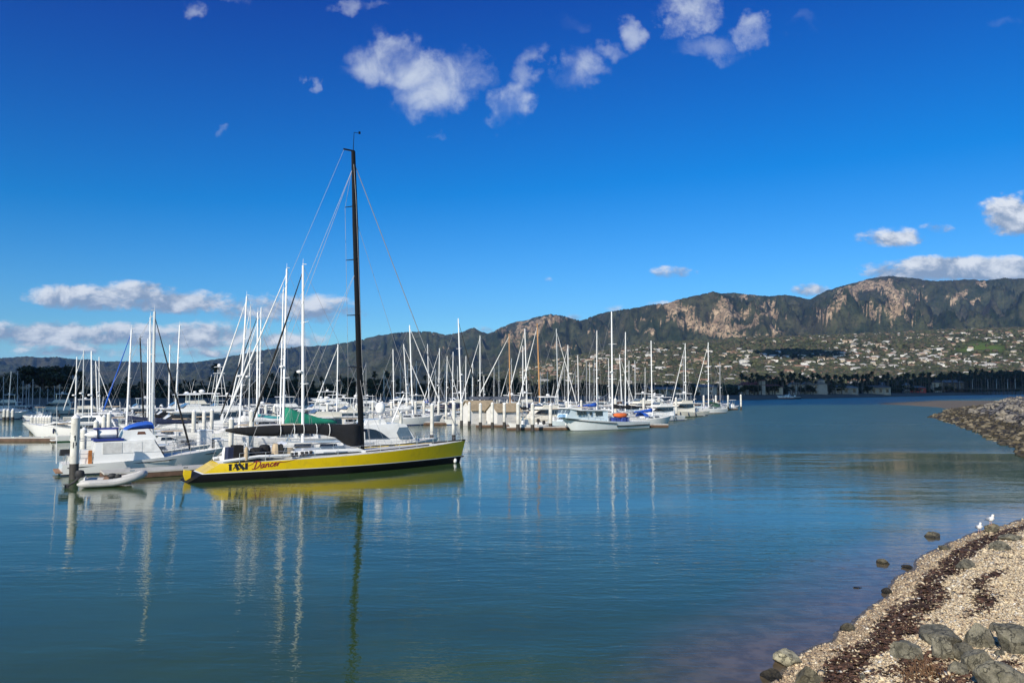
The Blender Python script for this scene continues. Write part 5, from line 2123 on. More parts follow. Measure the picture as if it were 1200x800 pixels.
    cv.loft(rings)
    cover = cv.build('sail_cover', mat('canvas_black_sail', (0.006, 0.006, 0.007), .8, .3, 3, .6, 6), boom, 'all')
    ti = MB()
    for px in (329, 345, 356, 371, 386):
        x = lx(px)
        z1, z0 = zpx(px, 496.6), zpx(px, 512.2 if px < 330 else 510.6)
        ti.path([(x, .31 * math.cos(q), (z0 + z1) / 2 + (z1 - z0) / 2 * 1.02 * math.sin(q)) for q in [2 * math.pi * i / 12 for i in range(13)]], .025, 4, 0, False)
    ti.build('sail_tie', GEL, cover)
    # standing rigging
    w = MB()
    fst = Vector((h.x(.975, h.sheer(.975)), 0, h.sheer(.975) + .1))
    w.tube(foot.lerp(top, .965), fst, .032, None, 5)
    w.tube(foot.lerp(top, .78), (lx(500), 0, zd(lx(500)) + .1), .014, None, 4)
    st = Vector((-L * .5 - .3, 0, h.fs))
    w.tube(top + Vector((-.75, 0, 0)), st, .011, None, 4)
    for sd in (-1, 1):
        w.tube(foot.lerp(top, .95), (-L * .42, sd * 1.2, h.fs + .1), .014, None, 4)
        w.tube(foot.lerp(top, .60), (-L * .30, sd * 1.5, h.fs + .1), .012, None, 4)
        cp = Vector((xm - .2, sd * (h.half(xm) - .15), zd(xm)))
        pts = [cp]
        for y_ in (430, 369, 304, 242):
            q = foot.lerp(top, (foot.z - zpx(418, y_)) / (foot.z - top.z))
            ww = .95 + .5 * (1 - (q.z - foot.z) / (top.z - foot.z))
            pts.append(q + Vector((-.35, sd * ww, .05)))
        pts.append(foot.lerp(top, .97))
        w.path(pts, .014, 4, 0, False)
        w.tube(cp, foot.lerp(top, .25), .012, None, 4)
    w.build('rigging', WIRE, o)
    h.rail(o, .06, .975, .62, 11, .016, .07)
    # bow fitting: the small dark strut and white fender ball below the stem
    bf = MB()
    xbow = h.x(1, .5)
    bf.tube((xbow - 1.1, 0, .42), (xbow + .22, 0, .50), .075, .06, 6)
    bf.build('bow_strut', RUBB, o)
    bb = MB()
    bb.ball((xbow - .75, -.25, .2), .17, 8, 6, 0, (1, 1, 1.2))
    bb.build('fender', GEL, o, 'all')
    # yellow rudder head under the counter
    rd = MB()
    xr = -L / 2 - 1.95
    rd.prism([(xr - .02, .78), (xr + .42, .7), (xr + .36, .1), (xr + .22, -.25), (xr + .1, .0), (xr - .05, .45)], lambda x, z: .16)
    rd.build('rudder', YEL, o, True)


racing_yacht()


# ------------------------------------------------------------------ white trawler with the blue cover at left
def trawler():
    a = HEAD0
    L, B = 11.4, 3.5
    h = Hull(L, B, .78, 1.42, .5, 1.5, -.1, .86, .38, .88, 2.3, .05)
    u_, n_ = Vector((math.cos(a), math.sin(a), 0)), Vector((-math.sin(a), math.cos(a), 0))
    corner = Vector((-31.5, 52.3, 0))
    org = corner + u_ * (L / 2) + n_ * (B / 2 * .86)
    PLACED.append((org.x, org.y, L / 2 + .5, B / 2, a))
    o = empty('trawler', (org.x, org.y, 0), a, 'white cabin trawler with canvas-covered windows and bright blue flybridge cover behind numbered piling', 'motor boat')
    h.build('hull', [GEL, STRIPE['black'], BOTT['blue']], o, .1, .08, 26)
    h.deck(o, DECK)

    def lx(px, off):
        k = (px - 600) / FP
        P = org + n_ * off
        return (k * P.y - P.x) / (u_.x - k * u_.y)

    def zpx(px, py, off):
        P = org + u_ * lx(px, off) + n_ * off
        return at(px, py, P.y).z
    off = -B / 2 * .8
    xa, xf = lx(113, off), lx(196, off)
    zr = 2.32
    wf = lambda x, z: B / 2 * .80 - .10 * max(0, z - .9) - (.10 * max(0, x - 1.5))
    zs = lambda x: h.sheer(h.at_x(x)) - .06
    c = MB()
    c.prism([(xa, zs(xa)), (xf, zs(xf)), (xf - .75, zr), (xa + .15, zr - .05)], wf)
    cab = c.build('cabin', GEL, o)
    b0, b1 = xa + .55, xf - .2
    for k in range(3):
        s0, s1 = b0 + (b1 - b0) * (k / 3) + .03, b0 + (b1 - b0) * ((k + 1) / 3) - .03
        for sd in (1, -1):
            w = MB()
            zb_, zt_ = 1.42, 2.2
            w.panel([(s0, zb_), (s1, zb_), (s1 - (.5 if k == 2 else 0), zt_), (s0, zt_)], wf, (sd,), .03, .05)
            w.build('window_cover', CANV['white'] if k else mat('canvas_offwhite', (.5, .5, .48), .9, .12, 3, .4, 5), cab)
    tr = MB()
    for sd in (-1, 1):
        tr.path([(xa - 1.6, sd * (h.half(xa - 1.6) + .01), zs(xa - 1.6) - .16), (0, sd * (h.half(0) + .01), zs(0) - .18), (xf, sd * (h.half(xf) + .01), zs(xf) - .2), (L * .42, sd * (h.half(L * .42) + .02), zs(L * .42) - .22)], .03, 4)
    tr.build('rub_rail', STRIPE['black'], o)
    fs_ = MB()
    fs_.slab((xf + .02, -1.1, zs(xf) + .25), (xf + .02, 1.1, zs(xf) + .25), (xf - .62, 1.05, zr - .1), (xf - .62, -1.05, zr - .1), .04)
    fs_.build('windscreen', CANV['navy'], cab)
    # pilot house / flybridge
    p0, p1 = lx(145, off), lx(190, off)
    f = MB()
    wf2 = lambda x, z: 1.02 - .1 * max(0, z - zr)
    f.prism([(p0, zr - .02), (p1 - .1, zr - .02), (p1 - .75, 3.12), (p0 + .25, 3.05)], wf2)
    fly = f.build('flybridge', GEL, o)
    w = MB()
    w.panel([(p1 - 1.5, 2.72), (p1 - .9, 2.72), (p1 - 1.0, 2.92), (p1 - 1.45, 2.92)], wf2, (-1,))
    w.build('window', mat('varnish_brown', (.12, .045, .02), .4, .2, 3), fly)
    cv = MB()
    rings = []
    q0, q1 = lx(152, off), lx(184, off)
    for t, hh in ((0, .16), (.2, .42), (.5, .58), (.8, .66), (.95, .6), (1.0, .3)):
        x = q0 + (q1 - q0) * t
        rings.append([(x, 1.02 * math.cos(q), 3.0 + hh * (.5 + .5 * math.sin(q)) ** .6) for q in [2 * math.pi * i / 10 for i in range(10)]])
    cv.loft(rings)
    cv.build('flybridge_cover', CANV['blue'], o, True)
    # covered tender on the after cabin roof, blue band below it
    r_ = MB()
    t0, t1 = lx(103, off), lx(143, off)
    rings = []
    for t, kk in ((0, .08), (.12, .5), (.3, .85), (.5, 1), (.97, 1), (1, .8)):
        x = t0 + (t1 - t0) * t
        rings.append([(x, -.35 + .62 * kk * math.cos(q), 2.78 + .36 * kk * math.sin(q)) for q in [2 * math.pi * i / 12 for i in range(12)]])
    r_.loft(rings)
    r_.build('covered_tender', GEL, o, True)
    st = MB()
    for px in (118, 141):
        x = lx(px, off)
        st.box((x, -.35, 2.78), (.07, 1.28, .76))
    st.build('strap', CANV['navy'], o)
    bb = MB()
    bb.box(((lx(113, off) + lx(148, off)) / 2, -.35, 2.41), (lx(148, off) - lx(113, off), 1.9, .16))
    bb.box(((lx(120, off) + lx(138, off)) / 2, -.2, 3.18), (1.6, .5, .12))
    bb.build('cradle_cover', CANV['blue'] if False else mat('canvas_deep_blue', (.012, .03, .20), .8, .15, 2), o)
    # after deck: frame, chair, gear
    fr = MB()
    for px in (82, 96, 108):
        x = lx(px, off)
        for sd in (-1, 1):
            fr.tube((x, sd * 1.25, zs(x)), (x, sd * 1.25, zs(x) + .75), .02, None, 5)
    xx0, xx1 = lx(80, off), lx(110, off)
    for sd in (-1, 1):
        fr.tube((xx0, sd * 1.25, zs(xx0) + .75), (xx1, sd * 1.25, zs(xx0) + .75), .02, None, 5)
        fr.path([(xx0 + .3, sd * 1.2, zs(xx0)), (xx0 + .5, sd * 1.2, 2.1), (xx0 + .9, sd * 1.2, 2.4), (xa + .2, sd * 1.2, 2.42)], .025, 5)
    fr.tube((xx0, -1.25, zs(xx0) + .75), (xx0, 1.25, zs(xx0) + .75), .02, None, 5)
    fr.build('guard_rail', STEEL, o)
    g_ = MB()
    x = lx(77, off)
    g_.box((x + .3, -1.0, 1.62), (.9, .45, .42), .1, 0, .9, .9)
    g_.build('grill', RUBB, o)
    an = MB()
    an.tube((lx(70.5, off), -1.2, zs(0)), (lx(69.5, off) - .05, -1.2, 4.9), .03, .012, 5)
    an.build('antenna', GEL, o)
    bx = MB()
    bx.box((xa - .55, -.5, zs(xa) + .5), (.5, 1.0, 1.0), 0, 0, .9, .9)
    bx.build('locker', GEL, o)
    lg = MB()
    lg.box((xa - .18, -1.15, 1.05), (.22, .3, 1.3))
    lg.build('wooden_ladder', mat('orange_wood', (.36, .13, .03), .6, .25, 4), o)
    sw = MB()
    sw.box((-L / 2 - .2, 0, .24), (.42, B * .8, .1))
    sw.build('swim_platform', TEAK, o)
    h.rail(o, .62, .98, .6, 6, .016, .08)


trawler()


# ------------------------------------------------------------------ small inflatable with its outboard
def inflatable():
    a = R(24)
    st = at(103, 454, 46.6)
    o = empty('inflatable_dinghy', (st.x, st.y, 0), a, 'pale grey inflatable dinghy with black outboard floating in front of white trawler', 'dinghy')
    PLACED.append((st.x + 1.6, st.y + .7, 1.8, .8, a))
    G = mat('inflatable_grey', (.44, .43, .41), .55, .08, 1.5, .1, 6, dirt=(.3, .28, .25), damt=.4)
    t = MB()
    pts, rad = [], []
    for i in range(21):
        q = i / 20
        if q < .36:
            x, y = q / .36 * 2.3, -.66
        elif q > .64:
            x, y = (1 - q) / .36 * 2.3, .66
        else:
            an = -math.pi / 2 + (q - .36) / .28 * math.pi
            x, y = 2.3 + 1.0 * math.cos(an), .66 * math.sin(an)
        pts.append((x, y, .27 + .42 * max(0, (x - 1.4) / 1.9) ** 1.6))
        rad.append(.235 if 0 < i < 20 else .1)
    pts = [(-.35, -.62, .25)] + pts + [(-.35, .62, .25)]
    rad = [.06] + rad + [.06]
    rad[1] = rad[-2] = .22
    t.path(pts, rad, 12)
    t.build('tube', G, o, 'all')
    f = MB()
    f.box((1.25, 0, .14), (2.7, .95, .06))
    f.build('floor', CANV['grey'], o)
    f = MB()
    f.box((.02, 0, .38), (.07, 1.0, .5))
    f.build('transom', GEL, o)
    s_ = MB()
    s_.box((1.2, 0, .52), (.3, 1.15, .05))
    s_.build('seat', TEAK, o)
    k = MB()
    k.ball((1.5, .1, .62), .22, 8, 6, 0, (1.3, .9, .8))
    k.ball((1.85, -.12, .6), .17, 8, 6, 0, (1.2, .9, .9))
    k.build('gear_bag', RUBB, o, 'all')
    e = MB()
    e.loft([[(-.28 + .26 * kk * math.cos(q), .17 * kk * math.sin(q), .62 + dz) for q in [2 * math.pi * i / 10 for i in range(10)]] for dz, kk in ((0, .7), (.1, 1), (.3, 1), (.42, .8), (.46, .3))])
    e.path([(-.3, 0, .65), (-.55, 0, .35), (-.95, 0, .12)], [.09, .075, .06], 7)
    e.box((-1.0, 0, .1), (.34, .05, .3), 0, 0, .8, 1)
    en = e.build('outboard_engine', RUBB, o, True)
    p = MB()
    for q in range(3):
        an = q * 2.094
        p.box((-1.1, .1 * math.cos(an), .05 + .1 * math.sin(an)), (.05, .12, .12))
    p.build('propeller', STEEL, en)
    g_ = MB()
    g_.path([(p_[0], p_[1] * 1.33, p_[2] + .04) for p_ in pts[2:-2]], .018, 4)
    g_.build('grab_rope', CANV['grey'], o)


inflatable()


# ------------------------------------------------------------------ docks, pilings, lockers
M_CON = mat('dock_concrete', (0.42, 0.41, 0.38), .9, .12, .8, dirt=(.2, .18, .15), damt=.4)
M_FAS = mat('dock_timber', (0.095, 0.055, 0.035), .85, .3, 2)
M_PIL = mat('piling_concrete', (0.56, 0.55, 0.50), .85, .12, 1.2, .2, 8, dirt=(.25, .22, .17), dscale=1.5, damt=.55)
M_PILD = mat('piling_wet_foot', (0.035, 0.032, 0.028), .7, .3, 3, .3, 10)


def dock(x, y, L, W, a, label, h=.48):
    o = empty('floating_dock', (x, y, 0), a, label, 'dock')
    m = MB()
    m.box((L / 2, 0, h - .06), (L, W, .12))
    m.build('walkway', M_CON, o)
    m = MB()
    m.box((L / 2, 0, h - .30), (L + .06, W + .06, .30))
    m.build('fascia', M_FAS, o)
    m = MB()
    k = max(2, int(L / 2.5))
    for i in range(k):
        m.box((L * (i + .5) / k, 0, -.05), (L / k * .8, W * .9, .5))
    m.build('float', M_PILD, o)
    m = MB()
    for i in range(max(2, int(L / 3))):
        xx = L * (i + .5) / max(2, int(L / 3))
        for sd in (-1, 1):
            m.box((xx, sd * (W / 2 - .12), h + .05), (.3, .06, .1))
    m.build('cleat', STEEL, o)
    return o


dk = at(123, 454, 50.9)
dock(dk.x, dk.y, 17, 2.3, HEAD0, 'brown-edged dock running between yellow yacht stern and white trawler')
dl = at(-30, 454, 87)
dock(dl.x, dl.y, 13.5, 1.6, R(2), 'low dark-edged dock at far left below the sleek white cruiser', .42)
for px, D, L, lab in [(450, 124, 16, 'low dock with small red items behind the yellow yacht bow, across the open water'), (558, 117, 9, 'low dock along the front of the white boathouses'), (594, 109, 9, 'short dock finger in front of the cabin cruiser right of the boathouses'),
                      (634, 111, 7, 'short dock finger beside the bow of the white workboat'), (848, 205, 5, 'last short dock end at right tip of the marina'), (752, 117, 4, 'small dock finger at stern of the white workboat')]:
    p = at(px, 454, D)
    dock(p.x, p.y, L, 1.5, R(4) if D < 200 else HEAD0, lab)

PIL_N = 0


def piling(px, D, ztop, r=.2, label='', group=None, foot=1.0, number=None):
    p = at(px, 454, D)
    o = empty('piling', (p.x, p.y, 0), 0, label, 'piling', group)
    m = MB()
    m.path([(0, 0, foot * .8), (0, 0, ztop - r * 1.1)], r, 14)
    sh = m.build('shaft', M_PIL, o, True)
    m = MB()
    m.path([(0, 0, ztop - r * 1.1), (0, 0, ztop - r * 1.0), (0, 0, ztop - .05), (0, 0, ztop)], [r * 1.03, r * 1.03, r * .25, .01], 14)
    m.build('cap', GEL, o, True)
    m = MB()
    m.path([(0, 0, -1.5), (0, 0, foot)], r * 1.04, 14)
    m.build('wet_foot', M_PILD, o, True)
    if number:
        # painted number and letter facing the open water
        f = MB()

        def st_(pts, w, z0):
            for (u0, v0), (u1, v1) in zip(pts, pts[1:]):
                q = []
                Ln = math.hypot(u1 - u0, v1 - v0)
                ex, ez = (u1 - u0) / Ln * w / 2, (v1 - v0) / Ln * w / 2
                for uu, vv in ((u0 - ex - ez, v0 - ez + ex), (u0 - ex + ez, v0 - ez - ex), (u1 + ex + ez, v1 + ez - ex), (u1 + ex - ez, v1 + ez + ex)):
                    an = -math.pi / 2 + .5 + uu / r
                    q.append((an, z0 + vv))
                f.add([((r + .01) * math.cos(an), (r + .01) * math.sin(an), z) for an, z in q] + [((r - .02) * math.cos(an), (r - .02) * math.sin(an), z) for an, z in q],
                      [(0, 1, 2, 3), (0, 4, 5, 1), (1, 5, 6, 2), (2, 6, 7, 3), (3, 7, 4, 0)])
        st_([(0, 0), (0, .32)], .055, 2.62)
        st_([(-.05, .25), (0, .32)], .045, 2.62)
        st_([(-.08, 0), (-.08, .34), (.07, .33), (.09, .25), (.07, .17), (-.08, .16)], .05, 2.14)
        f.build('number', mat('paint_black', (.015, .015, .016), .6, .1, 4), sh)


piling(90, 50.7, 4.42, .275, 'thick concrete piling marked 1 P in front of the white trawler stern', None, 1.05, True)
for px, D, zt, lab in [(100, 57, 3.2, 'stained concrete piling just right of and behind the marked 1 P piling'), (114, 66, 3.4, 'concrete piling seen above white covered tender of the trawler'),
                       (123, 72, 3.6, 'left of two close pilings behind the trawler roof'), (129, 74, 3.8, 'right of two close pilings behind the trawler roof'),
                       (272, 64, 3.7, 'cream piling standing behind dark covers on the yellow yacht cockpit'), (295.5, 66, 4.3, 'tall piling rising behind the aft end of the black boom cover'),
                       (228, 78, 3.9, 'concrete piling left of the white dock lockers behind the yellow yacht stern'), (240, 82, 3.7, 'concrete piling above the dock gap left of the black boom cover'), (249, 86, 3.8, 'concrete piling right of the dock gap left of the black boom cover'),
                       (506.5, 83, 4.5, 'concrete piling in open water just behind the yellow yacht foredeck'), (532, 82, 4.6, 'concrete piling in open water nearest the yellow yacht bow tip'),
                       (470, 92, 3.3, 'lone short piling right of the arched-window motor boat')]:
    piling(px, D, zt, .21, lab)
for px, D, zt, lab in [(541, 119, 4.0, 'piling at left corner of the nearest white boathouse'), (550, 117, 4.0, 'second piling from left in front of the white boathouses'), (563, 113, 3.9, 'piling with long black foot in front of the white boathouse side'),
                       (577, 113, 4.0, 'white piling between the two boathouse gables'), (591, 114, 3.9, 'piling in front of the right boathouse'), (607, 107, 4.1, 'thick white piling with black foot right of the boathouses'),
                       (624, 106, 4.1, 'thick white piling with black foot left of the cabin cruiser bow'), (645, 109.5, 3.9, 'white piling beside the pointed bow of the white workboat'),
                       (721, 131, 4.4, 'piling behind the orange gear of the white workboat'), (754, 142, 4.3, 'slim piling left of the blue-covered sailboat mast'), (772, 146, 4.4, 'piling just right of the blue-covered sailboat mast'),
                       (792, 150, 4.3, 'piling behind the bow of the blue-covered sailboat'), (824.5, 190, 4.3, 'piling just left of green-covered sailboat mast'), (838.7, 200, 4.2, 'piling just right of green-covered sailboat mast'),
                       (853, 203, 4.2, 'second last piling at right tip of the marina'), (868, 206, 4.35, 'last lone white piling at right tip of the marina')]:
    piling(px, D, zt, .27 if D < 112 else .24, lab, None, .95)
for px in (38.7, 43.3, 47, 50.3, 53.4, 56.7, 60):
    piling(px, 106, 2.3, .28, 'short white piling in the close row behind the sleek white cruiser at left', 'row of short white pilings at left', .6)
for px in (6, 10.5, 16):
    piling(px, 142, 2.2, .26, 'white piling in the shaded basin at the far left edge', 'pilings in the shaded left basin', .6)
for px in (437, 448, 459, 467.5, 477, 487, 497, 514, 523):
    piling(px, 127 + (px % 3), 3.9, .22, 'white piling in the row across open water behind the yellow yacht bow', 'pilings of the dock behind the yellow bow', .7)
for px, D in ((205, 118), (216, 112), (312, 104), (322, 99), (384, 112), (408, 118), (418, 109), (664, 128), (681, 140), (700, 150)):
    piling(px, D, 3.9, .22, 'white piling standing among crowded boats in the middle of the marina', 'pilings among the crowded boats', .7)
for px, D, c, lab in [(241, 66, GEL, 'tall white dock locker behind the stern of the yellow yacht'), (254, 67, CANV['tan'], 'tan dock box behind the yellow yacht stern'), (262, 65, GEL, 'low white dock box left of the cream piling')]:
    p = at(px, 454, D)
    o = empty('dock_box', (p.x, p.y, .0), HEAD0, lab, 'dock box')
    m = MB()
    hh = 1.9 if px == 241 else 1.1
    m.box((0, 0, .48 + hh / 2), (1.1, .8, hh), 0, 0, .97, .95)
    m.build('body', c, o)
    m = MB()
    m.box((0, 0, .48 + hh + .05), (1.18, .86, .1), 0, 0, .9, .9)
    m.build('lid', GEL, o)
    m = MB()
    m.box((0, 0, .2), (1.4, 1.1, .56))
    m.build('plinth', M_CON, o)
p = at(260, 454, 66)
dock(p.x - 6, p.y - 4.2, 15, 2.2, HEAD0, 'second dock behind the yellow yacht carrying the white lockers')
PLACED.append((p.x + 2, p.y + 1.5, 10, 1.6, HEAD0))


# ------------------------------------------------------------------ boathouses
def boathouse(px, D, L, W, zw, zr, label, win=True):
    p = at(px, 454, D)
    o = empty('boathouse', (p.x, p.y, 0), HEAD0, label, 'boathouse')
    PLACED.append((p.x, p.y, L / 2, W / 2 + .5, HEAD0))
    WW = mat('boathouse_white', (.60, .59, .56), .8, .08, .6, dirt=(.35, .33, .28), damt=.45)
    w = MB()
    w.add([(-L / 2, -W / 2, .3), (L / 2, -W / 2, .3), (L / 2, W / 2, .3), (-L / 2, W / 2, .3), (-L / 2, -W / 2, zw), (L / 2, -W / 2, zw), (L / 2, W / 2, zw), (-L / 2, W / 2, zw), (-L / 2, 0, zr - .08), (L / 2, 0, zr - .08)],
          [(0, 1, 5, 4), (2, 3, 7, 6), (3, 0, 4, 8, 7), (1, 2, 6, 9, 5), (3, 2, 1, 0), (4, 5, 9, 8), (8, 9, 6, 7)])
    wall = w.build('wall', WW, o)
    r_ = MB()
    e = .3
    zz = zw - (zr - zw) * e / (W / 2)
    for sd in (-1, 1):
        r_.slab((-L / 2 - e, 0, zr), (L / 2 + e, 0, zr), (L / 2 + e, sd * (W / 2 + e), zz), (-L / 2 - e, sd * (W / 2 + e), zz), -.09 * sd)
    r_.build('roof', mat('shingle_tan', (.30, .235, .15), .9, .2, 1.5, .4, 6), o)
    if win:
        for sx_ in (-.2,):
            m = MB()
            m.box((L * sx_, -W / 2, 1.8), (.7, .08, .8))
            m.build('window', GLASS, wall)
        m = MB()
        m.box((-L / 2, 0, zw - .1), (.08, .55, .55))
        m.build('window', GLASS, wall)
    b = MB()
    b.box((0, 0, .1), (L + .8, W + .8, .4))
    b.build('float', M_CON, o)


boathouse(561, 124, 4.8, 3.4, 2.6, 4.0, 'white floating boathouse with tan gabled roof, the left one of two', False)
boathouse(590, 122, 4.6, 3.2, 2.4, 3.55, 'white floating boathouse with tan gabled roof and small window, the right one of two')
sh = at(582, 454, 136)
o = empty('dock_shelter', (sh.x, sh.y, 0), R(4), 'long flat dark roofed dock shelter behind the two boathouses', 'dock shelter')
m = MB()
m.box((0, 0, 4.3), (10, 3.2, .5), 0, 0, 1, .7)
m.build('roof', mat('shelter_dark', (.055, .065, .085), .7, .2, 1), o)
m = MB()
for k in range(5):
    for sd in (-1, 1):
        m.tube((-4.6 + 2.3 * k, sd * 1.4, 0), (-4.6 + 2.3 * k, sd * 1.4, 4.1), .08, None, 6)
m.build('post', M_PIL, o)


# ------------------------------------------------------------------ workboat at the right
def workboat():
    a = HEAD0 + math.pi
    L = 14.6
    h = Hull(L, 4.3, 1.05, 2.05, .6, 2.0, .0, .92, .45, .84, 2.3, .12)
    st, bw = at(751, 454, 116), at(657, 454, 106)
    d = bw - st
    a = math.atan2(d.y, d.x)
    org = (st + bw) / 2
    PLACED.append((org.x, org.y, L / 2, 2.2, a))
    o = empty('workboat', (org.x, org.y, 0), a, 'white high-bowed workboat with deckhouse and orange gear aft, bow pointing left', 'workboat')
    L = d.length
    h.L = L
    h.build('hull', [mat('hull_white_workboat', (.68, .72, .72), .35, .04, .5, dirt=(.45, .42, .36), damt=.3), GEL, BOTT['blue']], o, .12, .06, 26)
    h.deck(o, DECK)
    for sd in (-1, 1):
        s_ = MB()
        s_.path([(-L * .49, sd * (h.half(-L * .49, .6) + .02), .55), (-L * .2, sd * (h.half(-L * .2, .6) + .03), .5), (-L * .06, sd * (h.half(-L * .06, .6) + .03), .52)], .1, 6)
        s_.build('rubbing_strake', RUBB, o)
        s_ = MB()
        s_.path([(L * (-.05 + .1 * i), sd * (h.half(L * (-.05 + .1 * i)) + .01), h.sheer(h.at_x(L * (-.05 + .1 * i))) - .28) for i in range(6)], .06, 6)
        s_.build('rubbing_strake', RUBB, o)
    u_, n_ = Vector((math.cos(a), math.sin(a), 0)), Vector((-math.sin(a), math.cos(a), 0))

    def lx(px, off):
        k = (px - 600) / FP
        P = org + n_ * off
        return (k * P.y - P.x) / (u_.x - k * u_.y)
    off = 1.5
    xf, xa = lx(667, off), lx(712, off)
    wf = lambda x, z: 1.55 - .06 * max(0, z - 1.2) - .22 * max(0, x - (xf - 2.0))
    zt = 3.2
    zs = lambda x: h.sheer(h.at_x(x)) - .1
    c = MB()
    c.prism([(xa, zs(xa)), (xf + .2, zs(xf)), (xf, zs(xf) + .5), (xf - .5, zt), (xa, zt - .45), ], wf)
    cab = c.build('deckhouse', GELB, o)
    c = MB()
    c.prism([(xa - .3, zt - .42), (xf - 2.2, zt - .30), (xf - .05, zt + .02), (xf - .1, zt + .15), (xf - 2.2, zt + .12), (xf - 2.3, zt - .18), (xa - .3, zt - .30)], lambda x, z: wf(x, 3) + .15)
    c.build('roof', GEL, cab)
    z0, z1 = 2.3, 2.95
    for p0, p1 in [(677, 680.5), (681.5, 684), (685, 687.5), (698, 706)]:
        for sd in (-1, 1):
            w = MB()
            xs, xe = lx(p0, off), lx(p1, off)
            dz = -.2 if p0 > 690 else 0
            w.panel([(xe, z0 + dz), (xs, z0 + dz), (xs, z1 + dz), (xe, z1 + dz)], wf, (sd,))
            w.build('window', GLASS, cab)
    for sd in (-1, 1):
        w = MB()
        xc = lx(692.5, off)
        w.panel([(xc + .27 * math.cos(q), 2.45 + .27 * math.sin(q)) for q in [2 * math.pi * i / 12 for i in range(12)]], wf, (sd,))
        w.build('porthole', GLASS, cab)
    for k in range(3):
        w = MB()
        y0, y1 = -1.2 + .82 * k, -1.2 + .82 * (k + 1) - .1
        w.slab((xf - .02, y0, zs(xf) + .62), (xf - .02, y1, zs(xf) + .62), (xf - .42, y1, zt - .12), (xf - .42, y0, zt - .12), .04)
        w.build('windscreen', GLASSB, cab)
    g_ = MB()
    xo = lx(728, 1.2)
    g_.loft([[(xo + 1.3 * kk * math.cos(q), .9 + .8 * kk * math.sin(q), 1.75 + dz) for q in [2 * math.pi * i / 12 for i in range(12)]] for dz, kk in ((0, .8), (.2, 1), (.5, .95), (.62, .6))])
    g_.build('orange_cover', CANV['orange'], o, True)
    g_ = MB()
    for dx, dy, s_ in ((-1.2, .9, .75), (-.2, 1.2, .7), (.7, .8, .8), (1.6, 1.0, .6)):
        g_.box((xo + dx, dy, 1.32), (s_, s_, .85))
    g_.build('crate', mat('crate_blue', (.03, .06, .26), .7, .2, 2), o)
    m = MB()
    xm = lx(700, 0)
    m.tube((xm, 0, zt - .4), (xm, 0, zt + 3.6), .06, .035, 6)
    m.box((xm, 0, zt + 1.7), (.12, 1.5, .08))
    m.ball((xm + .1, 0, zt + 1.0), .3, 8, 5, 0, (1, 1, .6))
    m.tube((xm - .2, 0, zt + 1.2), (xm - 2.5, 0, zt + 2.2), .035, None, 5)
    m.build('signal_mast', STEEL, o)
    rf = MB()
    xq = lx(671, off)
    rf.box((lx(664, 1.0) - .1, .3, zs(lx(664, 1.0)) + .28), (1.5, 1.2, .4), 0, 0, .8, .7)
    rf.build('foredeck_hatch', CANV['blue'] if False else mat('cover_pale_blue', (.18, .33, .5), .8, .15, 2), o)
    h.rail(o, .60, .985, .7, 7, .022, .1)
    h.rail(o, .02, .30, .8, 4, .025, .1)


workboat()


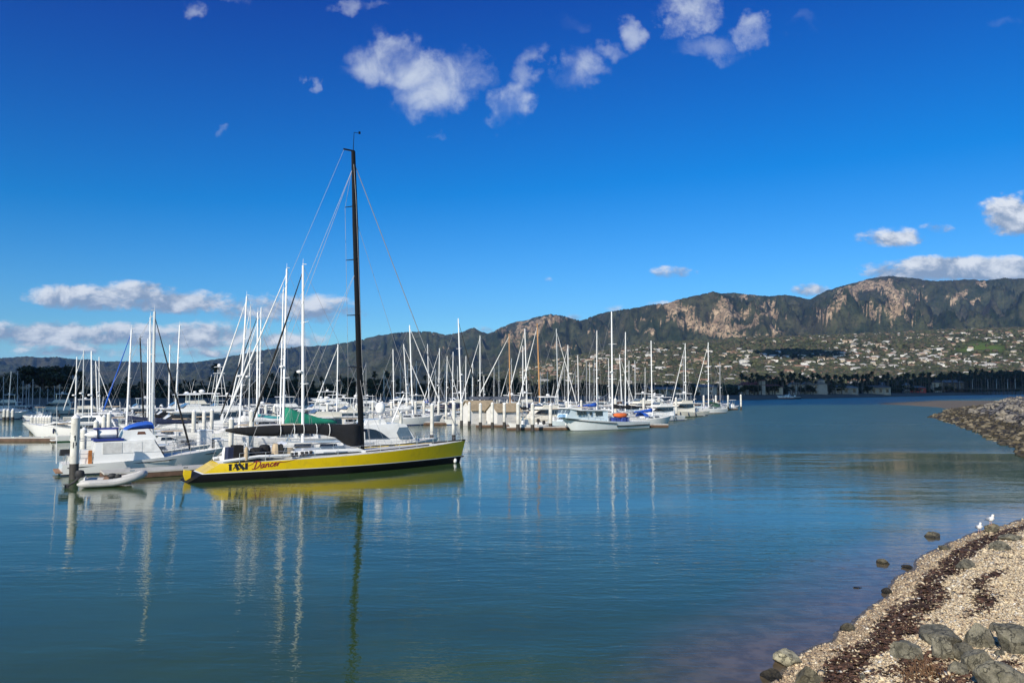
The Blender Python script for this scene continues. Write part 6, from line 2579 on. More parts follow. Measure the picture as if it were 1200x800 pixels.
# ------------------------------------------------------------------ motor boat with the arched window, behind the yellow bow
def arched_boat():
    a = HEAD0 - R(3)
    L = 11.5
    h = Hull(L, 3.7, .95, 1.45, .5, 1.3, .0, .9, .4, .86, 2.4, .03)
    u_, n_ = Vector((math.cos(a), math.sin(a), 0)), Vector((-math.sin(a), math.cos(a), 0))
    mid = at(462, 454, 69)
    org = mid - u_ * 1.0
    PLACED.append((org.x, org.y, L / 2, 1.9, a))
    o = empty('motor_yacht', (org.x, org.y, 0), a, 'white motor boat with long black arched side window and raked windscreen behind yellow bow', 'motor boat')
    h.build('hull', [GEL, STRIPE['blue'], BOTT['blue']], o, .12, .08, 22)
    h.deck(o, DECK)
    off = -1.4

    def lx(px):
        k = (px - 600) / FP
        P = org + n_ * off
        return (k * P.y - P.x) / (u_.x - k * u_.y)
    D = org.y - .8
    xa, xf = lx(428), lx(488)
    zt = 2.95
    wf = lambda x, z: 1.42 - .12 * max(0, z - 1.5) - .10 * max(0, x - 1.2)
    c = MB()
    c.prism([(xa, .85), (xf + .25, 1.1), (xf + .1, 1.35), (xf - .9, zt - .12), (xf - 1.6, zt), (xa, zt - .1)], wf)
    cab = c.build('cabin', GEL, o)
    x0, x1 = lx(429), lx(457)
    for sd in (-1, 1):
        w = MB()
        pr = [(x0, 1.62), (x1, 1.62)] + [(x1 - (x1 - x0) * t, 1.62 + .92 * math.sin(min(1, t * 1.25) * math.pi / 2)) for t in (.08, .2, .35, .55, .8, 1.0)]
        w.panel(pr, wf, (sd,))
        w.build('window', GLASS, cab)
    x2 = lx(466)
    for sd in (-1, 1):
        w = MB()
        w.panel([(x2 + .25, 1.55), (xf - .25, 1.5), (xf - .75, zt - .35), (x2 + .25, zt - .38), (x2, 2.1)], wf, (sd,))
        w.build('window', GLASSB, cab)
    for k in range(2):
        w = MB()
        y0, y1 = -1.15 + 1.17 * k, -1.15 + 1.17 * (k + 1) - .1
        w.slab((xf + .09, y0, 1.5), (xf + .09, y1, 1.5), (xf - .72, y1 * .9, zt - .2), (xf - .72, y0 * .9, zt - .2), .04)
        w.build('windscreen', GLASS, cab)
    f = MB()
    f.prism([(lx(432), zt - .1), (lx(456), zt - .03), (lx(452), zt + .4), (lx(434), zt + .35)], lambda x, z: 1.0)
    f.build('flybridge', GELG if False else GEL, o)
    d = MB()
    d.ball((lx(454), .2, zt + 1.35), .48, 10, 7, 0, (1, 1, 1.25))
    d.tube((lx(454), .2, zt), (lx(454), .2, zt + 1.0), .07, None, 6)
    d.build('radar_dome', GEL, o, 'all')
    b = MB()
    b.tube((lx(468), .2, zt), (lx(482), .2, zt + 2.6), .09, .05, 6)
    b.build('derrick', MASTW, o)
    rl = MB()
    for sd in (-1, 1):
        pts = [(lx(p), sd * 1.1, zt + q) for p, q in ((430, .0), (432, .9), (446, .95), (458, .9), (462, .0))]
        rl.path(pts, .025, 5)
        rl.tube((lx(446), sd * 1.1, zt), (lx(446), sd * 1.1, zt + .95), .02, None, 4)
    rl.build('guard_rail', STEEL, o)
    h.rail(o, .6, .985, .6, 6, .018, .1)


arched_boat()

# ------------------------------------------------------------------ sleek cruiser at left
o, h = motor('express', 14.5, 33, canvas='white')
p = at(93, 454, 91.5)
o.location = (p.x + .5, p.y, 0)
o.rotation_euler = (0, 0, R(182))
PLACED.append((p.x + .5, p.y, 7.3, 2.4, R(182)))
tag(o, 'sleek white express cruiser pointing left beside the low dock at far left', 'motor boat')

# ------------------------------------------------------------------ sailboats with the masts the photo shows
# the ones in front first, so that the rest keep clear of them
sailboat(763, 399, 764, 126.5, 1, 10.2, 'blue', None, 'w', 'white sailboat with bright blue sail cover at right edge of the marina, bow right', None, GEL, 'white', 'green', auto=False, dodger='blue', mr=.12, spreaders=2, jibto=None)
sailboat(830, 401, 830, 181, -1, 11.2, 'forest', 'white', 'w', 'white sailboat with dark green cover, last big sailboat at the right end', None, GEL, 'white', 'red', auto=False, dodger='forest', mr=.13, jibto=(814, 464))
sailboat(181, 365, 180, 61, 1, 10.5, 'navy', 'black', 'a', 'sailboat behind the trawler whose grey mast is the tallest at far left, dark forestay', None, GELC, auto=False, jibto=(228, 546), mr=.17, spreaders=2)
sailboat(336, 315, 332.5, 73, -1, 14, 'green', 'white', 'w', 'sailboat with bright green sail cover behind the black boom cover', None, GEL, auto=True, jibto=(262, 495), mr=.15, spreaders=2, peak=2.6)
sailboat(355, 311, 356, 68.5, -1, 13.5, 'navy', 'black', 'w', 'sailboat with tallest white mast just right of the green sail cover', None, GEL, auto=True, jibto=(296, 494), mr=.15, spreaders=2)
sailboat(716.7, 365, 717.5, 121, -1, 14, 'black', None, 'w', 'sailboat with tallest white mast behind the white workboat and black sail cover', None, GEL, auto=True, mr=.17, spreaders=2)
sailboat(629.5, 379, 633, 131, -1, 13, 'tan', 'white', 't', 'sailboat with tall orange-brown wooden mast right of the boathouses', None, GEL, mr=.17)
sailboat(596.5, 391, 598, 128, -1, 12, 'black', 'white', 't', 'sailboat with dark wooden mast rising above the right boathouse', None, NAVY_H, mr=.14, jibto=(561, 464))
sailboat(537, 373, 541, 130, 1, 13.5, 'navy', 'black', 'w', 'sailboat with tallest white mast left of the boathouses', None, GEL, mr=.16, spreaders=2, jibto=(561, 466))
sailboat(480, 381, 484, 128, 1, 13, 'white', 'white', 'w', 'sailboat with the tallest white mast right of the black mast', None, GEL, mr=.15, jibto=(515, 470))
sailboat(154, 386, 149.5, 87, -1, 11.5, 'navy', 'blue', 'w', 'sailboat with white mast and thick blue furled headsail, left of the trawler cover', None, GEL, jibto=(121, 481), mr=.14, dodger='navy')
sailboat(396, 403, 395, 116, -1, 12, 'navy', 'white', 'w', 'sailboat with long navy boom cover left of the black mast', None, GEL, mr=.13, jibto=(368, 478), dodger='navy')
sailboat(302, 366, 302, 86, -1, 12.5, 'teal', 'black', 'w', 'sailboat with teal sail cover and thick black furled headsail', None, GEL, mr=.14, jibto=(257, 490))
sailboat(289, 347, 281, 83, -1, 13, 'white', 'white', 'w', 'sailboat whose tall white mast leans back left of the black furled headsail', None, GEL, mr=.14, jibto=(249, 470), spreaders=2)
sailboat(176, 372, 177, 77, -1, 12, 'navy', None, 'w', 'sailboat with tall white mast immediately left of the tallest grey mast', None, GEL, mr=.12, spreaders=2)
sailboat(164, 396, 170, 98, -1, 11, 'black', None, 'b', 'sailboat with black mast and red canvas hood behind the trawler', None, GEL, mr=.14, dodger='red')
sailboat(90, 418, 89, 116, -1, None, 'white', None, 'w', 'sailboat with white mast directly behind the marked piling', None, GEL, mr=.12)
sailboat(98, 410, 98, 110, -1, None, 'grey', 'white', 'a', 'sailboat with white furled headsail slanting down left of the marked piling', None, GEL, mr=.11, jibto=(74, 481))
sailboat(107, 411, 109, 104, -1, None, 'blue', None, 'w', 'sailboat with thick white mast just right of the marked piling', None, GEL, mr=.15)
sailboat(112, 423, 116, 122, 1, None, 'navy', 'white', 'w', 'sailboat with white furled headsail slanting down to the right behind trawler', None, GEL, mr=.12, jibto=(133, 483))
sailboat(116, 418, 117.5, 134, -1, None, 'white', None, 'w', 'sailboat with thin white mast, rightmost of the group at marked piling', None, GEL, mr=.11)
sailboat(173.5, 397, 174, 93, -1, None, 'white', None, 'w', 'sailboat with shorter white mast left of the pair of tallest left masts', None, GEL, mr=.13)
sailboat(199, 404, 198.5, 124, 1, None, 'navy', None, 'w', 'sailboat with short white mast between the tallest grey mast and leaning one', None, GEL, mr=.15)
sailboat(210.5, 381, 206, 93, -1, None, 'white', None, 'w', 'sailboat whose white mast leans right, alone right of the tallest grey mast', None, GEL, mr=.13, spreaders=2)
sailboat(293.6, 358, 292.5, 94, -1, None, 'grey', 'white', 'a', 'sailboat with slim pale mast just left of the black furled headsail top', None, GEL, mr=.10, jibto=(268, 485))
sailboat(306, 360, 304, 104, -1, None, 'navy', 'white', 'w', 'sailboat with white mast right beside the black furled headsail top', None, GEL, mr=.12, jibto=(270, 478))
sailboat(332, 339, 329, 81, -1, None, 'white', None, 'w', 'sailboat with white mast just left of the green-covered one', None, GEL, mr=.11)
sailboat(419, 428, 418, 168, 1, None, 'grey', None, 'd', 'sailboat with short grey mast just left of the black mast', None, GEL, mr=.14)
sailboat(460.5, 409, 462, 141, 1, None, 'navy', None, 'w', 'sailboat with first white mast right of the black mast', None, GEL, mr=.13)
sailboat(473, 403, 478, 149, 1, None, 'white', 'white', 'w', 'sailboat with white leaning mast just left of the tallest one right of black mast', None, GEL, mr=.13, jibto=(500, 471))
G5 = 'white-masted sailboats between the black mast and the boathouses'
for xt, yt, xb, D, s, c, j in [(501, 403, 503, 186, 1, 'blue', None), (515, 408, 514, 158, -1, 'navy', 'white'), (524, 417, 523, 175, 1, 'white', 'white'), (531, 412, 530, 163, 1, 'navy', None), (546, 417, 545.5, 172, -1, 'grey', None), (554, 426, 554, 186, 1, 'white', None), (562.5, 393, 562.6, 148, -1, 'navy', 'white'), (567, 440, 567, 204, 1, 'grey', None)]:
    sailboat(xt, yt, xb, D, s, None, c, j, 'w', 'white-masted sailboat in the crowd between the black mast and the boathouses', G5, None, mr=.12)
G6 = 'white-masted sailboats between the wooden mast and the blue-covered sailboat'
for xt, yt, xb, D, s, c, j, mm in [(652, 385, 654, 136, 1, 'navy', 'white', 'a'), (665.5, 404, 666, 152, -1, 'white', 'white', 'w'), (677, 416, 678, 188, 1, 'grey', None, 'w'), (691, 425, 691, 200, -1, 'navy', None, 'a'), (699.5, 387, 699, 149, 1, 'blue', None, 'w'),
                               (713, 420, 714, 204, -1, 'navy', None, 'w'), (726, 415, 729, 187, 1, 'brown', 'white', 'w'), (733, 389, 732.5, 140, -1, 'black', None, 'w'), (744, 422, 744.5, 206, 1, 'white', None, 'a')]:
    sailboat(xt, yt, xb, D, s, None, c, j, mm, 'white-masted sailboat in the crowd between the wooden mast and the blue-covered sailboat', G6, None, mr=.125)
sailboat(612.7, 405, 612.7, 158, 1, None, 'white', None, 'w', 'sailboat with left one of two close white masts left of the orange-brown mast', None, GEL, mr=.12)
sailboat(615, 385, 618, 142, -1, None, 'navy', 'white', 'w', 'sailboat with taller right one of two close white masts left of orange-brown mast', None, GEL, mr=.13)
sailboat(803, 402, 803.5, 164, -1, None, 'brown', 'white', 'w', 'sailboat with brown cover and white mast between the blue-covered and green-covered ones', None, GELC, mr=.12)
sailboat(800.7, 415, 801, 203, 1, None, 'navy', None, 'd', 'sailboat with thin grey mast just behind the brown-covered one', None, GEL, mr=.1)
sailboat(843.7, 424, 843.7, 214, 1, None, 'brown', None, 'd', 'sailboat with grey mast, rightmost mast of the marina', None, GEL, mr=.14)
G7 = 'sailboats in the shaded basin at far left'
for xt, yt, xb, D in [(4, 441, 5, 165), (13, 435, 10.5, 150), (20.5, 435, 21, 172), (27, 446, 27, 178), (34, 450, 34, 186), (38.5, 444, 39, 162), (47, 453, 47, 180), (31, 452, 31, 205), (56, 455, 56, 190), (64, 452, 64, 200), (-6, 440, -6, 158), (70, 450, 70, 178)]:
    sailboat(xt, yt, xb, D, 1 if xt % 2 else -1, None, random.choice(['navy', 'white', 'grey']), None, 'd' if D > 160 else 'a', 'grey-masted sailboat in the shaded basin at far left under the dark trees', G7, None, mr=.12, extras=False)

G8 = 'distant thin masts at the back of the marina'
for k in range(24):
    xt = 428 + 330 * (k + random.random()) / 24
    sailboat(xt, random.uniform(418, 440), xt + random.uniform(-.5, .5), random.uniform(195, 232), random.choice((1, -1)), None, random.choice(['navy', 'white', 'grey', 'brown']), random.choice([None, 'white']), random.choice('wad'),
             'small distant sailboat with thin pale mast at the back of the marina under the trees', G8, None, mr=.09, extras=False)

# ------------------------------------------------------------------ motor boats


def mb_at(key, px, D, sgn, label, group=None, scale=1.0, da=0.0, check=False):
    p = at(px, 454, D)
    return put_motor(key, p.x, p.y, HEAD0 + da + (0 if sgn > 0 else math.pi), label, group, scale, 'motor boat', check)


for key, px, D, s, lab, sc in [('fly1', 218, 90, -1, 'biggest white flybridge motor yacht, left of the tower boat behind the yellow stern', 1.1), ('sport', 252, 104, -1, 'white sportfishing boat with tall tower of white legs above its roof', 1.0),
                               ('sed1', 336, 77, 1, 'white motor boat with dark side windows just left of the green sail cover', 1.0), ('fly2', 634, 122, -1, 'cream flybridge cruiser with windscreen behind the white workboat bow', 1.0),
                               ('sed2', 664, 117, -1, 'pale cabin cruiser tucked left of the workboat deckhouse', .9), ('exp1', 190, 106, -1, 'white express cruiser behind the tallest left masts', 1.0),
                               ('skf1', 178, 67.5, -1, 'small open motorboat with tan top right behind the trawler cover', .9), ('exp2', 206, 72, 1, 'small white cruiser with red stripe behind the trawler bow', .85), ('fly2', 370, 88, -1, 'cream flybridge cruiser behind the black boom cover, right of green cover', 1.0),
                               ('skf1', 616, 110, -1, 'small open boat with tan top between the two black-footed pilings', 1.0), ('skf2', 858, 212, 1, 'small grey open boat at the right tip of the marina', 1.0), ('sed1', 800, 178, 1, 'small cabin boat behind the bow of the blue-covered sailboat', 1.0)]:
    mb_at(key, px, D, s, lab, None, sc)
zones = [
    ('behind the trawler at left', [(105, 215)], (66, 150), 26),
    ('behind the yellow yacht and left of the black mast', [(215, 428)], (66, 170), 64),
    ('across the open water behind the yellow bow', [(430, 560)], (124, 200), 56),
    ('between the boathouses and the workboat mast', [(560, 720)], (117, 205), 54),
    ('near the right end of the marina', [(722, 850)], (128, 215), 34),
    ('in the shaded basin at far left', [(-15, 72)], (138, 200), 8)]
rz_ = random.Random(77)
KN = {'fly1': 'white flybridge motor yacht', 'fly2': 'cream flybridge cruiser', 'sport': 'white tower sportfishing boat', 'exp1': 'white express cruiser', 'exp2': 'red-striped express cruiser', 'sed1': 'white cabin motor boat', 'sed2': 'pale blue cabin motor boat', 'skf1': 'small open motorboat with tan top', 'skf2': 'small grey open motorboat'}
for zname, rngs, (d0, d1), n in zones:
    got, tries = 0, 0
    lo, hi = rngs[0]
    while got < n and tries < 3000:
        tries += 1
        px = rz_.uniform(lo, hi)
        D = d0 + (d1 - d0) * rz_.random() ** 1.7
        edge = float(np.interp(px, [430, 560, 680, 760, 800, 830, 868], [123, 121, 116, 132, 160, 186, 214])) if px > 430 else 66
        if D < edge:
            continue
        key = rz_.choice(['fly1', 'exp1', 'exp2', 'sed1', 'sed2', 'skf1', 'skf2', 'fly2', 'exp1', 'sed1', 'skf1'])
        lab = f'{KN[key]} {zname}'
        if mb_at(key, px, D, rz_.choice([1, -1]), lab, f'{KN[key]}s {zname}', rz_.uniform(.82, 1.08), rz_.uniform(-.04, .04), True):
            got += 1
# boats drawn up on the far beach
for px, D, key, sc, lab in [(919, 404, 'exp2', .95, 'white boat drawn up on the far beach, left of two'), (931, 410, 'skf2', 1.0, 'smaller pale boat on the far beach, right of two'), (1037, 520, 'skf1', .9, 'small white boat alone on the far beach near the wharf')]:
    g0 = land_at(px, D)
    o = put_motor(key, g0.x, g0.y, R(175), lab, None, sc)
    o.location.z = g0.z + .25
for k in ('fly1',):
    pass
for key in PROTO:
    if key not in PROTO_USED:
        for ch in list(PROTO[key].children_recursive):
            bpy.data.objects.remove(ch)
        bpy.data.objects.remove(PROTO[key])

# ------------------------------------------------------------------ foreground beach: boulders, pebbles, weed, gulls; riprap on the breakwater
def rock_mat(name, a, b, lichen, wet=None):
    m = bpy.data.materials.new(name)
    m.use_nodes = True
    g = NT(m.node_tree)
    out = g.n('ShaderNodeOutputMaterial')
    p = g.n('ShaderNodeBsdfPrincipled')
    g.t.links.new(p.outputs[0], out.inputs[0])
    p.inputs['Roughness'].default_value = .85
    oi = g.n('ShaderNodeObjectInfo')
    tc = g.n('ShaderNodeTexCoord')
    va = g.n('ShaderNodeVectorMath', operation='ADD')
    g.t.links.new(tc.outputs['Object'], va.inputs[0])
    g.t.links.new(oi.outputs['Location'], va.inputs[1])
    P = va.outputs[0]
    c = g.mix(g.ramp(g.noise(P, 2.2, 7, .68, .3), .3, .7), c4([x * .75 for x in a]), c4([x * 1.1 for x in b]))
    c = g.mix(g.m('MULTIPLY', g.ramp(g.noise(P, 5, 6, .7), .55, .68), .6), c, c4(lichen))
    c = g.mix(g.m('MULTIPLY', g.ramp(g.noise(P, 26, 4, .7), .5, .7), .45), c, c4([x * .35 for x in a]))
    ck = g.n('ShaderNodeTexVoronoi', feature='DISTANCE_TO_EDGE')
    dv = g.n('ShaderNodeVectorMath', operation='ADD')
    g.put(dv.inputs[0], P)
    nz3 = g.n('ShaderNodeTexNoise')
    g.put(nz3.inputs['Vector'], P)
    nz3.inputs['Scale'].default_value = 2.5
    nz3.inputs['Detail'].default_value = 4
    g.t.links.new(nz3.outputs['Color'], dv.inputs[1])
    g.t.links.new(dv.outputs[0], ck.inputs['Vector'])
    ck.inputs['Scale'].default_value = 1.1
    crack = g.ramp(ck.outputs['Distance'], 0.0, 0.035, 1, 0)
    c = g.mix(g.m('MULTIPLY', crack, 0.7), c, c4([x * .2 for x in a]))
    rv = g.ramp(oi.outputs['Random'], 0, 1, .78, 1.2, False)
    sc = g.n('ShaderNodeVectorMath', operation='SCALE')
    g.t.links.new(c, sc.inputs[0])
    g.put(sc.inputs['Scale'], rv)
    c = sc.outputs[0]
    if wet:
        ge = g.n('ShaderNodeNewGeometry')
        sp = g.n('ShaderNodeSeparateXYZ')
        g.t.links.new(ge.outputs['Position'], sp.inputs[0])
        w = g.ramp(g.m('ADD', sp.outputs[2], g.m('MULTIPLY', g.noise(P, 4, 4), .12)), .06, .24, 1, 0)
        c = g.mix(w, c, c4(wet))
        g.put(p.inputs['Roughness'], g.ramp(w, 0, 1, .85, .3))
    g.t.links.new(c, p.inputs['Base Color'])
    b_ = g.n('ShaderNodeBump')
    b_.inputs['Strength'].default_value = 1.0
    b_.inputs['Distance'].default_value = .07
    g.t.links.new(g.m('ADD', g.noise(P, 7, 7, .7), g.m('SUBTRACT', g.m('MULTIPLY', g.noise(P, 30, 4, .7), .3), g.m('MULTIPLY', crack, .5))), b_.inputs['Height'])
    g.t.links.new(b_.outputs[0], p.inputs['Normal'])
    return m


RK_GREY = rock_mat('rock_grey_olive', (0.11, 0.102, 0.070), (0.275, 0.25, 0.18), (0.17, 0.16, 0.085))
RK_WET = rock_mat('rock_shore', (0.085, 0.072, 0.045), (0.20, 0.175, 0.11), (0.12, 0.105, 0.05), (0.018, 0.016, 0.011))
RK_PALE = rock_mat('rock_pale', (0.30, 0.27, 0.17), (0.50, 0.45, 0.30), (0.25, 0.22, 0.10), (0.06, 0.05, 0.03))
RK_RIP = rock_mat('rock_riprap', (0.13, 0.112, 0.088), (0.32, 0.285, 0.23), (0.19, 0.16, 0.115))
RK_DARK = rock_mat('rock_dark', (0.022, 0.018, 0.012), (0.07, 0.058, 0.038), (0.05, 0.045, 0.02), (0.012, 0.011, 0.009))


def boulder_mesh(name, seed, m, sub=4, planes=20, flat=1.0, dlo=.46, dhi=.84):
    r = np.random.default_rng(seed)
    bm = bmesh.new()
    bmesh.ops.create_icosphere(bm, subdivisions=sub, radius=1)
    v = np.array([q.co[:] for q in bm.verts])
    f = np.array([[q.index for q in fc.verts] for fc in bm.faces])
    bm.free()
    for k in range(planes):
        n = r.normal(size=3)
        n /= np.linalg.norm(n)
        d = r.uniform(dlo, dhi)
        v = v - np.maximum(0, v @ n - d)[:, None] * n * .985
    q = v * 2.1
    amp = .16 * (fbm(q[:, 0] + seed, q[:, 1] + q[:, 2] * .7, 5, seed) - .5) + .10 * (fbm(q[:, 2] * 3 + 4, q[:, 0] * 3 - q[:, 1] * 2, 4, seed + 3) - .5)
    v = v * (1 + amp)[:, None] * np.array([1, 1, flat])
    me = np_mesh(name, v, f, m, smooth=True)
    me.set_sharp_from_angle(angle=R(14))
    return me


def beach_hit(px, py):
    z = 0.0
    for _ in range(14):
        p = gnd(px, py, z)
        z = .5 * z + .5 * float(beach_z(np.array([p.x]), np.array([p.y]))[0])
    return gnd(px, py, z), z


def boulder(x0, y0, x1, y1, seed, m, label, name='boulder', depth=1.0, sink=.27, rz=None, dd=0.0):
    """a rock filling the photo box (x0, y0)-(x1, y1), resting on the beach at its lower edge"""
    p, z = beach_hit((x0 + x1) / 2, y1 - (y1 - y0) * .12)
    k = p.y / FP
    w = (x1 - x0) * k * .5
    hgt = (y1 - y0) * k / max(.55, math.cos(math.atan2(CAM_H - z, p.y)))
    hz = max(.12, hgt * .62)
    o = link_mesh(name, boulder_mesh(name, seed, m), None)
    dy = w * depth
    o.location = (p.x, p.y + dy * .55 + dd, max(z, -.15) + hz * (1 - 2 * sink) * .5)
    o.scale = (w * 1.10, dy * 1.05, hz * 1.08)
    o.rotation_euler = (0, 0, rz if rz is not None else random.uniform(-.35, .35))
    tag(o, label, 'rock')
    return o


for args in [
    (1049, 751, 1096, 777, 3, RK_GREY, 'low wide grey boulder, leftmost of the pile on the foreground beach'),
    (1083, 734, 1137, 761, 4, RK_GREY, 'broad sloping grey-green boulder at back left of the foreground pile'),
    (1093, 748, 1126, 777, 5, RK_GREY, 'round grey boulder in the middle left of the foreground pile'),
    (1137, 727, 1172, 763, 6, RK_GREY, 'tall pointed dark grey boulder, highest of the foreground pile'),
    (1163, 730, 1180, 743, 7, RK_GREY, 'small grey stone peeking behind the tall pointed boulder'),
    (1175, 724, 1226, 772, 8, RK_GREY, 'big dark boulder cut by the right edge of the photo'),
    (1122, 756, 1150, 779, 9, RK_GREY, 'small grey boulder wedged in the centre of the foreground pile'),
    (1136, 763, 1168, 793, 10, RK_GREY, 'smooth rounded grey boulder at lower right of the foreground pile'),
    (1112, 772, 1140, 793, 11, RK_GREY, 'low grey boulder at the bottom of the foreground pile'),
    (1157, 777, 1225, 822, 12, RK_GREY, 'large grey boulder in the bottom right corner'),
    (936, 779, 971, 808, 13, RK_WET, 'tan rounded boulder cut by bottom edge beside the weed'),
    (894, 782, 922, 800, 15, RK_DARK, 'dark wet rock under weed at the bottom waterline'),
    (911, 761, 944, 782, 14, RK_PALE, 'pale yellowish angular rock standing at the bottom waterline'),
    (986, 728, 1006, 741, 16, RK_WET, 'brown rock on the waterline halfway along the beach'),
    (1028, 655.5, 1049, 666, 17, RK_WET, 'rounded brown rock standing alone in shallow water'),
    (1002, 687, 1016, 694.5, 18, RK_DARK, 'small dark rock in shallow water, farthest from the beach'),
    (1084, 622, 1107, 634, 19, RK_WET, 'dark oval rock in the water near the two gulls'),
    (1155, 613, 1175, 625, 20, RK_WET, 'mossy rock on the shore under the right gull'),
    (1122, 656, 1148, 668, 21, RK_GREY, 'flat grey slab sunk in the pale gravel'),
    (1166, 634, 1187, 646, 22, RK_GREY, 'low rounded grey stone sunk in the gravel below the gulls'),
    (1178, 625, 1206, 634, 23, RK_GREY, 'flat grey stone at right edge of the upper gravel'),
    (1102, 637, 1118, 645, 24, RK_WET, 'brown stone by the waterline below the left gull'),
    (1036, 689, 1048, 696, 25, RK_DARK, 'small dark stone lapped by water at the beach edge'),
    (1060, 662, 1074, 667, 26, RK_DARK, 'thin dark rock just off the beach edge'),
    (1168, 764, 1182, 771, 27, RK_GREY, 'small flat stone between the big right boulders'),
    (1008, 790, 1016, 797, 28, RK_GREY, 'fist-sized stone beside dry weed at the bottom edge')]:
    boulder(*args)


def chips():
    r = np.random.default_rng(17)
    n = 100000
    px, py = r.uniform(885, 1225, n), 590 + 225 * r.random(n) ** .8
    sp, cp = math.sin(PITCH), math.cos(PITCH)
    u, v = (px - 600) / FP, (400 - py) / FP
    dx, dy, dz = u, cp - v * sp, sp + v * cp
    z = np.zeros(n)
    for _ in range(10):
        t = (z - CAM_H) / dz
        z = .5 * z + .5 * np.clip(beach_z(dx * t, dy * t), -.3, 4)
    t = (z - CAM_H) / dz
    x, y = dx * t, dy * t
    d = shore_dist(x, y)
    w = wrack(x, y, d)
    ok = (d > .12) & (y > 9) & (y < 60) & (r.random(n) > w * .86)
    x, y, z, d, w = x[ok], y[ok], beach_z(x[ok], y[ok], d[ok]), d[ok], w[ok]
    n = len(x)
    base = np.array([(1, 0, 0), (-1, 0, 0), (0, 1, 0), (0, -1, 0), (0, 0, 1), (0, 0, -1), (.7, .7, .35), (-.7, -.7, .3)], float)
    fc = np.array([(0, 6, 4), (6, 2, 4), (2, 1, 4), (1, 7, 4), (7, 3, 4), (3, 0, 4), (6, 0, 5), (2, 6, 5), (1, 2, 5), (7, 1, 5), (3, 7, 5), (0, 3, 5)])
    sz = (.013 + .020 * r.random(n) ** 2.5 + .03 * (r.random(n) < .02)) * (.8 + y / 50)
    ani = np.stack([1 + .6 * r.random(n), .7 + .5 * r.random(n), .35 + .4 * r.random(n)], 1) * sz[:, None]
    ang = r.random(n) * 6.28
    tl = r.normal(size=(n, 2)) * .35
    L = base[None] * ani[:, None, :] * (1 + .2 * r.normal(size=(n, 8, 1)))
    X = L[..., 0] * np.cos(ang)[:, None] - L[..., 1] * np.sin(ang)[:, None]
    Y = L[..., 0] * np.sin(ang)[:, None] + L[..., 1] * np.cos(ang)[:, None]
    Z = L[..., 2] + X * tl[:, :1] + Y * tl[:, 1:]
    V = np.stack([X + x[:, None], Y + y[:, None], Z + (z + sz * .25)[:, None]], 2).reshape(-1, 3)
    F = (fc[None] + (np.arange(n) * 8)[:, None, None]).reshape(-1, 3)
    cols = [(.53, .44, .30), (.44, .345, .22), (.60, .54, .43), (.33, .24, .15), (.22, .165, .11), (.58, .47, .30), (.68, .65, .58)]
    ms = [mat(f'pebble_{nm}', c, .75, .2, 9) for nm, c in zip(['cream', 'tan', 'pale', 'brown', 'umber', 'sand', 'shell'], cols)]
    pick = r.choice(7, n, p=[.27, .23, .10, .12, .08, .19, .01])
    dark = (r.random(n) < np.clip(1.1 - d, 0, .65))
    pick = np.where(dark, r.choice([3, 4], n), pick)
    tag(link_mesh('beach_pebbles', np_mesh('beach_pebbles', V, F, ms, np.repeat(pick, 12))), kind='stuff')
    # weed scraps
    n = 26000
    px, py = r.uniform(885, 1225, n), 590 + 225 * r.random(n)
    u, v = (px - 600) / FP, (400 - py) / FP
    dx, dy, dz = u, cp - v * sp, sp + v * cp
    z = np.zeros(n)
    for _ in range(10):
        t = (z - CAM_H) / dz
        z = .5 * z + .5 * np.clip(beach_z(dx * t, dy * t), -.3, 4)
    t = (z - CAM_H) / dz
    x, y = dx * t, dy * t
    d = shore_dist(x, y)
    w = wrack(x, y, d)
    ok = (d > .1) & (y > 9) & (y < 55) & (r.random(n) < w * .95 + .012)
    x, y, z = x[ok], y[ok], beach_z(x[ok], y[ok], d[ok])
    n = len(x)
    ang = r.random(n) * 6.28
    ln = .05 + .10 * r.random(n)
    wd = .012 + .022 * r.random(n)
    hz = .02 + .05 * r.random(n)
    ca, sa = np.cos(ang), np.sin(ang)
    P0 = np.stack([x - ca * ln, y - sa * ln, z + .005], 1)
    P1 = np.stack([x + ca * ln, y + sa * ln, z + .005 + hz * .5], 1)
    M_ = np.stack([x - sa * wd, y + ca * wd, z + hz], 1)
    N_ = np.stack([x + sa * wd, y - ca * wd, z + hz * .6], 1)
    V = np.stack([P0, N_, P1, M_], 1).reshape(-1, 3)
    tag(link_mesh('washed_up_weed', np_mesh('washed_up_weed', V, np.arange(4 * n).reshape(-1, 4), [mat('weed_dark', (.036, .018, .011), .8, .4, 6), mat('weed_red', (.085, .042, .025), .8, .4, 6)], r.integers(0, 2, n))), kind='stuff')


chips()


def dry_weed(px, py, seed, label):
    r = random.Random(seed)
    p, z = beach_hit(px, py)
    m = MB()
    for k in range(18):
        a = r.random() * 6.28
        h_ = r.uniform(.15, .42)
        x, y = r.uniform(-.22, .22), r.uniform(-.15, .15)
        m.path([(x, y, -.02), (x + .06 * math.cos(a), y + .06 * math.sin(a), h_ * .6), (x + .16 * math.cos(a), y + .16 * math.sin(a), h_)], [.007, .005, .002], 4)
        for q in range(2):
            b = r.random() * 6.28
            m.tube((x + .06 * math.cos(a), y + .06 * math.sin(a), h_ * .55), (x + .06 * math.cos(a) + .09 * math.cos(b), y + .06 * math.sin(a) + .09 * math.sin(b), h_ * .8), .004, .002, 3)
    o = m.build('dry_weed', mat('dry_stem', (.16, .085, .04), .9, .3, 8), None)
    o.location = (p.x, p.y, z)
    tag(o, label, 'plant')


dry_weed(1070, 797, 1, 'clump of dry brown weed stems at the bottom edge, left of two')
dry_weed(1098, 796, 2, 'clump of dry brown weed stems at the bottom edge, right of two')
dry_weed(1083, 790, 3, 'sparse dry brown weed stems behind and between the two bottom clumps')


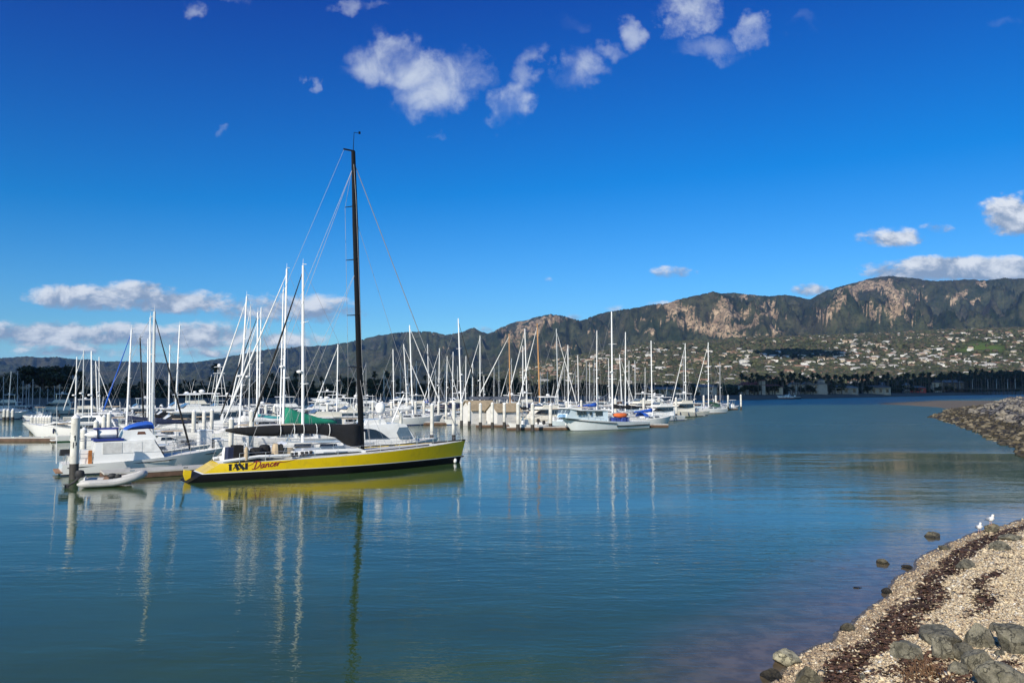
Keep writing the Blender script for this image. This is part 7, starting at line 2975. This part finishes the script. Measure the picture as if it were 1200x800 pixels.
# ---- gulls
def gull(px, py, zbase, a, label, s=1.0):
    p, z = beach_hit(px, py)
    z = z if zbase is None else zbase
    o = empty('gull', (p.x, p.y, z), a, label, 'bird')
    W_ = mat('feather_white', (.80, .80, .79), .7, .04, 6)
    G_ = mat('feather_grey', (.36, .38, .41), .7, .08, 6)
    K_ = mat('feather_black', (.03, .03, .032), .7, .1, 6)
    Y_ = mat('gull_bill', (.62, .42, .06), .5, .1, 6)
    L_ = mat('gull_leg', (.50, .30, .24), .6, .1, 6)
    spine = [(-.27, .165, .012, .5), (-.20, .19, .04, .6), (-.10, .222, .078, .95), (0, .25, .098, 1.0), (.08, .285, .092, 1.0), (.125, .34, .062, 1), (.14, .385, .046, 1), (.15, .42, .049, 1), (.165, .445, .048, .95), (.19, .452, .034, .9), (.212, .447, .016, .9)]
    m = MB()
    rings = []
    for i, (x, zz, rr, fl) in enumerate(spine):
        q0, q1 = spine[max(i - 1, 0)], spine[min(i + 1, len(spine) - 1)]
        d = Vector((q1[0] - q0[0], 0, q1[1] - q0[1])).normalized()
        up = Vector((-d.z, 0, d.x))
        rings.append([Vector((x, 0, zz)) + Vector((0, 1, 0)) * rr * math.cos(t) + up * rr * fl * math.sin(t) for t in [2 * math.pi * k / 14 for k in range(14)]])
    m.loft(rings)
    m.build('body', W_, o, 'all')
    for sd in (-1, 1):
        w = MB()
        ring = []
        for x, zz, hh, th in ((.10, .285, .03, .012), (.04, .272, .062, .022), (-.08, .238, .062, .022), (-.2, .198, .036, .014), (-.31, .165, .010, .006)):
            yb = .098 if x > -.1 else (.07 if x > -.25 else .03)
            ring.append([(x, sd * (yb + th * math.cos(t)), zz + .01 + hh * math.sin(t)) for t in [2 * math.pi * k / 10 for k in range(10)]])
        w.loft(ring)
        wg = w.build('wing', G_, o, 'all')
        tp = MB()
        tp.path([(-.22, sd * .045, .19), (-.36, sd * .02, .152)], [.022, .004], 6)
        tp.build('wing_tip', K_, wg)
        lg = MB()
        lg.path([(.0, sd * .035, .18), (.01, sd * .035, .085), (-.005, sd * .035, .01)], [.012, .007, .006], 6)
        for t in (-.5, 0, .5):
            lg.path([(-.005, sd * .035, .008), (.05 * math.cos(t), sd * .035 + .05 * math.sin(t), .004)], [.006, .004], 4)
        lg.build('leg', L_, o, True)
        e = MB()
        e.ball((.185, sd * .034, .46), .007, 6, 4)
        e.build('eye', K_, o)
    b = MB()
    b.path([(.205, 0, .447), (.24, 0, .442), (.262, 0, .428)], [.014, .010, .003], 7)
    b.build('bill', Y_, o, True)
    o.scale = (s, s, s)


gull(1147.8, 624.5, None, R(-102), 'white gull standing on the gravel edge, left and lower of two', 1.0)
pz, zz = beach_hit(1165, 623)
gull(1165, 616.5, None, R(-88), 'white gull standing on the mossy rock, right of two', 1.0)
for q in [o for o in bpy.data.objects if o.name.startswith('gull') and o.get('label', '').startswith('white gull standing on the mossy')]:
    rk = [o for o in bpy.data.objects if o.get('label', '').startswith('mossy rock')][0]
    bpy.context.view_layer.update()
    dg = rk.matrix_world.inverted()
    p0, p1 = dg @ Vector((rk.location.x, rk.location.y, 9)), dg @ Vector((rk.location.x, rk.location.y, -9))
    hit, loc, nrm, idx = rk.ray_cast(p0, (p1 - p0).normalized())
    w = rk.matrix_world @ loc
    q.location = (w.x, w.y, w.z - .004)

# ---- riprap boulders along the breakwater crest and slope
RIP = [boulder_mesh('riprap_boulder', 50 + i, RK_RIP, 3, 12, .85) for i in range(7)]


def riprap():
    r = random.Random(4)
    pts = []
    tries = 0
    while len(pts) < 285 and tries < 60000:
        tries += 1
        px = r.uniform(1096, 1290)
        py = r.uniform(461, 503)
        D = r.uniform(60, 245)
        k = (px - 600) / FP
        x, y = k * D, D
        z, d, foot = bk_profile(np.array([x]), np.array([y]))
        if d[0] < foot[0] - .8 or d[0] > foot[0] + 7.5:
            continue
        pts.append((x, y, float(z[0]), float(d[0] - foot[0])))
    pts.sort(key=lambda t: t[1])
    for x, y, z, e in pts:
        s = r.uniform(.30, .72) * (1.15 if e < 3 else .8)
        o = link_mesh('riprap_boulder', r.choice(RIP), None, (x, y, z + s * .25), r.random() * 6.28, (s * r.uniform(.9, 1.4), s, s * r.uniform(.7, 1.0)))
        o.rotation_euler = (r.uniform(-.4, .4), r.uniform(-.4, .4), r.random() * 6.28)
        tag(o, 'pale grey boulder in the riprap along the top of the far breakwater', 'rock', 'riprap boulders of the breakwater')
    # dark rubble of the foot
    n = 5200
    rr = np.random.default_rng(8)
    V, S_ = [], []
    u = rr.uniform(.50, 1.1, n * 3)
    yv = rr.uniform(55, 235, n * 3)
    xv = u * yv
    z, d, foot = bk_profile(xv, yv)
    ok = (d > -.6) & (d < foot + .6) & ((yv < 212) | (d > foot - 4))
    xv, yv, z = xv[ok][:n], yv[ok][:n], z[ok][:n]
    sz = .12 + .34 * rr.random(len(xv)) ** 2
    me = blob_field(np.stack([xv, yv, np.maximum(z, -.1) + sz * .15], 1), sz, 12, [mat('rubble_dark', (.030, .025, .016), .85, .3, 2), mat('rubble_brown', (.085, .068, .040), .85, .3, 2), mat('rubble_tan', (.15, .125, .08), .85, .3, 2), mat('rubble_weedy', (.030, .024, .010), .85, .3, 2)], .65)
    tag(link_mesh('breakwater_rubble', me), kind='stuff')


riprap()
